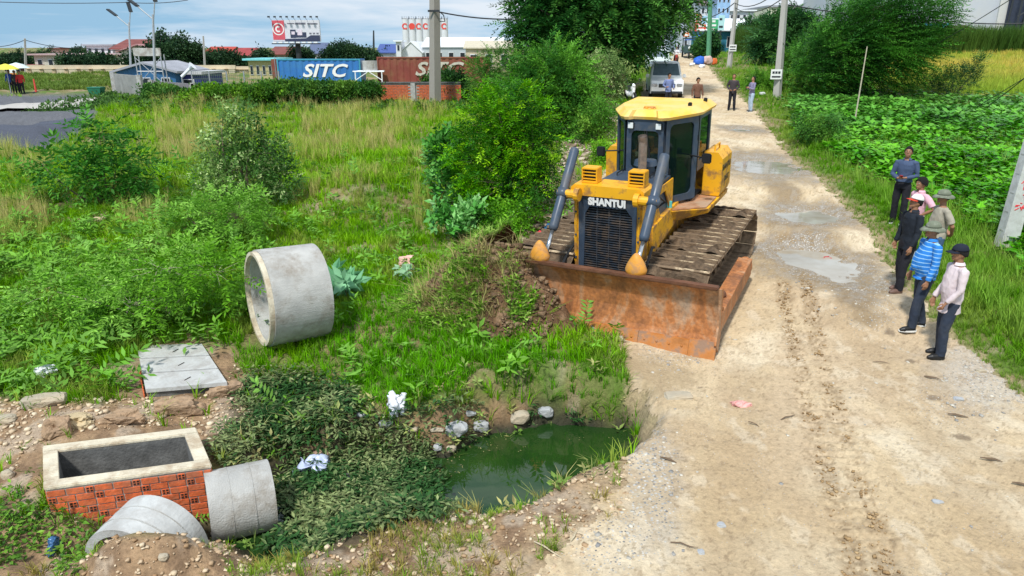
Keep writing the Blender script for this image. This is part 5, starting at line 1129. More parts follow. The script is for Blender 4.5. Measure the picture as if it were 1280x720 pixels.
rock(155,528,60,(1,.5,.35),SOILM,8,'long earth lump above the rim of the brick chamber','earth_block','earth block',rz=.1)
rock(225,515,66,(1,.5,.45),SOILM,9,'rounded earth lump behind the right corner of the brick chamber','earth_block','earth block',rz=.2)
rock(280,492,50,(1,.6,.5),SOILM,10,'cracked earth lump below the slabs on the bank','earth_block','earth block',rz=.5)
rock(10,597,18,(1,.8,.8),STW,11,'small pale stone near the left edge below the bank')
for i, (px, py, w, sc_, m_, lb) in enumerate([
 (570,543,36,(1,.7,.6),STG,'largest grey stone at the far waterline'),(601,538,26,(1,.8,.65),STG,'rounded grey stone right of the largest waterline stone'),
 (650,527,30,(1,.7,.6),STW,'tan boulder on the dark bank above the water'),(682,517,22,(1,.8,.7),STG,'pale grey stone highest on the right of the bank'),
 (516,539,18,(1,.6,.4),STW,'flat pale stone left of the waterline stones'),(546,541,20,(1,.35,.3),STW,'thin flat pale stone beside the largest grey stone'),
 (547,561,14,(1,.9,.8),STG,'small round stone on the leaves at the waterline'),(564,565,16,(1,.8,.7),STW,'small tan stone below the largest grey stone'),
 (482,532,20,(1,.6,.5),STG,'low grey stone under the torn white bag'),(452,524,14,(1,.7,.5),STG,'small grey stone at the left of the torn white bag'),
 (403,573,26,(1,.9,.8),mat('reddish_stone',(.36,.24,.17),.9,var=.2,bump=.5),'reddish brown stone among the dark creepers'),(434,625,16,(1,.8,.6),STG,'grey stone right of the pale plastic bag'),
 (585,521,24,(1,.4,.3),STG,'low grey slab stone just above the waterline stones')]):
    rock(px, py, w, sc_, m_, 20+i, lb, group='stones along the ditch', sink=.45)
for i, (px, py, w, sc_, m_, lb) in enumerate([
 (901,658,15,(1,.8,.4),STG,'blue grey stone in the road near the bottom edge'),(1172,629,15,(1,.7,.5),STG,'bluish stone on the right half of the road'),
 (848,497,46,(1,.5,.2),STW,'flat pale slab of stone under the corner of the blade'),(876,692,14,(.8,1,.4),STG,'grey stone close to the lower edge of the road'),
 (795,620,13,(1,.6,.4),STW,'pale stone at the left gravel edge of the road'),(800,633,10,(1,.6,.4),STW,'small pale stone below the pale gravel edge stone'),
 (590,655,12,(1,.8,.7),STW,'small white stone on the near soil bank'),(567,652,10,(1,.8,.7),STW,'tiny white stone in the bank grass'),
 (1225,465,16,(1,.7,.4),STW,'pale stone on the gravelly right road edge'),(1198,500,15,(1,.7,.4),STG,'grey stone on the gravelly right road edge'),
 (205,700,14,(1,.9,.7),STW,'white pebble on the rubble by the arch pipe')]):
    rock(px, py, w, sc_, m_, 40+i, lb, group='loose stones on the road and bank', sink=.5)
# plastic bags and scraps
BAG = mat('plastic_bag', (.72,.74,.80), .35, var=.08, vscale=6, bump=.8, bscale=9)
BAGB = mat('bluish_plastic_bag', (.45,.52,.70), .3, var=.2, vscale=4, bump=.8, bscale=9)
def scrap(px, py, w, h, m_, seed, label, name='plastic_bag', cat='plastic bag', group='litter'):
    g = G(px, py); g.z = max(g.z, WATER); s = mpx(px, py, g.y); r = w/2*s; bm = rock_bm(1, seed, (r, max(r*.6,h*s*.5), h*s*.55), 4, .75)
    for v in bm.verts: v.co += Vector([(mnoise.noise(v.co*(2.2/r)+Vector((seed,k,0))))*r*.35 for k in (0,5,9)])
    o = obj(name, bm, m_, smooth=True); o.location = (g.x, g.y, g.z+h*s*.3); return tag(o, label, cat, group)
scrap(394,610,46,26,BAGB,1,'bluish white crumpled plastic bag on the dark creepers'); scrap(497,516,20,28,BAG,2,'torn white plastic bag standing on the grass edge above the stones')
scrap(60,470,26,16,BAG,3,'white plastic scrap in the weeds left of the slabs'); scrap(510,336,0+20,20,mat('pink_foam',(.75,.45,.38),.8,var=.15),4,'pale pink plastic scrap on the grass beside the seedling','foam_scrap','scrap')
scrap(603,318,18,30,BAG,5,'white bag stuck in the top of the pushed soil'); scrap(636,335,18,10,mat('teal_plastic',(.03,.38,.34),.5),6,'teal plastic scrap in the pushed grass','plastic_scrap','scrap')
scrap(925,508,26,6,mat('pink_wrapper',(.72,.36,.33),.7,var=.2),7,'faded pink wrapper pressed into the dirt road','wrapper','wrapper'); scrap(1033,326,18,3,mat('red_rag',(.42,.07,.07),.8),8,'red rag in the nearest puddle','rag','rag')
scrap(775,428,12,10,STW,9,'white lump beside the grass tuft at the blade edge','foam_scrap','scrap'); scrap(676,300,14,14,mat('red_scrap',(.65,.06,.07),.6),10,'red wrapper on the rubbish left of the bulldozer','wrapper','wrapper')
scrap(686,290,13,12,mat('blue_scrap',(.02,.14,.32),.6),11,'blue wrapper on the rubbish behind the red one','wrapper','wrapper'); scrap(68,690,12,22,mat('blue_bottle',(.05,.14,.30),.3),12,'blue plastic bottle in the weeds at the lower left corner','bottle','bottle')
scrap(110,415,16,8,BAG,13,'small white scrap in the foreground weeds','plastic_scrap','scrap'); scrap(745,415,14,10,STG,14,'grey scrap at the foot of the pushed soil','plastic_scrap','scrap')
g = G(650,276); m = MB(); m.box((-.22,-.16,0),(.22,.16,.015),.004); o = obj('foam_board', m, mat('foam_board',(.55,.60,.66),.6,var=.15)); o.location = (g.x,g.y,g.z+.18); o.rotation_euler = (R(18),R(-8),.2); tag(o, 'pale blue board on the rubbish left of the bulldozer', 'board', 'litter')
# loose rubble on the rubbish heaps and gravel as uncountable stuff
def shard(seed, flat=.5):
    r = np.random.default_rng(seed); V = np.array([(x,y,z) for z in (-1,1) for x,y in ((-1,-1),(1,-1),(1,1),(-1,1))], float)*np.array([r.uniform(.6,1),r.uniform(.35,.8),flat*r.uniform(.4,1)])
    V *= r.uniform(.55,1.1,(8,1)); V += r.normal(0,.10,(8,3)); return V, np.array([(3,2,1,0),(4,5,6,7),(0,1,5,4),(1,2,6,5),(2,3,7,6),(3,0,4,7)])
def pebbles(name, P, smin, smax, colA, colB, label, zf=.3, flat=.6):
    Ts = [shard(60+k, flat) for k in range(9)]
    z = hgt(P[:,0], P[:,1])+.008; S = smin+(smax-smin)*RNG.random(len(P))**2.5
    tt = RNG.random(len(P)); V, Fc, Cc = instance(Ts, np.column_stack([P, z+S*zf]), rotz(RNG.uniform(0,2*PI,len(P))), S, mixv(colA, colB, tt), .05)
    m_ = MATS.get('pebble')
    if not m_:
        m_ = mat_leaf('pebble', .9, 0, .2)
    tag(npmesh(name, V, Fc, m_, col=np.clip(Cc,0,.9)), label, 'gravel', kind='stuff')
def px_scatter(poly, dens): w = polyG(poly); return scatter(w, lambda y: dens)
P = np.concatenate([px_scatter([(690,140),(785,132),(785,190),(760,212),(722,205),(700,215)], 60), px_scatter([(630,262),(720,255),(715,330),(640,330)], 150)])
pebbles('rubbish_heap', P, .02, .13, (.14,.09,.06), (.52,.45,.37), 'heap of broken bricks stones and litter behind the bulldozer')
tint = RNG.random(len(P))
P = scatter([(ROAD[k][0], ROAD[k][1]) for k in range(len(ROAD)) if ROAD[k][1] < 35 and ROAD[k][1] > 4], lambda y: 60 if y < 14 else 10)
grm = np.maximum.reduce([pm(P, q, 14, 22) for q in ([(770,560),(850,540),(850,690),(700,720),(690,690),(770,640)],[(1180,440),(1250,430),(1300,520),(1240,540),(1170,490)],[(960,290),(1110,340),(1120,420),(1040,400),(970,350)],[(800,440),(880,450),(880,480),(800,480)])])
P = P[RNG.random(len(P)) < grm*.8+.05]; P = P[pudv(P[:,0],P[:,1]) < .3]
pebbles('road_gravel', P, .005, .034, (.18,.18,.18), (.50,.47,.40), 'grey gravel and pebbles scattered over the dirt road', .1)
q_ = []
for ln in TRK:
    for a_, b_ in zip(ln[:-1], ln[1:]):
        k_ = int(np.hypot(b_[0]-a_[0], b_[1]-a_[1])*130); f_ = RNG.random(k_); q_.append(np.stack([a_[0]+(b_[0]-a_[0])*f_+RNG.normal(0,.07,k_), a_[1]+(b_[1]-a_[1])*f_+RNG.normal(0,.05,k_)], -1))
P = np.concatenate(q_); P = P[RNG.random(len(P)) < sstep(.42,.55,fbm(P[:,0]*1.5,P[:,1]*1.5,101)*.5+fbm(P[:,0]*9,P[:,1]*9,103,3)*.5)]
pebbles('track_clods', P, .005, .026, (.20,.13,.07), (.36,.26,.15), 'brown mud crumbs dropped along the wheel tracks', .1)
P = scatter([(-4.5,4.8),(1.2,4.8),(1.6,7.2),(-1,6.6),(-4.5,7.0)], lambda y: 300); P = P[(RNG.random(len(P)) < pm(P, P_SOILN, 14, 18)) & (hgt(P[:,0],P[:,1]) > WATER+.05)]
pebbles('rubble', P, .005, .036, (.26,.17,.10), (.55,.46,.34), 'crumbled soil and small stones on the near bank', .1)
P = px_scatter([(0,500),(170,500),(290,440),(330,500),(290,580),(270,560),(240,525),(60,550),(0,600)], 240); P = clearpts(P, 0)
pebbles('rubble', P, .007, .045, (.34,.24,.15), (.58,.50,.38), 'crumbs and stones on the eroded bank behind the brick chamber', .1)
# mud flakes and sticks on the road
STK = mat('wet_stick', (.15,.10,.06), .85, var=.3); STKP = mat('pale_stick', (.52,.44,.30), .8)
for i, (px, py, L_, a, m_, lb) in enumerate([(835,577,22,-.6,STK,'thick dark bark piece on the left of the road'),(985,524,26,.5,STK,'thin dark twig beside the wheel track'),(1101,455,20,-.3,STK,'bent dark twig near the white shirted man'),(1165,474,18,-.5,STK,'short brown bark strip below the sandals of the white shirted man'),(1197,522,22,-.45,STK,'brown bark strip among the damp spots on the right'),(1238,577,24,-.35,STK,'brown bark strip close to the right edge of the road'),(1277,610,22,-.5,STK,'bark piece at the right edge of the photo'),(855,685,34,-.35,STK,'long thin curved twig on the lower road'),(684,690,44,-.75,STKP,'long pale dry stalk at the lower end of the bank'),(718,672,24,1.1,STKP,'short pale dry stalk leaning on the lower gravel'),(942,533,16,-.9,STK,'small brown twig below the pink wrapper')]):
    g = G(px, py); s = mpx(px,py,g.y); h = L_*s/2; b = random.uniform(-.15,.15)
    mb = MB(); mb.tube([(-h,0,.012),(-h*.3,b*h,.022),(h*.4,-b*h*.5,.018),(h,b*h,.010)], [.007,.010,.008,.003] if i not in (0,3,4,5,6) else [.009,.017,.014,.006], 6, sq=(1,.5)); o = obj('stick', mb, m_); o.location = (g.x,g.y,g.z+.014); o.rotation_euler = (0,0,a); tag(o, lb, 'stick', 'sticks lying on the ground')
# ------------------------------------------------------------------ pushed soil at the left end of the blade
def pile_h(lx, ly):
    n = fbm(lx*2.2+9, ly*2.2+3, 301)-.5; n2 = fbm(lx*8, ly*8, 303)-.5
    ax_ = sstep(-.15, 1.25, lx+n*.5)*(1-sstep(2.3, 3.2, lx)); back = np.where(lx > 2.1, sstep(-2.3, -1.2, ly), sstep(-1.3, -.3, ly)); front = 1-sstep(.15, 1.25, ly-.08*lx+n*.4)
    return 1.02*ax_*back*front*(1-.35*sstep(1.9,2.7,lx))+n*.30*ax_*front+n2*.16*sstep(.02,.3,ax_*front)
lx, ly = np.meshgrid(np.linspace(-.4,3.4,170), np.linspace(-2.4,2.0,170), indexing='ij'); px_, py_ = np.vectorize(dzp)(lx, ly); hh = pile_h(lx, ly)
hh = np.where((lx < 2.10) & (ly < .14), np.minimum(hh, -.1), hh)
zz = hgt(px_, py_)+hh-.03
n3 = fbm(lx*5, ly*5, 305); colp = np.array((.15,.085,.045))[None,None]*(.5+1.0*n3[...,None]); colp = colp*(1-sstep(.56,.66,n3)[...,None]*.5)+np.array((.30,.20,.12))*sstep(.56,.66,n3)[...,None]*.5
M_PILE = gmat('pushed_soil', bump=1.0, fine=(.5,1.5))
keep = (hh[:-1,:-1] > .015) | (hh[1:,1:] > .015) | (hh[:-1,1:] > .015); keep &= ~((lx[:-1,:-1] < 2.12) & (ly[:-1,:-1] < .13))
o = gridmesh('soil_pile', px_, py_, zz, keep, M_PILE, colp, {'wet': np.zeros_like(hh)}); tag(o, 'heap of dark freshly pushed soil against the left end of the blade', 'soil heap')
n = 6500; a = RNG.uniform(.6,3.4,n); b = RNG.uniform(-2.2,2.0,n); h_ = pile_h(a,b); nn = fbm(a*2.5,b*2.5,307)
k_ = (h_ > .01) & ((a > 2.15) | (b > .2)) & (RNG.random(n) < np.maximum(sstep(1.9,2.3,a+(nn-.5)*1.2), sstep(.55,.85,b+(nn-.5)*.9+.12*a))*sstep(.40,.56,nn)); a, b, h_ = a[k_], b[k_], h_[k_]; q_ = np.vectorize(dzp)(a, b); P = np.column_stack([q_[0], q_[1], hgt(q_[0],q_[1])+h_-.06])
D_ = np.zeros((len(P),3)); Rm = rotz(RNG.uniform(0,2*PI,len(P))); V, Fc, Cc = instance([T_tuft(10,.26,.013,.16,1.05,k+400) for k in range(4)]+[T_rosette(8,.2,.12,.05,k+420,(0,.8)) for k in range(2)], P, Rm, RNG.uniform(.6,1.1,len(P)), mixv((.13,.33,.02), (.30,.42,.12), RNG.random(len(P))), .25)
tag(npmesh('sod_grass', V, Fc, LEAF, col=np.clip(Cc,0,.9)), 'torn grass sods hanging over the pushed soil heap', 'vegetation', kind='stuff')
n = 170; a = RNG.uniform(.9,3.0,n); b = RNG.uniform(.1,1.5,n); h_ = pile_h(a,b); k_ = h_ > .1; a,b,h_ = a[k_],b[k_],h_[k_]; q_ = np.vectorize(dzp)(a,b)
V, Fc, Cc = instance([T_tuft(9,.42,.012,.12,1.5,k+440) for k in range(4)], np.column_stack([q_[0],q_[1],hgt(q_[0],q_[1])+h_-.03]), rotz(RNG.uniform(0,6,len(a))), RNG.uniform(.6,1.2,len(a)), mixv((.20,.15,.08),(.36,.36,.14),RNG.random(len(a))), .2)
tag(npmesh('torn_roots', V, Fc, DRY, col=np.clip(Cc,0,.9)), 'straw coloured torn roots and stalks on the pushed heap', 'vegetation', kind='stuff')
n = 1500; a = RNG.uniform(.3,3.2,n); b = RNG.uniform(.15,1.6,n); h_ = pile_h(a,b); k_ = h_ > .02; a,b,h_ = a[k_],b[k_],h_[k_]; q_ = np.vectorize(dzp)(a,b)
Ts = [shard(180+k, .75) for k in range(8)]
V, Fc, Cc = instance(Ts, np.column_stack([q_[0],q_[1],hgt(q_[0],q_[1])+h_]), rotz(RNG.uniform(0,6,len(a))), .012+.06*RNG.random(len(a))**3, mixv((.12,.07,.04),(.34,.23,.14),RNG.random(len(a))), .1)
tag(npmesh('soil_clods', V, Fc, M_PILE, col=np.clip(Cc,0,.9), attrs={'wet': np.zeros(len(V))}), 'loose clods of dark soil on the pushed heap', 'soil clods', kind='stuff')
p = dzp(.55,.5); bush('plant', 'tuft of grass growing at the foot of the blade beside the soil heap', 'grass tuft', (p[0],p[1],gz(*p)), [(0,0,.02,.14,.12,.03)], 9, [T_tuft(16,.42,.012,.12,.9,k+410) for k in range(3)], (.12,.28,.02), (.30,.38,.08), (.7,1.1), trunk=.01, stems=2, droop=0, crown='blades', tname='stems')
for o in [x for x in C.objects if x.name.startswith('blades')]: o.rotation_euler = (0,0,0)
# ================================================================== people
SKIN = mat('skin', (.32,.16,.09), .55, var=.06, vscale=20)
HAIR = mat('black_hair', (.008,.007,.007), .9, var=.3, vscale=40, bump=.6, bscale=90)
EYEW = mat('eye_white', (.7,.68,.65), .3); EYED = mat('eye_dark', (.01,.008,.008), .3); LIP = mat('lips', (.25,.08,.06), .5)
def cloth(name, col, **k): return mat(name, col, .85, var=k.pop('var',.12), vscale=5, bump=.5, bscale=7, **k)
def loft(m, secs, n=16):      # sections (x,y,z,rx,ry): stacked horizontal ellipses
    V = []
    for (x,y,z,rx,ry) in secs:
        for k in range(n): a = 2*PI*k/n; V.append((x+rx*math.cos(a), y+ry*math.sin(a), z))
    q = len(secs); m.add(V, [(i*n+k,i*n+(k+1)%n,(i+1)*n+(k+1)%n,(i+1)*n+k) for i in range(q-1) for k in range(n)]+[tuple(range(n-1,-1,-1)), tuple(range((q-1)*n,q*n))])
def remesh(name, mb, m_, parent, vox, sm=3, noise=0, seed=0):
    me = bpy.data.meshes.new('tmp'); mb.fill(me); o = bpy.data.objects.new('tmp', me); C.objects.link(o)
    r = o.modifiers.new('r', 'REMESH'); r.mode = 'VOXEL'; r.voxel_size = vox
    s = o.modifiers.new('s', 'SMOOTH'); s.iterations = sm; s.factor = .5
    out = bpy.data.meshes.new_from_object(o.evaluated_get(bpy.context.evaluated_depsgraph_get())); bpy.data.objects.remove(o); out.name = name
    if noise:
        n = len(out.vertices); co_ = np.empty(n*3, np.float32); out.vertices.foreach_get('co', co_); co_ = co_.reshape(-1,3); nn = np.empty(n*3, np.float32); out.vertices.foreach_get('normal', nn); nn = nn.reshape(-1,3)
        d = (fbm(co_[:,0]*9+co_[:,1]*7+seed, co_[:,2]*7, 5, 3)-.5)*2*noise; co_ += nn*d[:,None]; out.vertices.foreach_set('co', co_.ravel()); out.update()
    out.polygons.foreach_set('use_smooth', [True]*len(out.polygons)); out.materials.clear(); out.materials.append(m_)
    return link(bpy.data.objects.new(name, out), parent)
def hand(m, w, d, side, s=1, curl=.5, palm=None):     # w wrist point, d direction of the hand, palm normal
    d = Vector(d).normalized(); pn = Vector(palm or (-side,0,0)); pn = (pn-d*pn.dot(d)).normalized(); ac = d.cross(pn)*-1
    if ac.y < 0 and abs(d.z) > .7: ac = -ac          # thumb side points forwards on a hanging hand
    w = Vector(w); m.tube([w-d*.02, w+d*.03*s, w+d*.085*s], [.026*s,.033*s,.036*s], 10, sq=(1,.55) if abs(ac.dot(Vector((0,1,0)))) < 2 else (1,1))
    for k, (o, L_) in enumerate(((.027,.070),(.009,.078),(-.009,.072),(-.026,.056))):
        b = w+d*.075*s+ac*o*s; p1 = b+d*L_*.5*s+pn*curl*.018*s; p2 = p1+d*L_*.38*s+pn*curl*.040*s
        m.tube([b,p1,p2], [.0095*s,.009*s,.007*s], 8)
    b = w+d*.02*s+ac*.025*s; m.tube([b, b+d*.03*s+ac*.024*s, b+d*.065*s+ac*.028*s+pn*.014*s], [.012*s,.0105*s,.008*s], 8)
def person(loc, face, h, label, top, bot, shoe, arms, legs=None, belly=0, hat=None, hatm=None, sleeve='long', hem=.80, lean=0, headyaw=0, headpitch=0, vox=.007, group=None, hold=None, broad=1, solem=None, pattern=None, collar=True, visor=None):
    """face: direction (x,y) the body faces. local frame: +y forward, +x right"""
    rz = math.atan2(face[1], face[0])-PI/2; t = thing('person', label, 'person', loc, rz, group); t.scale = (h/1.70,)*3
    L_ = legs or {-1: ((-.10,.02,.09),(-.10,.04,.48)), 1: ((.10,-.04,.09),(.10,.01,.48))}
    body = MB()
    # head
    hm = Matrix.Translation((0,lean+.015,1.50)) @ Matrix.Rotation(headyaw,4,'Z') @ Matrix.Rotation(-headpitch,4,'X')
    def HV(p): return hm @ Vector(p)
    hd = MB(); hd.ball((0,.0,.105),.1,(.78,.96,1.08),20,14); hd.ball((0,.035,.045),.06,(.92,.95,.9),16,10); hd.ball((0,.075,.012),.026,(1.1,.8,.8),10,8)
    hd.tube([(0,.088,.112),(0,.108,.082),(0,.100,.072)],[.010,.016,.012],8)
    hd.ball((0,.086,.125),.035,(1.5,.5,.3),10,6); hd.ball((0,.092,.043),.018,(1.5,.7,.5),10,6)
    for s in (-1,1): hd.ball((s*.078,-.005,.09),.026,(.4,.8,1.15),10,8)
    body.add([tuple(HV(p)) for p in hd.v], hd.f)
    body.tube([(0,lean-.01,1.38),(0,lean+.0,1.46),tuple(HV((0,-.005,.05)))],[.062,.054,.052],14)
    sh = .185*broad
    secs = [(0,0,.86,.155,.105),(0,0,.94,.155,.11+belly*.3),(0,belly*.35,1.02,.142,.10+belly*.75),(0,belly*.35+lean*.3,1.12,.148,.105+belly*.7),(0,lean*.5+belly*.15,1.24,.165,.115+belly*.35),(0,lean*.8,1.34,.165,.105),(0,lean,1.40,.13,.085),(0,lean,1.44,.07,.065)]
    loft(body, [(x,y,z,rx*.93,ry*.93) for x,y,z,rx,ry in secs])
    shirt = MB(); loft(shirt, [(0,secs[0][1]+belly*.2,hem,.172,.125+belly*.5)]+[(x,y,z,rx*1.06+.006,ry*1.06+.008) for x,y,z,rx,ry in secs[0 if hem < .86 else (1 if hem < .94 else 2):-1]]+[(0,lean,1.43,.085,.075)], 22)
    pants = MB(); loft(pants, [(0,0,.80,.165,.115),(0,0,.90,.165,.118),(0,0,.97,.152,.112+belly*.2)], 20)
    for s in (-1,1):
        an, kn = Vector(L_[s][0]), Vector(L_[s][1]); hp = Vector((s*.088,0,.86))
        body.tube([hp,hp.lerp(kn,.5),kn,kn.lerp(an,.35),an],[.082,.072,.052,.052,.036],14)
        pants.tube([hp+Vector((0,0,.02)),hp.lerp(kn,.45),kn,kn.lerp(an,.4),an+Vector((0,0,.0)),an+Vector((0,.0,-.035))],[.092,.088,.072,.070,.064,.066],16)
        body.tube([an+Vector((0,-.02,.0)),an+Vector((0,-.02,-.05)),an+Vector((s*.01,.09,-.062)),an+Vector((s*.015,.155,-.070))],[.036,.036,.034,.018],10)
        el, wr, hdv = Vector(arms[s][0]), Vector(arms[s][1]), Vector(arms[s][2]); so_ = Vector((s*sh,lean,1.375)); pnm = arms[s][3] if len(arms[s]) > 3 else None
        body.tube([so_+Vector((-s*.05,0,0)),so_,so_.lerp(el,.5),el,el.lerp(wr,.4),wr],[.05,.050,.043,.036,.036,.024],12)
        hand(body, wr, hdv, s, 1.0, .6, pnm)
        if sleeve == 'long': shirt.tube([so_+Vector((-s*.07,0,.0)),so_+Vector((0,0,-.005)),so_.lerp(el,.5),el,el.lerp(wr,.5),wr.lerp(el,.06)],[.060,.066,.060,.054,.047,.040],14)
        else: shirt.tube([so_+Vector((-s*.07,0,.0)),so_+Vector((0,0,-.005)),so_.lerp(el,.5),so_.lerp(el,.82)],[.060,.066,.064,.066],14)
    b = remesh('body', body, SKIN, t, vox, 2)
    st = remesh('shirt', shirt, top, t, max(vox, .009), 4, .014, random.random()*20)
    pt = remesh('trousers', pants, bot, t, max(vox, .009), 4, .012, random.random()*20)
    if collar and vox < .012:
        cb = MB(); n = 18; V = []
        for k in range(n+1):
            a = R(70)+R(400-100)*k/n; a = R(120)+R(300)*k/n
            for (r_, z) in ((.066,1.475),(.088,1.435)): V.append((r_*math.cos(a)*1.02, lean+.004+r_*math.sin(a), z))
        for k in range(n+1): 
            a = R(120)+R(300)*k/n
            for (r_, z) in ((.070,1.472),(.092,1.433)): V.append((r_*math.cos(a)*1.02, lean+.004+r_*math.sin(a), z))
        o_ = 2*(n+1); cb.add(V, [(2*k,2*k+2,2*k+3,2*k+1) for k in range(n)]+[(o_+2*k+1,o_+2*k+3,o_+2*k+2,o_+2*k) for k in range(n)]+[(2*k,o_+2*k,o_+2*k+2,2*k+2) for k in range(n)]); obj('collar', cb, top, t, True)
    for s in (-1,1):
        an = Vector(L_[s][0]); m = MB()
        m.tube([an+Vector((0,-.045,-.035)),an+Vector((0,-.05,-.048)),an+Vector((s*.008,.04,-.045)),an+Vector((s*.014,.12,-.056)),an+Vector((s*.016,.18,-.066))],[.030,.043,.046,.046,.024],12)
        if solem is None or True: loft(m, [(an.x+s*.008,an.y+.055,.002,.043,.130),(an.x+s*.008,an.y+.055,.030,.045,.132)], 16)
        sobj = remesh('shoe', m, shoe, t, max(.008, vox), 2)
        if solem: m = MB(); loft(m, [(an.x+s*.008,an.y+.055,.0,.049,.138),(an.x+s*.008,an.y+.055,.026,.050,.140)], 20); obj('sole', m, solem, sobj)
        for q in ((-1,1) if vox < .012 else ()): pass
    if vox < .012:
        for s in (-1,1):
            m = MB(); m.ball(HV((s*.031,.083,.108)),.0115,(1.2,.7,.8),10,8); e = obj('eye', m, EYEW, b, True); m = MB(); m.ball(HV((s*.031,.0915,.108)),.0062,(1,.6,1),8,6); obj('iris', m, EYED, e, True) if False else obj('iris', m, EYED, b, True)
            m = MB(); m.tube([HV((s*.016,.095,.130)),HV((s*.034,.092,.135)),HV((s*.050,.080,.129))],[.003,.0042,.002],6); obj('eyebrow', m, HAIR, b)
        m = MB(); m.tube([HV((-.022,.096,.040)),HV((0,.105,.042)),HV((.022,.096,.040))],[.003,.0065,.003],8,sq=(1,.6)); obj('lips', m, LIP, b)
    # hair
    hr = MB(); V = []; n = 24; mm = 10
    for i in range(mm+1):
        for k in range(n):
            a = 2*PI*k/n; f = .5-.5*math.sin(a); lo_ = R(58+58*f+ (12 if abs(math.cos(a)) > .8 else 0)) ; ph = lo_*i/mm; rr = .1+.011+.004*random.random()
            V.append(tuple(HV((rr*.80*math.sin(ph)*math.cos(a), rr*.98*math.sin(ph)*math.sin(a)-.004, .105+rr*1.12*math.cos(ph)))))
    hr.add(V, [(i*n+k,(i+1)*n+k,(i+1)*n+(k+1)%n,i*n+(k+1)%n) for i in range(mm) for k in range(n)]); ho = obj('hair', hr, HAIR, t, True); so2 = ho.modifiers.new('s','SOLIDIFY'); so2.thickness = .012; so2.offset = -1
    if hat:
        m = MB(); V = []; n = 28; mm = 8; top_ = .150 if hat == 'bucket' else .135
        for i in range(mm+1):
            ph = R(84)*i/mm
            for k in range(n): a = 2*PI*k/n; V.append(tuple(HV((.094*math.sin(ph)**.8*math.cos(a), .114*math.sin(ph)**.8*math.sin(a), .135+.102*math.cos(ph)))))
        m.add(V, [(i*n+k,(i+1)*n+k,(i+1)*n+(k+1)%n,i*n+(k+1)%n) for i in range(mm) for k in range(n)])
        co_ = obj('cap' if hat == 'cap' else 'bucket_hat', m, hatm, t, True); sm_ = co_.modifiers.new('s','SOLIDIFY'); sm_.thickness = .006
        m = MB()
        if hat == 'bucket':
            V = []
            for (k1, dz_) in ((1.0,.0),(1.32,-.018),(1.62,-.045)):
                for k in range(n): a = 2*PI*k/n; V.append(tuple(HV((.094*k1*math.cos(a), .114*k1*math.sin(a), .143+dz_+.008*math.sin(3*a)*(k1-1)*2))))
            m.add(V, [(i*n+k,(i+1)*n+k,(i+1)*n+(k+1)%n,i*n+(k+1)%n) for i in range(2) for k in range(n)])
        else:
            V = []; q = 12
            for (k1, dz_) in ((1.0,.0),(1.75,-.018)):
                for k in range(q+1): a = R(20)+R(140)*k/q; rr = k1 if 0 < k < q else 1+(k1-1)*.3; V.append(tuple(HV((.092*math.cos(a)*(1+(rr-1)*.2), .112*math.sin(a)*rr, .142+dz_-(.012*abs(math.cos(a)))))))
            m.add(V, [(k,q+1+k,q+2+k,k+1) for k in range(q)])
        br = obj('brim', m, visor or hatm, co_, True); sm_ = br.modifiers.new('s','SOLIDIFY'); sm_.thickness = .007
    if hold:
        m = MB(); m.box((-.035,-.006,-.07),(.035,.006,.07),.004); o = obj('phone', m, hold[1]); o.location = Matrix.Rotation(rz,4,'Z') @ (Vector(hold[0])*(h/1.7))+Vector(loc); o.rotation_euler = (R(-50),0,rz+R(90)*0); tag(o, hold[2], 'phone')
    return t
def at_head(px, py, h):                 # the ground spot where somebody of height h has the head top at px,py
    lo_, hi_ = 5., 120.
    for _ in range(50):
        d = (lo_+hi_)/2; w = W(px, py, d)
        if w.z > gz(w.x, w.y)+h: lo_ = d
        else: hi_ = d
    w = W(px, py, d); return (w.x, w.y, gz(w.x, w.y)+.012)
def hang(s, f=.03, out=.27, bend=.0): return ((s*(out-.015),.0+f*.2,1.10),(s*out,.04+f+bend,.86),(0,.12+bend,-1))
JEAN = cloth('navy_jeans', (.022,.032,.055), dirt=(.06,.07,.09), damt=.5, dscale=4); BLKT = cloth('black_trousers', (.012,.012,.018)); JEANB = cloth('blue_jeans', (.05,.10,.18)); LJEAN = cloth('light_jeans', (.38,.48,.60))
SHB = mat('black_shoe', (.012,.012,.013), .45); SHBR = mat('brown_shoe', (.14,.08,.06), .6); SOLE = mat('white_sole', (.75,.75,.72), .6)
def stripes(name, c1, c2, sc, th, axis='Z', c3=None):
    m = bpy.data.materials.new(name); m.use_nodes = True; N = m.node_tree.nodes; L = m.node_tree.links; b = N['Principled BSDF']; b.inputs['Roughness'].default_value = .85
    tc = N.new('ShaderNodeTexCoord'); w = N.new('ShaderNodeTexWave'); w.bands_direction = axis; w.inputs['Scale'].default_value = sc; w.inputs['Distortion'].default_value = .3; w.inputs['Detail'].default_value = 1; L.new(tc.outputs['Object'], w.inputs[0])
    r = N.new('ShaderNodeValToRGB'); r.color_ramp.interpolation = 'EASE'; r.color_ramp.elements[0].position = th; r.color_ramp.elements[1].position = th+.06; r.color_ramp.elements[0].color = (*c1,1); r.color_ramp.elements[1].color = (*c2,1); L.new(w.outputs[0], r.inputs[0]); L.new(r.outputs[0], b.inputs['Base Color'])
    n = N.new('ShaderNodeTexNoise'); n.inputs['Scale'].default_value = 7; L.new(tc.outputs['Object'], n.inputs[0]); bp = N.new('ShaderNodeBump'); bp.inputs['Strength'].default_value = .5; bp.inputs['Distance'].default_value = .02; L.new(n.outputs[0], bp.inputs['Height']); L.new(bp.outputs[0], b.inputs['Normal']); return m
BSTR = stripes('blue_striped_shirt', (.02,.20,.62), (.30,.56,.82), 5.2, .86)
GRP = 'onlookers beside the road'
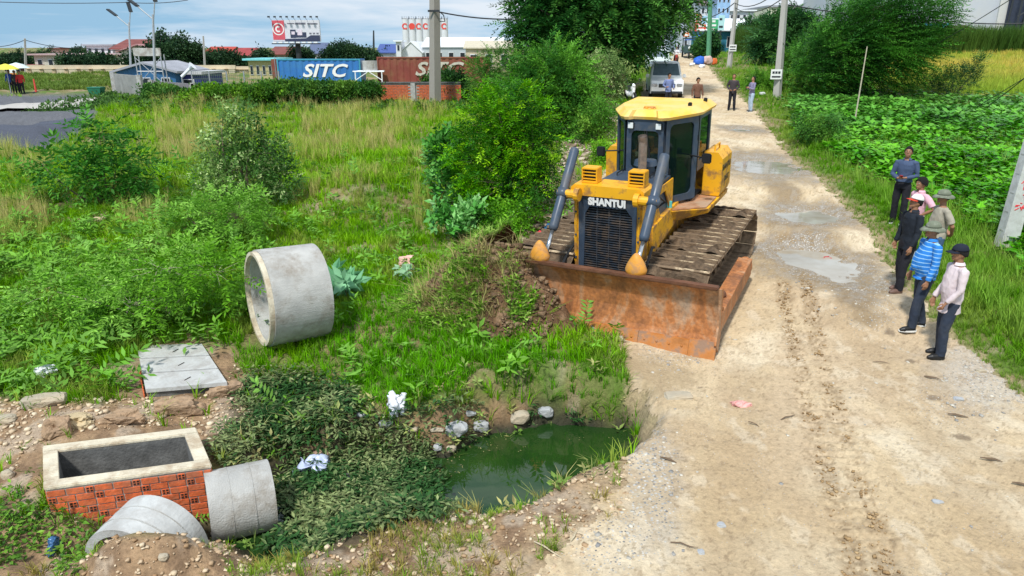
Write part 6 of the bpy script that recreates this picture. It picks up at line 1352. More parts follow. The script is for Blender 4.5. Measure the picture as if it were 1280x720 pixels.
WSH = cloth('pinkish_white_shirt', (.66,.56,.58), var=.06); BKJ = cloth('black_jacket', (.010,.015,.024)); KHA = cloth('khaki_tshirt', (.36,.33,.26)); PNK = cloth('pink_polo', (.72,.42,.50), var=.06); DBL = cloth('slate_blue_shirt', (.055,.085,.16))
OLH = cloth('olive_hat', (.15,.17,.12), dirt=(.27,.29,.23), damt=.7, dscale=14); NVC = cloth('navy_cap', (.008,.012,.026)); WHC = cloth('white_cap', (.75,.72,.70), var=.05); RDV = cloth('red_visor', (.62,.06,.03))
person(at_head(1203,309,1.68), (-1,.12), 1.68, 'man in untucked pinkish white shirt and navy cap nearest the camera', WSH, JEAN, SHB, {-1: ((-.23,.02,1.10),(-.19,.16,.90),(.2,.45,-1)), 1: hang(1,.10,.22)}, belly=.05, hat='cap', hatm=NVC, hem=.72, group=GRP, legs={-1:((-.10,.05,.09),(-.10,.07,.48)),1:((.10,-.02,.09),(.10,.02,.48))})
person(at_head(1169,280,1.69), (-1,.05), 1.69, 'stout man in blue striped shirt and bucket hat, hand at his thigh', BSTR, JEAN, SHB, {-1: hang(-1,.06,.27), 1: hang(1,.05,.27)}, belly=.10, hat='bucket', hatm=OLH, hem=.84, group=GRP, broad=1.05, solem=SOLE, legs={-1:((-.11,.12,.09),(-.11,.10,.48)),1:((.12,-.14,.09),(.11,-.02,.48))})
person(at_head(1146,246,1.66), (-1,-.12), 1.66, 'man in black jacket with white and red cap behind the striped shirt', BKJ, BLKT, SHBR, {-1: hang(-1,.08,.24), 1: hang(1,.03,.24)}, hat='cap', hatm=WHC, visor=RDV, hem=.78, group=GRP, headpitch=-.25, legs={-1:((-.10,.10,.09),(-.10,.10,.48)),1:((.10,-.06,.09),(.10,.02,.48))})
person(at_head(1182,240,1.67), (-1,.1), 1.67, 'man in khaki tshirt and bucket hat with his hands behind his back', KHA, JEANB, SHB, {-1: ((-.26,-.10,1.12),(-.10,-.19,.95),(.7,-.1,-.5)), 1: ((.26,-.10,1.12),(.10,-.20,.97),(-.7,-.1,-.5))}, belly=.05, hat='bucket', hatm=OLH, sleeve='short', hem=.86, group=GRP, collar=False)
person(at_head(1154,224,1.66), (-1,-.1), 1.66, 'bareheaded man in pink polo shirt with a hand on his hip', PNK, LJEAN, SHB, {-1: ((-.34,-.10,1.14),(-.19,.04,1.0),(.9,.3,-.2)), 1: ((.34,-.10,1.14),(.19,.04,1.0),(-.9,.3,-.2))}, sleeve='short', hem=.84, group=GRP)
person(at_head(1137,185,1.70), (-.75,-.9), 1.70, 'young man in slate blue shirt and black trousers holding a phone', DBL, BLKT, SHB, {-1: ((-.25,.02,1.10),(-.07,.24,1.07),(.8,.4,0),(0,0,1)), 1: ((.25,.02,1.10),(.08,.23,1.05),(-.8,.4,0),(0,0,1))}, hem=.95, group=GRP, hold=((0,.30,1.09), mat('red_phone',(.42,.03,.05),.4), 'red phone in the hands of the slate blue shirted man'), headyaw=.1, headpitch=-.15, solem=SOLE)
DSH = cloth('dark_grey_shirt', (.05,.04,.045)); FLW = stripes('floral_shirt', (.02,.012,.012), (.35,.16,.09), 11, .62); PLD = stripes('plaid_shirt', (.08,.05,.16), (.42,.42,.55), 9, .6, 'DIAGONAL'); PBL = cloth('periwinkle_shirt', (.17,.22,.42))
G2 = 'men farther up the road'
person(at_head(837,92,1.68), (.3,-1), 1.68, 'man in periwinkle shirt standing in front of the white van', PBL, BLKT, SHB, {-1: ((-.27,-.02,1.12),(-.22,.12,.96),(.3,.7,-.2)), 1: ((.28,-.05,1.12),(.20,.12,1.05),(-.3,.7,.1))}, vox=.016, group=G2)
person(at_head(873,98,1.62), (.1,-1), 1.62, 'man in dark floral shirt in the middle of the road', FLW, BLKT, SHB, {-1: hang(-1), 1: hang(1)}, vox=.016, group=G2)
person(at_head(918,93,1.70), (-.35,-1), 1.70, 'man in dark grey shirt with black trousers looking down', DSH, BLKT, SHB, {-1: ((-.27,-.02,1.12),(-.14,.14,.98),(.6,.5,-.2)), 1: ((.28,-.05,1.12),(.14,.14,.98),(-.6,.5,-.2))}, vox=.015, group=G2, headpitch=-.5, legs={-1:((-.13,.02,.09),(-.11,.04,.48)),1:((.12,-.06,.09),(.10,.02,.48))})
person(at_head(942,96,1.64), (-1,-.25), 1.64, 'man in plaid shirt and light jeans looking at his phone', PLD, LJEAN, SHB, {-1: ((-.23,.06,1.10),(-.10,.24,1.16),(.3,.8,.3)), 1: ((.23,.06,1.10),(.10,.24,1.16),(-.3,.8,.3))}, vox=.015, group=G2, headpitch=-.4, solem=SOLE, hold=((0,.33,1.22), SHB, 'dark phone held by the man in the plaid shirt'))
# ================================================================== far things
def zt(px, py, d): return W(px, py, d).z
def X(px, d): return W(px, 60, d).x
def gnd(px, d): return gz(X(px, d), d)
WALLC = mat('cream_wall', (.58,.50,.36), .9, var=.1, vscale=.4, dirt=(.38,.33,.25), damt=.6, dscale=.5, coord='Object')
WALLW = mat('white_wall', (.68,.70,.72), .8, var=.07, vscale=.3, dirt=(.45,.46,.46), damt=.5, dscale=.3)
ROOFR = mat('red_roof', (.30,.05,.05), .7, var=.2, vscale=1); ROOFM = mat('maroon_roof', (.20,.06,.05), .7, var=.2, vscale=1); ROOFG = mat('grey_roof', (.33,.34,.38), .6, var=.15, vscale=1); ROOFW = mat('white_sheet_roof', (.80,.83,.86), .5, var=.05)
WIN = mat('dark_window', (.02,.025,.03), .2); STL = mat('galvanised_steel', (.45,.47,.49), .5, metal=.4, var=.1); POLEC = mat('concrete_pole', (.47,.45,.42), .85, var=.12, vscale=3, dirt=(.3,.28,.25), damt=.4, stretch=(3,3,.6)); WIRE = mat('cable', (.03,.03,.035), .6)
DKS = mat('dark_steel', (.03,.035,.04), .5)
def building(name, label, px0, px1, pyt, d, depth, wallm, roofm=None, roof='flat', rh=1.2, wins=(2,1), over=.3, cat='building', group=None, ridge='x', zb=None, fl=None):
    x0, x1 = X(px0, d), X(px1, d); zb = gnd((px0+px1)/2, d)-.3 if zb is None else zb; zt_ = zt((px0+px1)/2, pyt, d); t = thing(name, label, cat, ((x0+x1)/2, d, zb), 0, group); w = (x1-x0)/2; h = max(zt_-zb, .8)
    m = MB(); m.box((-w,0,0),(w,depth,h)); 
    if roof == 'gable' and ridge == 'y': m.prism([(-w,h),(w,h),(0,h+rh)],'y',.0,depth)
    if roof == 'gable' and ridge == 'x': m.prism([(0,h),(depth,h),(depth/2,h+rh)],'x',-w,w)
    wl = obj('wall', m, wallm, t)
    if roofm:
        m = MB()
        if roof == 'flat': m.box((-w-over,-over,h),(w+over,depth+over,h+.18))
        elif ridge == 'x':
            for s, (ya, yb) in ((1,(-over,depth/2)),(-1,(depth+over,depth/2))): m.hull8([(-w-over,ya,h-.08),(w+over,ya,h-.08),(w+over,yb,h+rh),(-w-over,yb,h+rh),(-w-over,ya,h+.06),(w+over,ya,h+.06),(w+over,yb,h+rh+.14),(-w-over,yb,h+rh+.14)])
        else:
            for s in (-1,1): m.hull8([(s*(w+over),-over,h-.08),(s*(w+over),depth+over,h-.08),(0,depth+over,h+rh),(0,-over,h+rh),(s*(w+over),-over,h+.06),(s*(w+over),depth+over,h+.06),(0,depth+over,h+rh+.14),(0,-over,h+rh+.14)])
        obj('roof', m, roofm, t)
    nx, nz = wins
    for i in range(nx):
        for j in range(nz):
            cx = -w+(i+.5)*2*w/nx; fh = h/nz; cz = j*fh+fh*.55; ww, wh = min(.55, w/nx*.45), fh*.22
            m = MB(); m.box((cx-ww,-.05,cz-wh),(cx+ww,.02,cz+wh)); f = obj('window', m, WALLW if wallm is not WALLW else ROOFG, t); m = MB(); m.box((cx-ww*.85,-.065,cz-wh*.85),(cx+ww*.85,-.052,cz+wh*.85)); obj('pane', m, WIN, f)
    return t
def pole(name, label, px_b, py_b, px_t, py_t, d, rb, rt, m_=POLEC, cat='utility pole', square=True, group=None):
    b = W(px_b, py_b, d); b.z = gz(b.x, b.y)-.2; T = W(px_t, py_t, d); t = thing(name, label, cat, tuple(b), 0, group); v = T-b
    m = MB(); m.tube([(0,0,0), tuple(v)], [rb*1.2, rt*1.2] if square else [rb,rt], 4 if square else 10); obj('shaft', m, m_, t); return t, b, v
def cable(label, pts, r=.018, sag=.3, name='cable', group='overhead cables'):
    mb = MB(); 
    P = []
    for a, b in zip(pts[:-1], pts[1:]):
        a, b = Vector(a), Vector(b)
        for k in range(9): q = a.lerp(b, k/8); q.z -= sag*4*(k/8)*(1-k/8); P.append(q)
    o_ = P[0]; mb.tube([p-o_ for p in P], r, 5); o = obj(name, mb, WIRE); o.location = o_; tag(o, label, 'cable', group)
# containers
def container(label, px0, px1, pyt, d, H_, m_, txt, tpx, tsz, tm, shear=.3, edge=None):
    x0, x1 = X(px0, d), X(px1, d); z1 = zt((px0+px1)/2, pyt, d); t = thing('shipping_container', label, 'shipping container', ((x0+x1)/2, d, z1-H_)); w = (x1-x0)/2
    m = MB(); n = int(2*w/.28); P = []
    for i in range(n+1):
        x = -w+.08+(2*w-.16)*i/n; P.append((x, .0 if i % 2 else .05)); 
        if i < n: P.append((x+(2*w-.16)/n*.55, .0 if i % 2 else .05))
    V = [(x,y,z) for z in (.1,H_-.1) for x,y in P]; k = len(P); m.add(V, [(i,i+1,k+i+1,k+i) for i in range(k-1)]); m.box((-w+.05,.06,.05),(w-.05,2.4,H_-.03)); obj('side_panel', m, m_, t)
    m = MB(); m.box((-w,-.03,0),(w,.08,.12)); m.box((-w,-.03,H_-.12),(w,.08,H_)); m.box((-w,-.028,.12),(-w+.12,.08,H_-.12)); m.box((w-.12,-.028,.12),(w,.08,H_-.12)); obj('frame', m, edge or m_, t)
    for i in range(4): m = MB(); m.tube([(w+.03,.3+.55*i,.15),(w+.03,.3+.55*i,H_-.15)],.03,6); obj('lock_rod', m, STL, t)
    text_obj('lettering', txt, tsz, tm, t, basis((X(tpx,d)-(x0+x1)/2,-.045,H_*.60),(1,0,0),(0,0,1)), .01, shear=shear, bold=.035, sx=1.25)
    return t
CBL = mat('container_blue', (.035,.17,.48), .5, var=.08, vscale=1, dirt=(.05,.22,.40), damt=.6, dscale=.6); CBR = mat('container_brown', (.23,.055,.04), .6, var=.15, vscale=1, dirt=(.22,.13,.06), damt=.7, dscale=.5)
container('blue shipping container with white slanted lettering behind the bushes', 344, 449, 73.5, 66, 2.6, CBL, 'SITC', 402, 1.50, WHT, edge=mat('container_edge',(.05,.30,.42),.6))
container('brown shipping container with pale slanted lettering behind the brick wall', 470, 612, 71, 64, 2.6, CBR, 'SITC', 546, 1.55, mat('faded_letter', (.50,.48,.40), .7))
t = thing('container_end', 'rusty narrow container end left of the blue container', 'container', (X(340.5,66.5),66.5,gnd(340,66))); m = MB(); m.box((-.25,0,0),(.25,2.3,zt(340,74,66.5)-gnd(340,66)), .02); obj('door', m, CBR, t); m = MB(); m.tube([(.1,-.04,.1),(.1,-.04,2.2)],.03,6); obj('lock_rod', m, STL, t)
# brick wall with a concrete post
d = 41.; xa, xb, xp = X(459,d), X(575,d), X(514,d); zb = gnd(500,d)-.3; z1 = zt(500,103,d)
t = thing('brick_wall', 'weathered red brick wall with one concrete post and coping', 'wall', (xa,d,zb)); hh_ = z1-zb
m = MB(); m.box((0,.03,0),(xb-xa,.2,hh_-.06)); obj('mortar_core', m, MORT, t)
m = MB(); r = random.Random(4); z = .25; row = 0
while z < hh_-.13:
    x = -.1*(row % 2)
    while x < xb-xa:
        if abs(x+xa-xp+.1) > .22: m.box((max(x,0),.0+r.uniform(0,.015),z),(min(x+.215,xb-xa),.028,z+.062))
        x += .235
    z += .082; row += 1
obj('brick_courses', m, BRK, t)
m = MB(); m.box((xp-xa-.13,-.06,0),(xp-xa+.13,.22,hh_-.03)); obj('post', m, CONC, t); m = MB(); m.box((-.03,-.04,hh_-.055),(xb-xa,.24,hh_+.02),.01); obj('coping', m, CONCD, t)
# tank on a stand between the containers
d = 63; t = thing('water_tank', 'round concrete tank on a white steel stand between the containers', 'water tank', (X(461,d),d,gnd(461,d))); zz_ = zt(461,89,d)-t.location.z; z2 = zt(461,76,d)-t.location.z
m = MB(); m.tube([(0,0,zz_+.05),(0,0,z2)],.62,20); obj('tank', m, CONC, t)
m = MB(); [m.tube([(s*1.1,-.8,0),(s*1.1,-.8,zz_)],.05,6) for s in (-1,1)]; m.tube([(-1.3,-.8,zz_),(1.3,-.8,zz_)],.06,6); m.tube([(-1.1,-.8,.3),(0,-.8,zz_)],.04,6); m.tube([(1.1,-.8,.3),(0,-.8,zz_)],.04,6); m.box((-1.1,-.8,zz_),(1.1,.8,zz_+.05)); obj('stand', m, ROOFW, t)
# silos
for i, px in enumerate((508,516.5,525,533.5,541.5,549,556.5)):
    d = 150; t = thing('silo', 'white cement silo, %s of the row behind the white warehouse' % ['leftmost','second from the left','third from the left','middle','third from the right','second from the right','rightmost'][i], 'silo', (X(px,d),d,2), 0, 'silos behind the warehouse'); zt_ = zt(px,24,d)-2; r_ = .66
    m = MB(); m.tube([(0,0,0),(0,0,zt_),(0,0,zt_+.25)],[r_,r_,r_*.3],20); obj('barrel', m, WALLW, t)
    m = MB(); m.ring((0,0,zt_+.1),(0,0,1),r_*.95,r_+.03,.06,20); [m.tube([(r_*math.cos(a),r_*math.sin(a),zt_),(r_*math.cos(a),r_*math.sin(a),zt_+.5)],.03,4) for a in (0,1.2,2.4,3.6,4.8)]; obj('top_rail', m, DKS, t)
    zc = zt(px,33,d)-2
    if i not in (4,5):
        m = MB(); ri = mat('sign_red',(.70,.07,.05),.6)
        a0, a1 = (R(40), R(320)) if i != 1 else (0, 2*PI)
        n = 20; V = []
        for k in range(n+1):
            a = a0+(a1-a0)*k/n
            for rr in ((.32,.58) if i != 1 else (.001,.6)): V.append((rr*math.cos(a), -r_-.02, zc+rr*math.sin(a)))
        m.add(V, [(2*k,2*k+1,2*k+3,2*k+2) for k in range(n)]); obj('emblem', m, ri, t)
# white warehouse
d = 112; building('warehouse', 'long white warehouse with sheet roof below the silos', 500, 527, 66, d, 24, WALLW, ROOFW, 'gable', 1.5, (1,1), .15, ridge='y')
t = building('warehouse', 'long grey sided wing of the white warehouse with bright roof', 528, 628, 58.5, d+2, 16, mat('bluish_grey_wall',(.42,.47,.50),.7,var=.05), ROOFW, 'gable', 1.3, (7,1), .2, ridge='x')
building('warehouse', 'low beige roofed shed at the right of the white warehouse', 582, 640, 60, 100, 8, WALLC, mat('beige_roof',(.55,.50,.38),.7), 'gable', .8, (3,1), .3)
building('house', 'narrow white tower block at the left end of the white warehouse', 495, 501, 52, 111, 4, WALLW, ROOFW, wins=(1,2))
building('house', 'white roofed house between the dark trees and the warehouse', 472, 494, 66, 120, 8, WALLW, mat('blue_roof',(.06,.10,.30),.6), 'gable', 1.2, (2,1))
building('house', 'grey blue roofed house right of the billboard post', 384, 402, 67, 125, 8, WALLW, mat('slate_roof',(.10,.13,.22),.6), 'gable', 1.6, (2,1))
building('house', 'long brown roofed house left of the billboard post', 336, 367, 68, 115, 8, mat('tan_wall',(.40,.33,.27),.8), ROOFM, 'gable', 1.0, (3,1))
building('house', 'white house with red gable roof between the tree lines', 290, 311, 71, 118, 7, mat('pale_blue_wall',(.50,.60,.70),.8), ROOFR, 'gable', 1.2, (2,1))
building('house', 'house with wide red roof behind the dark hedge', 255, 284, 67, 118, 7, WALLC, mat('bright_red_roof',(.42,.06,.04),.7), 'gable', .9, (3,1))
building('house', 'long cream flat roofed house behind the cream wall', 40, 148, 69, 96, 8, mat('grey_cream_wall',(.52,.50,.42),.85), mat('pink_grey_roof',(.45,.33,.33),.8), 'flat', wins=(8,1), over=.5)
building('house', 'white open roof storey with grey canopy above the cream house', 108, 140, 57, 104, 6, WALLW, ROOFG, 'flat', wins=(4,2), over=.4)
building('house', 'house with dark red stepped roof beside the tower', 143, 182, 61, 100, 9, mat('cream_gable_wall',(.62,.58,.46),.85), ROOFM, 'gable', 1.1, (3,1), .5, ridge='x')
building('house', 'pink roofed gable house with pale front behind the tin sign', 150, 195, 64.5, 94, 9, mat('pale_gable_wall',(.66,.62,.52),.85), mat('pink_roof',(.42,.22,.22),.75), 'gable', .75, (2,1), .4, ridge='y')
building('house', 'small pink house on the skyline above the cream house', 62, 74, 61, 140, 6, mat('pink_wall',(.55,.30,.28),.8), ROOFM, 'flat', wins=(2,1))
building('shed', 'dark market shed with red awning at the left edge', 0, 23, 85, 92, 6, mat('dark_shed',(.10,.05,.045),.8), mat('maroon_sheet',(.25,.06,.05),.7), 'flat', wins=(2,1))
building('shed', 'teal roofed open shelter left of the blue container', 308, 339, 75.5, 72, 5, mat('shelter_yellow',(.45,.40,.20),.8), mat('teal_roof',(.20,.60,.62),.5), 'flat', wins=(4,1), over=.4)
# long cream perimeter wall with pilasters
for (p0,p1,d,pt,lb,n) in ((26,290,83,81.5,'long cream boundary wall with rounded pilasters on the left',17),(290,341,84,83,'paler far section of the boundary wall with thin piers',9)):
    xa, xb = X(p0,d), X(p1,d); zb = gnd((p0+p1)/2,d)-.2; z1 = zt(p0,pt,d); t = thing('boundary_wall', lb, 'wall', (xa,d,zb)); hh_ = z1-zb
    m = MB(); m.box((0,0,0),(xb-xa,.2,hh_*.62)); m.box((0,.3,hh_*.62),(xb-xa,.5,hh_)); m.box((0,-.03,hh_*.60),(xb-xa,.29,hh_*.66)); obj('panel', m, WALLC, t)
    for i in range(n): x = (i+.2)*(xb-xa)/n; m = MB(); m.box((x,-.12,0),(x+.35,.0,hh_*.66)); m.tube([(x+.17,-.06,hh_*.66),(x+.17,-.06,hh_*.76)],[.24,.05],8); obj('pilaster', m, mat('pilaster',(.50,.38,.24),.9), t)
# stone shed walls, awnings
SLA = mat('stone_slat_wall', (.27,.27,.25), .9, var=.2, vscale=2, bump=.6, bscale=6); 
def wallp(label, p0, p1, pt0, pt1, d0, d1, m_, name='wall'):
    a = Vector((X(p0,d0),d0,gnd(p0,d0)-.2)); b = Vector((X(p1,d1),d1,gnd(p1,d1)-.2)); za, zb_ = zt(p0,pt0,d0), zt(p1,pt1,d1); t = thing(name, label, 'wall', tuple(a)); L_ = (b-a); n = Vector((-L_.y,L_.x,0)).normalized()*.15
    m = MB(); o0 = Vector((0,0,0)); T0 = Vector((0,0,za-a.z)); T1 = L_+Vector((0,0,zb_-b.z)); m.hull8([tuple(v) for v in (o0,L_,L_+n,o0+n,T0,T1,T1+n,T0+n)]); obj('panel', m, m_, t)
    for q in (0,1): e = o0.lerp(L_,q); T = T0 if q == 0 else T1; m = MB(); m.box((e.x-.12,e.y-.12,0),(e.x+.12,e.y+.12,T.z+.06)); obj('post', m, CONC, t)
wallp('tall grey slatted wall of the shed yard, left part', 135, 168, 92, 95, 48, 45, SLA); wallp('low grey stone wall of the shed yard, right part', 182, 234, 101, 105, 45, 43, mat('dark_stone_wall',(.20,.19,.20),.9,var=.2,bump=.5)); wallp('short brown earth wall beside the shed yard', 236, 262, 106, 110, 43, 43, SOILM)
building('shed', 'low shed with grey gable roof and blue tarpaulin sides', 140, 214, 90, 52, 5, mat('blue_tarp',(.04,.14,.30),.5,var=.2), ROOFG, 'gable', .55, (3,1), .3, ridge='y')
building('shed', 'small navy walled lean to right of the blue tarpaulin shed', 215, 246, 93, 53, 4, mat('navy_tarp',(.02,.03,.16),.5), mat('pale_grey_roof',(.5,.5,.52),.6), 'flat', wins=(1,1), over=.2)
# tin sign on a steel tower
d = 50; t = thing('sign_tower', 'weathered white tin sign on a lattice tower among the sheds', 'sign', (X(183,d),d,gnd(183,d))); z1 = zt(183,60,d)-t.location.z; z0__ = zt(183,70,d)-t.location.z; w = (X(200,d)-X(166,d))/2
m = MB(); m.box((-w,-.05,z0__),(w,.05,z1)); obj('sign_panel', m, mat('weathered_tin',(.50,.50,.46),.6,var=.25,vscale=2,dirt=(.28,.24,.2),damt=.8,dscale=3), t)
m = MB(); [m.tube([(sx*w*.95,sy*.5,0),(sx*w*.95,sy*.5,z0__+.1)],.04,5) for sx in (-1,1) for sy in (0,1)]; m.tube([(-w*.95,0,.6),(w*.95,0,z0__-.1)],.025,5); m.tube([(w*.95,0,.6),(-w*.95,0,z0__-.1)],.025,5); m.tube([(-w*.95,0,z0__*.6),(w*.95,0,z0__*.6)],.03,5); obj('lattice', m, STL, t)
g_ = Vector((X(222,44),44,zt(222,96,44))); m = MB(); m.tube([(0,0,0),(.5,.1,.45)],.09,10); m.tube([(.5,.1,.45),(.7,.1,.62)],[.09,.25],12); o = obj('floodlight', m, ROOFW); o.location = g_; m = MB(); tag(o, 'white horn shaped lamp leaning over the grey stone wall', 'lamp')
m = MB(); m.tube([(0,0,-1.1),(0,0,.02)],.03,6); obj('bracket', m, STL, o)
# fence of green mesh right of the sheds
d = 47; t = thing('mesh_fence', 'thin green wire fence right of the stone walls', 'fence', (X(235,d),d,gnd(235,d))); Lf = X(345,d)-X(235,d); hf = zt(280,89,d)-t.location.z
for i in range(6): m = MB(); m.tube([(Lf*i/5,0,0),(Lf*i/5,0,hf)],.04,6); obj('post', m, STL, t)
m = MB(); [m.tube([(0,0,hf*k/6),(Lf,0,hf*k/6)],.012,4) for k in range(1,7)]; [m.tube([(Lf*i/44,0,0),(Lf*i/44,0,hf)],.008,3) for i in range(45)]; obj('mesh', m, mat('green_mesh',(.10,.16,.10),.6), t)
# billboard
d = 108; BX = X(372,d); z0_b, z1_b = zt(372,52,d), zt(372,25,d); bw = (X(402,d)-X(343,d))/2; t = thing('billboard', 'billboard with a red emblem and a white lorry on one thick dark post', 'billboard', (BX,d,gnd(372,d))); gb = t.location.z
m = MB(); m.tube([(0,.3,0),(0,.3,z0_b-gb)],.38,14); obj('post', m, DKS, t)
m = MB(); m.box((-bw,0,z0_b-gb),(bw,.4,z1_b-gb),.03); pn = obj('panel', m, mat('billboard_white',(.62,.63,.68),.6,var=.04), t); hb_ = z1_b-z0_b; zb_ = z0_b-gb
m = MB(); m.box((-bw+.05,-.02,zb_+.25),(-bw*.48,.0,zb_+hb_-.05)); obj('red_field', m, mat('billboard_red',(.60,.09,.12),.6), pn)
m = MB(); cxx, czz = -bw*.74, zb_+hb_*.58; V = []
for r0_, r1_, a0, a1 in ((.68,.82,0,360),(.22,.42,50,310)):
    o_ = len(m.v); V = []; n = 24
    for k in range(n+1): a = R(a0+(a1-a0)*k/n); V += [(cxx+r0_*math.cos(a),-.035,czz+r0_*math.sin(a)),(cxx+r1_*math.cos(a),-.035,czz+r1_*math.sin(a))]
    m.add(V, [(2*k,2*k+1,2*k+3,2*k+2) for k in range(n)])
obj('emblem', m, WHT, pn)
m = MB(); m.box((-bw*.02,-.03,zb_+.55),(bw*.42,0,zb_+1.25)); m.box((-bw*.25,-.03,zb_+.5),(-bw*.02,0,zb_+1.6)); m.prism([(-bw*.5,zb_+.0),(bw-.05,zb_+.0),(bw-.05,zb_+.85),(bw*.6,zb_+.85),(bw*.4,zb_+.45),(-bw*.5,zb_+.35)],'y',-.028,-.004); obj('lorry_print', m, mat('billboard_dark',(.035,.045,.09),.6), pn)
m = MB(); m.box((-bw*.20,-.045,zb_+.95),(-bw*.06,-.032,zb_+1.35)); m.box((bw*.05,-.045,zb_+.85),(bw*.25,-.032,zb_+1.6)); obj('lorry_cab_print', m, mat('billboard_pale',(.70,.62,.70),.6), pn)
m = MB(); m.box((-bw*.35,-.03,zb_+hb_*.82),(-bw*.05,0,zb_+hb_*.86)); m.box((-bw*.02,-.03,zb_+hb_*.80),(bw*.42,0,zb_+hb_*.88)); m.box((bw*.5,-.03,zb_+hb_*.80),(bw*.92,0,zb_+hb_*.86)); [m.box((bw*(.55+.15*k),-.03,zb_+1.0),(bw*(.64+.15*k),0,zb_+1.2)) for k in range(3)]; obj('small_print', m, mat('billboard_ink',(.16,.16,.2),.6), pn)
m = MB(); m.box((-bw-.02,-.8,zb_-.35),(bw*.97,.3,zb_-.22)); obj('catwalk', m, DKS, t)
for k in range(8): m = MB(); m.box((-bw+.15+k*bw*.245,-.85,zb_-.20),(-bw+.15+k*bw*.245+bw*.16,-.6,zb_-.02)); obj('catwalk_plate', m, ROOFW, t)
for k in range(9): m = MB(); x = -bw+k*bw/4; m.tube([(x,0,z1_b-gb),(x-.1,-.7,z1_b-gb+.35)],.03,4); m.box((x-.25,-.85,z1_b-gb+.3),(x+.05,-.6,z1_b-gb+.5)); obj('spotlight', m, DKS, t)
# street lamps, poles
def lamp(label, px, pb, pt, d):
    t, b, v = pole('street_lamp', label, px, pb, px, pt, d, .09, .06, STL, 'street lamp', False, 'twin solar street lamps'); T = v
    for s, q in ((-1,(-.95,0,.55)),(1,(.25,0,.85))):
        m = MB(); m.tube([T-Vector((0,0,.3)), T+Vector(q)],.035,6); a = obj('arm', m, STL, t); m = MB(); e = T+Vector(q); m.box((-.55,-.2,-.05),(.15,.2,.05),0,Matrix.Translation(e) @ Matrix.Rotation(R(38 if s < 0 else 80),4,'Y')); obj('lamp_head', m, DKS, a)
lamp('nearer twin headed street lamp standing above the sheds', 191, 100, 18, 46); lamp('farther twin headed street lamp left of the tin sign', 161, 92, 28, 56)
def insul(t, v, zf, n=2):
    for k in range(n): m = MB(); m.box((v.x*zf-.35,-.05+v.y*zf,v.z*(zf-.03*k)-.04),(v.x*zf+.35,.05+v.y*zf,v.z*(zf-.03*k)+.04)); obj('cross_arm', m, DKS, t)
tp, b, v = pole('utility_pole', 'thick square concrete pole in front of the brown container', 543, 105, 543, -40, 39.5, .27, .21, mat('weathered_pole',(.34,.31,.27),.9,var=.15,vscale=3,dirt=(.22,.2,.17),damt=.5,stretch=(3,3,.6)))
m = MB(); zq = zt(548,14,39.5)-tp.location.z; m.tube([(v.x*.6+.25,-.25,zq),(v.x*.6+.5,-.3,zq-.2),(v.x*.6+.55,-.25,zq-.5),(v.x*.6+.3,-.25,zq-.5)],.03,6); m.box((v.x*.6-.3,-.32,zq-.05),(v.x*.6+.3,-.26,zq+.05)); obj('bracket', m, DKS, tp)
p1_, b1, v1 = pole('utility_pole', 'tall tapering concrete pole beside the verge with a square plate', 972, 115, 986, -60, 41, .20, .12)
p2_, b2, v2 = pole('utility_pole', 'farther concrete pole with a small square plate by the flat topped tree', 913, 66, 922, -10, 63, .19, .12)
pole('utility_pole', 'thin concrete pole near the cream house at the far left', 32, 92, 31, 48, 84, .14, .10); pole('utility_pole', 'thin grey pole behind the boundary wall right of the big dark tree', 255, 82, 254, 45, 86, .12, .08); pole('utility_pole', 'far green painted mast among the signs at the road end', 887, 60, 888, 0, 72, .20, .16, mat('green_mast',(.10,.30,.16),.6))
pole('radio_mast', 'distant grey mast standing over the tree line left of the warehouse', 467, 70, 467, 38, 200, .35, .18, DKS, 'mast', False)
for t_, b_, v_, py, px in ((p1_,b1,v1,93,974),(p2_,b2,v2,60,916)):
    dd = b_.y-.25; z = zt(px,py,dd); x = X(px,dd); m = MB(); w_ = .30; m.box((x-w_,dd-.02,z-.26),(x+w_,dd,z+.26),.01); pn = obj('number_plate', m, WHT, t_); pn.location = -Vector(b_)
    m = MB(); [m.box((x-w_*.75+k*w_*.52,dd-.032,z+.04),(x-w_*.75+k*w_*.52+.12,dd-.022,z+.16)) for k in range(3)]; m.box((x-w_*.8,dd-.032,z-.16),(x+w_*.8,dd-.022,z-.08)); o = obj('plate_marks', m, DKS, pn)
# leaning pole at the right
d = 11.6; g = G(1256,309); T_ = W(1306,130,g.y-.1); t = thing('utility_pole', 'leaning pale concrete pole with red paint marks at the right edge', 'utility pole', tuple(g)); T2 = Vector(T_)-g; T2 = T2*1.9
m = MB(); a = T2.normalized(); u = Vector((1,0,0)); u = (u-a*u.dot(a)).normalized(); w_ = a.cross(u)
def prof_(q, r1, r2): c = a*q; return [tuple(c+u*(-r1)+w_*(-r2)), tuple(c+u*r1+w_*(-r2)), tuple(c+u*r1+w_*r2), tuple(c+u*(-r1)+w_*r2)]
V = prof_(-.2,.18,.12)+prof_(T2.length,.12,.08); m.hull8(V); POLEW = mat('whitewashed_pole', (.60,.60,.58), .85, var=.08, vscale=4, dirt=(.40,.38,.35), damt=.5, dscale=6); obj('shaft', m, POLEW, t)
for q in (.35,.75,1.15,1.55,1.95): m = MB(); m.hull8(prof_(q,.182-.012*q,.06)+prof_(q+.03,.182-.012*q,.06)); obj('rib', m, CONC, t)
RP = mat('red_paint', (.72,.04,.05), .7); m = MB(); r = random.Random(2)
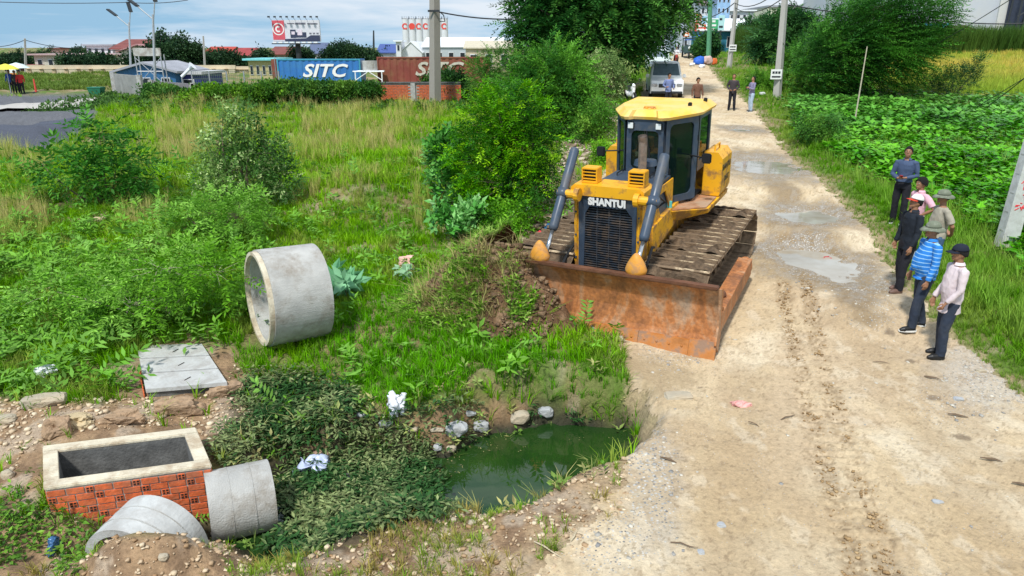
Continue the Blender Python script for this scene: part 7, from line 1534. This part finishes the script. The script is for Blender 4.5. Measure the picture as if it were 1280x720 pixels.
for q in (.85,.95,1.12,1.30,1.42,1.62,1.78):
    for k in range(4):
        c_ = a*(q+r.uniform(-.04,.04))+u*r.uniform(-.07,.08)-w_*(.112-.018*q) if False else a*(q+r.uniform(-.04,.04))+u*r.uniform(-.08,.08)
        s_ = -1 if (-w_).dot(Vector((0,-1,0))) > 0 else 1; c_ = c_+w_*s_*(.1215-.0105*q); e1 = (a*r.uniform(-1,1)+u*r.uniform(-1,1)).normalized()*r.uniform(.02,.055); m.tube([tuple(c_-e1),tuple(c_+e1)],.011,5)
obj('paint_mark', m, RP, t)
m = MB(); m.box((-.16,-.16,-.12),(.16,.16,.02),.02); obj('foot', m, SOILM, t)
t, b, v = pole('bamboo_stick', 'thin pale bent stick standing in front of the wind swept tree', 1072, 126, 1084, 58, 31, .035, .02, BARKP, 'stick', False)
# cables
hi = [Vector(p_) for p_ in ()]
cable('cable crossing the upper right corner in front of the white hall', [W(985,6,40), W(1180,26,41), W(1330,26,38)], .03, .15)
cable('pair of cables slanting up to the right past the white hall', [W(1165,58,40), W(1262,0,33), W(1310,-28,30)], .018, .05); cable('lower slanting stay cable to the right edge', [W(1236,132,22), W(1300,82,19)], .014, .02)
cable('short stay cable in the leafy field at the right', [W(1222,133,26), W(1300,86,22)], .012, .0)
cable('cable from the square pole to the dark shade tree', [W(549,15,39), W(640,24,40)], .035, .1); cable('cable across the left sky above the street lamps', [W(-60,0,45), W(160,3,46), W(235,0,46)], .02, .1)
cable('thin cable from the far left pole to the houses', [W(-20,58,86), W(31,50,84), W(105,60,90), W(190,60,95)], .035, .3); cable('cable sagging between the two right poles', [W(983,-20,41), W(919,4,63)], .03, .6); cable('second cable sagging from the farther pole', [W(1010,-30,40), W(919,10,63)], .03, .9)
cable('cables running to the shops at the road end', [W(919,3,63), W(870,22,90), W(845,26,100)], .04, .5)
# white hall on the right, hut
HALL = mat('hall_wall', (.50,.53,.58), .8, var=.06, vscale=.15, dirt=(.60,.58,.52), damt=.4, dscale=.12); HALLC = mat('hall_cream', (.62,.62,.48), .85, var=.05, vscale=.2)
def hall(label, p0, p1, pt, d, dep_, m_, wins=(0,0), ribs=6):
    t = building('hall', label, p0, p1, pt, d, dep_, m_, None, wins=wins, zb=3.0); x0, x1 = X(p0,d), X(p1,d); w = (x1-x0)/2; h = zt((p0+p1)/2,pt,d)-3
    for k in range(ribs+1): m = MB(); x = -w+2*w*k/ribs; m.box((x-.12,-.10,0),(x+.12,-.002,h)); obj('pilaster', m, m_, t)
    m = MB(); m.box((-w-.1,-.3,h),(w+.1,dep_,h+.35)); obj('roof_edge', m, ROOFG, t); return t
hall('long low cream green factory wall behind the trees on the right', 955, 1150, 9, 150, 30, HALLC, ribs=4); hall('tall white factory hall on the right rising out of the photo', 1112, 1239, -45, 106, 34, HALL, ribs=2); hall('pale factory bay right of the dark drain line', 1240, 1262, -45, 105.6, 34, mat('hall_beige',(.60,.60,.58),.8,var=.05), ribs=1)
t = thing('steel_frame', 'dark open steel staircase frame at the upper right corner', 'frame', (X(1272,103),103,3.2)); m = MB(); [m.tube([(x,y,0),(x+.4,y,12)],.12,6) for x in (-.9,1.2) for y in (0,2)]; [m.tube([(-.9,0,z),(1.4,0,z+1.4)],.08,6) for z in (1,3,5,7,9)]; obj('strut', m, DKS, t); m = MB(); m.box((-.9,2.2,0),(2.2,2.4,12)); obj('back_panel', m, mat('dark_panel',(.03,.04,.07),.6), t)
building('hut', 'small hut with brown gable roof and orange wall in the reeds', 1184, 1216, 40, 96, 4, mat('orange_hut_wall',(.42,.26,.09),.8), mat('brown_hut_roof',(.10,.05,.04),.7), 'gable', .7, (1,1), .3, ridge='y'); building('hut', 'bright blue tin roof beside the brown roofed hut', 1160, 1188, 37, 99, 4, mat('blue_tin_wall',(.20,.40,.55),.6), mat('sky_blue_roof',(.10,.50,.80),.5), 'gable', .7, (1,1), .3)
# shops and signs at the end of the road
building('shop', 'shop house with pinkish grey tiled roof at the road end', 872, 890, 6, 104, 8, WALLW, mat('mauve_roof',(.30,.22,.25),.7), 'gable', 1.6, (3,4)); building('shop', 'tall light blue glazed shop block at the road end', 892, 908, -6, 100, 6, mat('glass_blue',(.28,.45,.65),.3,var=.2,vscale=1.5), ROOFW, wins=(3,6)); building('shop', 'grey shop row behind the white van', 845, 872, 13, 108, 8, mat('grey_blue_wall',(.38,.44,.50),.8), ROOFG, wins=(5,3))
building('shop', 'white shop house behind the farther concrete pole', 908, 938, 14, 106, 8, WALLW, ROOFW, wins=(4,3)); building('shop', 'low shop with white slanted sheet roof behind the bag heap', 878, 930, 38, 92, 6, mat('teal_wall',(.04,.22,.32),.7), ROOFW, 'gable', 1.3, (4,1), .6)
def sign(label, p0, p1, pt, pb, d, col, marks, post=True, txt=None):
    x0, x1 = X(p0,d), X(p1,d); z0_, z1 = zt(p0,pb,d), zt(p0,pt,d); g_ = gnd((p0+p1)/2,d); t = thing('shop_sign', label, 'sign', ((x0+x1)/2,d,g_)); w = (x1-x0)/2; m = MB(); m.box((-w,0,z0_-g_),(w,.2,z1-g_),.02); pn = obj('panel', m, mat('sign_%02x%02x'%(int(col[0]*99),int(col[2]*99)), col, .6, var=.05), t)
    if post: m = MB(); m.tube([(0,.1,0),(0,.1,z0_-g_)],.12,8); obj('post', m, DKS, t)
    r = random.Random(int(p0)); m = MB()
    for k in range(marks): z = z0_-g_+(z1-z0_)*(k+.5)/marks; m.box((-w*.75,-.03,z-.12),(w*r.uniform(.1,.75),-.003,z+.10))
    obj('marks', m, WHT if sum(col) < 1.4 else DKS, pn)
sign('tall red shop sign at the road end', 867.5, 874, 18, 30, 92, (.72,.07,.03), 2, False); sign('red lower shop sign with white lines at the road end', 867, 880.5, 30.5, 39, 91.5, (.75,.08,.04), 2); sign('pale blue shop sign inside the red one', 874.5, 881, 20, 30, 91.6, (.35,.60,.80), 1, False); sign('green and white sign left of the glazed shop', 886.5, 895, 24, 39, 90, (.05,.40,.16), 3); sign('pale mint sign on the glazed shop', 895.5, 903, 19, 38, 90, (.45,.72,.72), 2); sign('small orange sign above the shade tree edge', 854, 860, 41, 46, 88, (.80,.22,.05), 1)
sign('small blue banner under the shops', 868, 878, 54, 59, 84, (.03,.10,.45), 1); sign('white notice at the shops right of the red sign', 882, 887, 21, 31, 92, (.70,.72,.74), 2, False)
# vehicles
WHC_ = mat('white_car_paint', (.86,.87,.88), .25, var=.02, spec=.6); TYR = mat('tyre', (.015,.015,.016), .8); CGL = mat('car_glass', (.12,.16,.19), .08, spec=.8); CHR = mat('chrome', (.6,.6,.62), .2, metal=.9)
def van(loc, rz, label, paint, h=1.95, w=.90, L_=4.6):
    t = thing('parked_car', label, 'car', loc, rz, 'cars parked under the shade tree')       # front towards -y
    bm = bmesh.new(); prof_ = [(-.0,.30),(.0,.75),(.10,.98),(.85,1.18),(1.55,h-.10),(1.9,h),(L_-.4,h),(L_-.08,h*.72),(L_,.9),(L_-.02,.35)]
    rings_ = []
    for x, s in ((-w,.0),(-w*.97,.5),(-w*.0,1),(w*.97,.5),(w,.0)):
        pass
    m = MB(); n = len(prof_); V = []
    for x, kz, kin in ((-w,.93,.0),(-w*.93,1,0),(w*.93,1,0),(w,.93,0)):
        for (y,z) in prof_: xx = x*(1-.13*max(0,(z-1.0))/.95); V.append((xx, y+(.05 if abs(x) == w else 0), z*(kz if z > 1 else 1)))
    m.add(V, [(i*n+k,(i+1)*n+k,(i+1)*n+(k+1)%n,i*n+(k+1)%n) for i in range(3) for k in range(n)]+[tuple(range(n)), tuple(range(3*n,4*n))[::-1]])
    body = obj('body', m, paint, t)
    m = MB(); m.hull8([(-w*.84,.93,1.20),(w*.84,.93,1.20),(w*.72,1.52,h-.13),(-w*.72,1.52,h-.13),(-w*.84,.90,1.24),(w*.84,.90,1.24),(w*.72,1.49,h-.09),(-w*.72,1.49,h-.09)]); obj('windscreen', m, CGL, t)
    for s in (-1,1):
        for a, b in ((1.45,2.3),(2.38,3.2),(3.28,4.1)):
            x0_, x1_ = s*w*.975, s*w*.895; m = MB(); m.hull8([(x0_,a,1.10),(x0_,b,1.10),(x1_,b-.03,h-.28),(x1_,a+(.28 if a < 2 else 0),h-.28),(x0_+s*.015,a,1.10),(x0_+s*.015,b,1.10),(x1_+s*.015,b-.03,h-.28),(x1_+s*.015,a+(.28 if a < 2 else 0),h-.28)]); obj('side_window', m, CGL, t)
        m = MB(); m.box((s*w*.58,-.03,.66),(s*w*.93,.10,.84),.03); obj('headlight', m, CHR, t); m = MB(); m.box((s*(w+.02),1.15,1.1),(s*(w+.22),1.25,1.3),.03); obj('mirror', m, paint, t)
        for y in (.85,L_-.9): m = MB(); m.ring((s*(w-.08),y,.33),(1,0,0),.18,.33,.2,20); wh = obj('wheel', m, TYR, t); m = MB(); m.ring((s*(w-.06),y,.33),(1,0,0),.001,.19,.19,16); obj('rim', m, CHR, wh)
    m = MB(); m.box((-w*.5,-.03,.62),(w*.5,.04,.82),.01); m.box((-w*.95,-.04,.30),(w*.95,.05,.42),.02); obj('grille', m, DKS, t); m = MB(); m.box((-.22,-.05,.46),(.22,-.02,.57)); obj('plate', m, WHT, t); return t
g = G(836,124); van((g.x-.15,g.y,g.z), R(-7), 'white van parked under the dark shade tree facing the camera', WHC_)
van((X(825,58),58,gnd(825,58)), R(-8), 'second pale green white car parked behind the white van', mat('pale_green_paint',(.55,.64,.60),.25), 1.8, .88)
van((X(822,66),66,gnd(822,66)), R(-8), 'farther white car at the end of the parked row under the shade tree', mat('far_white_paint',(.66,.68,.70),.25), 1.75, .88)
def scooter(loc, rz, label, col, rider=None, group='motorbikes'):
    t = thing('motorbike', label, 'motorbike', loc, rz, group)
    for y in (-.6,.62): m = MB(); m.ring((0,y,.28),(1,0,0),.17,.28,.09,18); w_ = obj('wheel', m, TYR, t); m = MB(); m.ring((0,y,.28),(1,0,0),.0001,.18,.03,12); obj('rim', m, CHR, w_)
    m = MB(); m.tube([(0,-.55,.30),(0,-.45,.85),(0,-.42,.98)],[.05,.09,.05],8); m.tube([(0,-.42,.80),(0,-.3,.42),(0,.1,.40),(0,.7,.62)],[.13,.12,.14,.10],10); obj('body', m, col, t)
    m = MB(); m.tube([(0,-.05,.72),(0,.3,.76),(0,.68,.80)],[.09,.13,.08],10); obj('seat', m, DKS, t); m = MB(); m.tube([(-.33,-.36,1.0),(0,-.43,.97),(.33,-.36,1.0)],.018,6); obj('handlebar', m, DKS, t); m = MB(); m.ball((0,-.52,.88),.09,(1,.6,.9)); obj('headlight', m, LAMP, t); 
    for s in (-1,1): m = MB(); m.tube([(s*.3,-.38,1.0),(s*.36,-.36,1.18)],.01,4); m.ball((s*.37,-.36,1.2),.06,(1,.3,.7),8,6); obj('mirror', m, DKS, t)
    return t
RBK = mat('dark_red_box', (.10,.025,.02), .7, var=.2); g = G(787,128); scooter((g.x,g.y,g.z), R(12), 'white fronted scooter parked under the shade tree', WHC_); 
g = G(772,128); t = thing('cargo_trailer', 'dark red box trailer parked under the shade tree', 'trailer', (g.x-.35,g.y+.2,g.z), R(8)); m = MB(); m.box((-.75,0,.45),(.75,1.8,1.35),.03); obj('box', m, RBK, t); [obj('wheel', MB().ring((s*.8,.9,.3),(1,0,0),.12,.3,.12,18), TYR, t) for s in (-1,1)]; m = MB(); m.tube([(0,0,.5),(0,-.8,.45)],.04,6); obj('drawbar', m, DKS, t)
g = G(762,128); scooter((g.x-.3,g.y,g.z), R(20), 'dark motorbike left of the dark red trailer', DKS)
def rider(px, d, lab, top, labm, colm, rz, pas=False):
    x = X(px,d); z = gnd(px,d)+.01; scooter((x,d,z), rz, labm, colm)
    person((x,d+.12,z-.12), (math.sin(rz)*1.0,-math.cos(rz)), 1.6, lab, top, BLKT, SHB, {-1: ((-.28,.1,1.12),(-.26,.36,1.02),(0,1,0)), 1: ((.28,.1,1.12),(.26,.36,1.02),(0,1,0))}, legs={-1:((-.17,.22,.42),(-.17,.42,.72)),1:((.17,.22,.42),(.17,.42,.72))}, vox=.02, group='riders on the far road', collar=False)
rider(846, 68, 'rider in white shirt on the nearer far motorbike', cloth('white_shirt',(.7,.7,.72)), 'red motorbike ridden along the far road', mat('red_paint_bike',(.4,.05,.04),.4), R(-8))
# three wheeled truck and blue cart
d = 76; t = thing('tricycle_truck', 'dark three wheeled cargo truck on the far road', 'truck', (X(862,d),d,gnd(862,d)), R(-15)); m = MB(); m.box((-.8,1.0,.55),(.8,3.2,1.05),.03); obj('cargo_bed', m, DKS, t); m = MB(); m.box((-.6,-.1,.45),(.6,.9,1.25),.1); m.box((-.75,-.2,1.85),(.75,1.1,1.95),.03); [m.tube([(s*.68,y,1.0),(s*.7,y,1.9)],.03,5) for s in (-1,1) for y in (-.1,1.0)]; obj('cab', m, mat('dark_green_paint',(.05,.09,.09),.4), t); [obj('wheel', MB().ring((x,y,.3),(1,0,0),.14,.3,.16,18), TYR, t) for x,y in ((0,-.35),(-.75,2.3),(.75,2.3))]; obj('headlight', MB().ball((0,-.16,1.0),.14,(1,.6,1)), LAMP, t)
d = 80; t = thing('market_stall', 'blue tarpaulin stall beside the far road below the red sign', 'stall', (X(876,d),d,gnd(876,d))); m = MB(); m.prism([(-1.4,1.6),(1.4,1.6),(0,2.1)],'y',0,2); obj('canopy', m, mat('stall_blue',(.03,.12,.42),.6), t); [obj('leg', MB().tube([(x,y,0),(x,y,1.6)],.04,5), STL, t) for x in (-1.3,1.3) for y in (.05,1.95)]; obj('table', MB().box((-1.2,.3,.7),(1.2,1.6,.78)), RBK, t)
# heap of sacks on the verge
for i, (px, py, w, h, col_, lb) in enumerate([(873,80,13,12,(.02,.12,.55),'bright blue bag on the roadside heap of sacks'),(884,80,14,13,(.62,.45,.42),'large pinkish sack on the roadside heap'),(879,73,12,8,(.60,.58,.50),'pale sack on the back of the roadside heap'),(893,80,6,9,(.75,.16,.04),'orange bag at the right end of the sack heap'),(865,82,8,5,(.72,.73,.74),'white bag at the left end of the sack heap'),(877,84,9,5,(.70,.70,.72),'flattened white bag in front of the blue bag'),(898,115-5,0+9,5,(.6,.6,.62),'white litter bag on the verge beside the plaid shirted man')]):
    g = G(px if i < 6 else 953, py+1 if i < 6 else 120); s = mpx(px,py,g.y); m = obj('sack', rock_bm(1, 90+i, (w/2*s,w/2.4*s,h/2*s), 3, .5), mat('sack_%d' % i, col_, .6, var=.1, bump=.6), smooth=True); m.location = (g.x,g.y,g.z+h*s*.42); tag(m, lb, 'sack', 'sacks dumped on the verge')
# group under an umbrella at the left edge
for px, lb, top in ((4,'seated looking stall keeper in blue shirt under the yellow umbrella',cloth('stall_blue_shirt',(.03,.08,.35))),(11,'stall customer in dark clothes under the yellow umbrella',DSH),(17,'customer in red shirt beside the yellow umbrella',cloth('red_shirt',(.55,.03,.03)))):
    d = 50; person((X(px,d),d,gnd(px,d)), (.3,-1), 1.5, lb, top, BLKT, SHB, {-1: hang(-1), 1: hang(1)}, vox=.022, group='people at the umbrella stall', collar=False)
for px, dd, col_, lb in ((2,49.6,(.72,.68,.08),'yellow umbrella at the left edge'),(16,50.6,(.62,.74,.74),'pale umbrella beside the yellow one')):
    t = thing('parasol', lb, 'umbrella', (X(px,dd),dd,gnd(px,dd))); zz_ = 1.95; m = MB(); m.tube([(0,0,zz_-.35),(0,0,zz_-.12),(0,0,zz_)],[.75,.42,.03],12,cap=False); obj('canopy', m, mat('umbrella_%d'%px,col_,.7), t); obj('pole', MB().tube([(0,0,0),(0,0,zz_)],.025,6), STL, t)
t = thing('traffic_post', 'red and white traffic post on the paved road', 'post', (X(34,50),50,gnd(34,50))); obj('post', MB().tube([(0,0,0),(0,0,.9)],[.07,.04],10), mat('post_red',(.7,.08,.06),.5), t); obj('base', MB().box((-.2,-.2,0),(.2,.2,.06),.01), DKS, t)
t = thing('small_sign', 'small orange and white road sign on a post at the far left', 'sign', (X(10,70),70,gnd(10,70))); zz_ = zt(10,86,70)-t.location.z; obj('post', MB().tube([(0,0,0),(0,0,zz_)],.05,6), STL, t); obj('panel', MB().box((-.3,-.05,zz_-.9),(.3,.0,zz_-.4),.01), mat('sign_orange',(.7,.25,.04),.6), t); obj('upper_panel', MB().box((-.3,-.05,zz_-.38),(.3,.0,zz_+.2),.01), WHT, t)
g = G(122,121); t = thing('dumpster', 'dark green bin beside the gravel heap', 'bin', tuple(g)); m = MB(); m.hull8([(-.3,-.25,.05),(.3,-.25,.05),(.3,.25,.05),(-.3,.25,.05),(-.4,-.3,.5),(.4,-.3,.5),(.4,.3,.5),(-.4,.3,.5)]); obj('tub', m, mat('bin_green',(.02,.16,.08),.5), t); obj('lid', MB().box((-.42,-.32,.50),(.42,.32,.54),.01), mat('bin_lid',(.03,.20,.12),.5), t)
# paved road and gravel heap on the left
PAV = mat('pale_paved_road', (.44,.42,.39), .9, var=.08, vscale=.8); W4 = polyG([(-400,127),(118,126),(128,129),(100,133),(60,139),(-400,156)]); bm = bmesh.new(); n = 40
def strip(name, A_, B_, m_, lift, k=60):
    V = []; 
    for i in range(k+1):
        f = i/k; a = Vector(A_[0]).lerp(Vector(A_[1]), f); b = Vector(B_[0]).lerp(Vector(B_[1]), f)
        for j in range(7): q = a.lerp(b, j/6); V.append((q.x, q.y, gz(q.x,q.y)+lift))
    o = npmesh(name, V, [(i*7+j,(i+1)*7+j,(i+1)*7+j+1,i*7+j+1) for i in range(k) for j in range(6)], m_, smooth=True); tag(o, kind='structure'); return o
strip('paved_road', (G0(-300,145),G0(128,126)), (G0(-300,158),G0(110,134)), PAV, .16)
ggx, ggy = G0(18,190); n = 70; xs_, ys_ = np.meshgrid(np.linspace(-16,16,n), np.linspace(-6,10,n), indexing='ij'); gx_, gy_ = xs_+ggx-6, ys_+ggy
pxx, pyy = proj(gx_, gy_, hgt(gx_, gy_)); hmp = .8*sstep(14,-22,sdist(pxx, pyy, [(-700,168),(40,160),(110,146),(100,165),(55,188),(-700,215)]))*(.6+.8*fbm(gx_*.5,gy_*.5,501))+ (fbm(gx_*2,gy_*2,503)-.5)*.15
zz = hgt(gx_, gy_)+hmp*.75-.12; cg = np.array((.085,.095,.125))[None,None]*(.75+.5*fbm(gx_*3,gy_*3,505)[...,None])
o = gridmesh('gravel_heap', gx_, gy_, zz, np.ones((n-1,n-1),bool), gmat('dark_gravel', bump=.8), cg, {'wet': np.zeros_like(zz)}); tag(o, 'broad heap of dark blue grey gravel on the left', 'gravel heap')
# far trees
FT = [T_clump(20,.8,.38,.24,k+600) for k in range(4)]; PALM = [T_spray(12,1.5,.5,.10,.45,k+610) for k in range(3)]
dkA, dkB = (.012,.035,.018), (.035,.075,.03)
for i, (px, pt, d, w, lb) in enumerate([(215,45,88,3.0,'large dark tree rising over the boundary wall'),(197,58,87,2.0,'dark tree left of the large dark tree'),(236,56,89,2.2,'dark tree right of the large dark tree'),(172,68,88,1.8,'dark tree behind the tin sign'),(95,70,87,2.6,'dark shrubs in front of the cream house, left clump'),(118,70,87,2.4,'dark shrubs in front of the cream house, right clump'),(265,66,92,2.8,'dark hedge tree below the wide red roof'),(284,63,93,1.8,'dark tree at the right end of the wide red roof'),(325,60,95,1.6,'pointed dark tree left of the brown roofed house'),(305,74,94,2.0,'low dark tree below the white red roofed house'),(376,60,112,2.2,'dark tree behind the billboard post'),(412,62,115,1.6,'reddish dark tree right of the grey blue roofed house'),(430,54,112,2.8,'wide dark tree above the right end of the blue container'),(446,58,113,2.2,'dark tree adjoining the wide dark tree'),(458,60,116,2.0,'paler tree above the concrete tank'),(481,62,122,1.6,'dark tree behind the white roofed house'),(100,60,112,2.2,'dark tree on the skyline left of the roof storey'),(6,70,125,2.6,'dark skyline trees at the left edge'),(18,71,125,2.2,'second clump of dark skyline trees at the left edge')]):
    g_ = gnd(px,d); h = zt(px,pt,d)-g_; h = max(h, 1.5)
    bush('tree', lb, 'tree', (X(px,d),d,g_), blobs(w,w*.8,h,6,i+80,.45)+[(0,0,h*.25,w,w*.8,h*.3)], int(230*w), FT, dkA, dkB, (.5,1.0), trunk=.15, stems=1, group='dark trees on the skyline', inner=.2)
for px, pt, d in ((23,65,120),(49,61,118),(59,60,117),(36,65,122)):
    g_ = gnd(px,d); h = zt(px,pt,d)-g_; bush('palm_tree', {23:'leftmost small palm on the skyline',49:'palm above the left end of the cream house',59:'palm right beside another above the cream house',36:'palm beside the thin concrete pole'}[px], 'palm', (X(px,d),d,g_), [(0,0,h-.9,.5,.5,.5)], 70, PALM, dkA, dkB, (.6,.9), trunk=.14, stems=1, group='palms on the skyline')
for px, pt, d, w, lb in ((882,42,74,1.3,'small roadside tree behind the sack heap'),(945,20,90,2.8,'far dark tree right of the white shop house')):
    g_ = gnd(px,d); h = zt(px,pt,d)-g_; bush('tree', lb, 'tree', (X(px,d),d,g_), blobs(w,w*.8,h,6,int(px),.5), int(420*w), FT, (.02,.07,.025), (.06,.15,.04), (.4,.8), trunk=.08, stems=1)
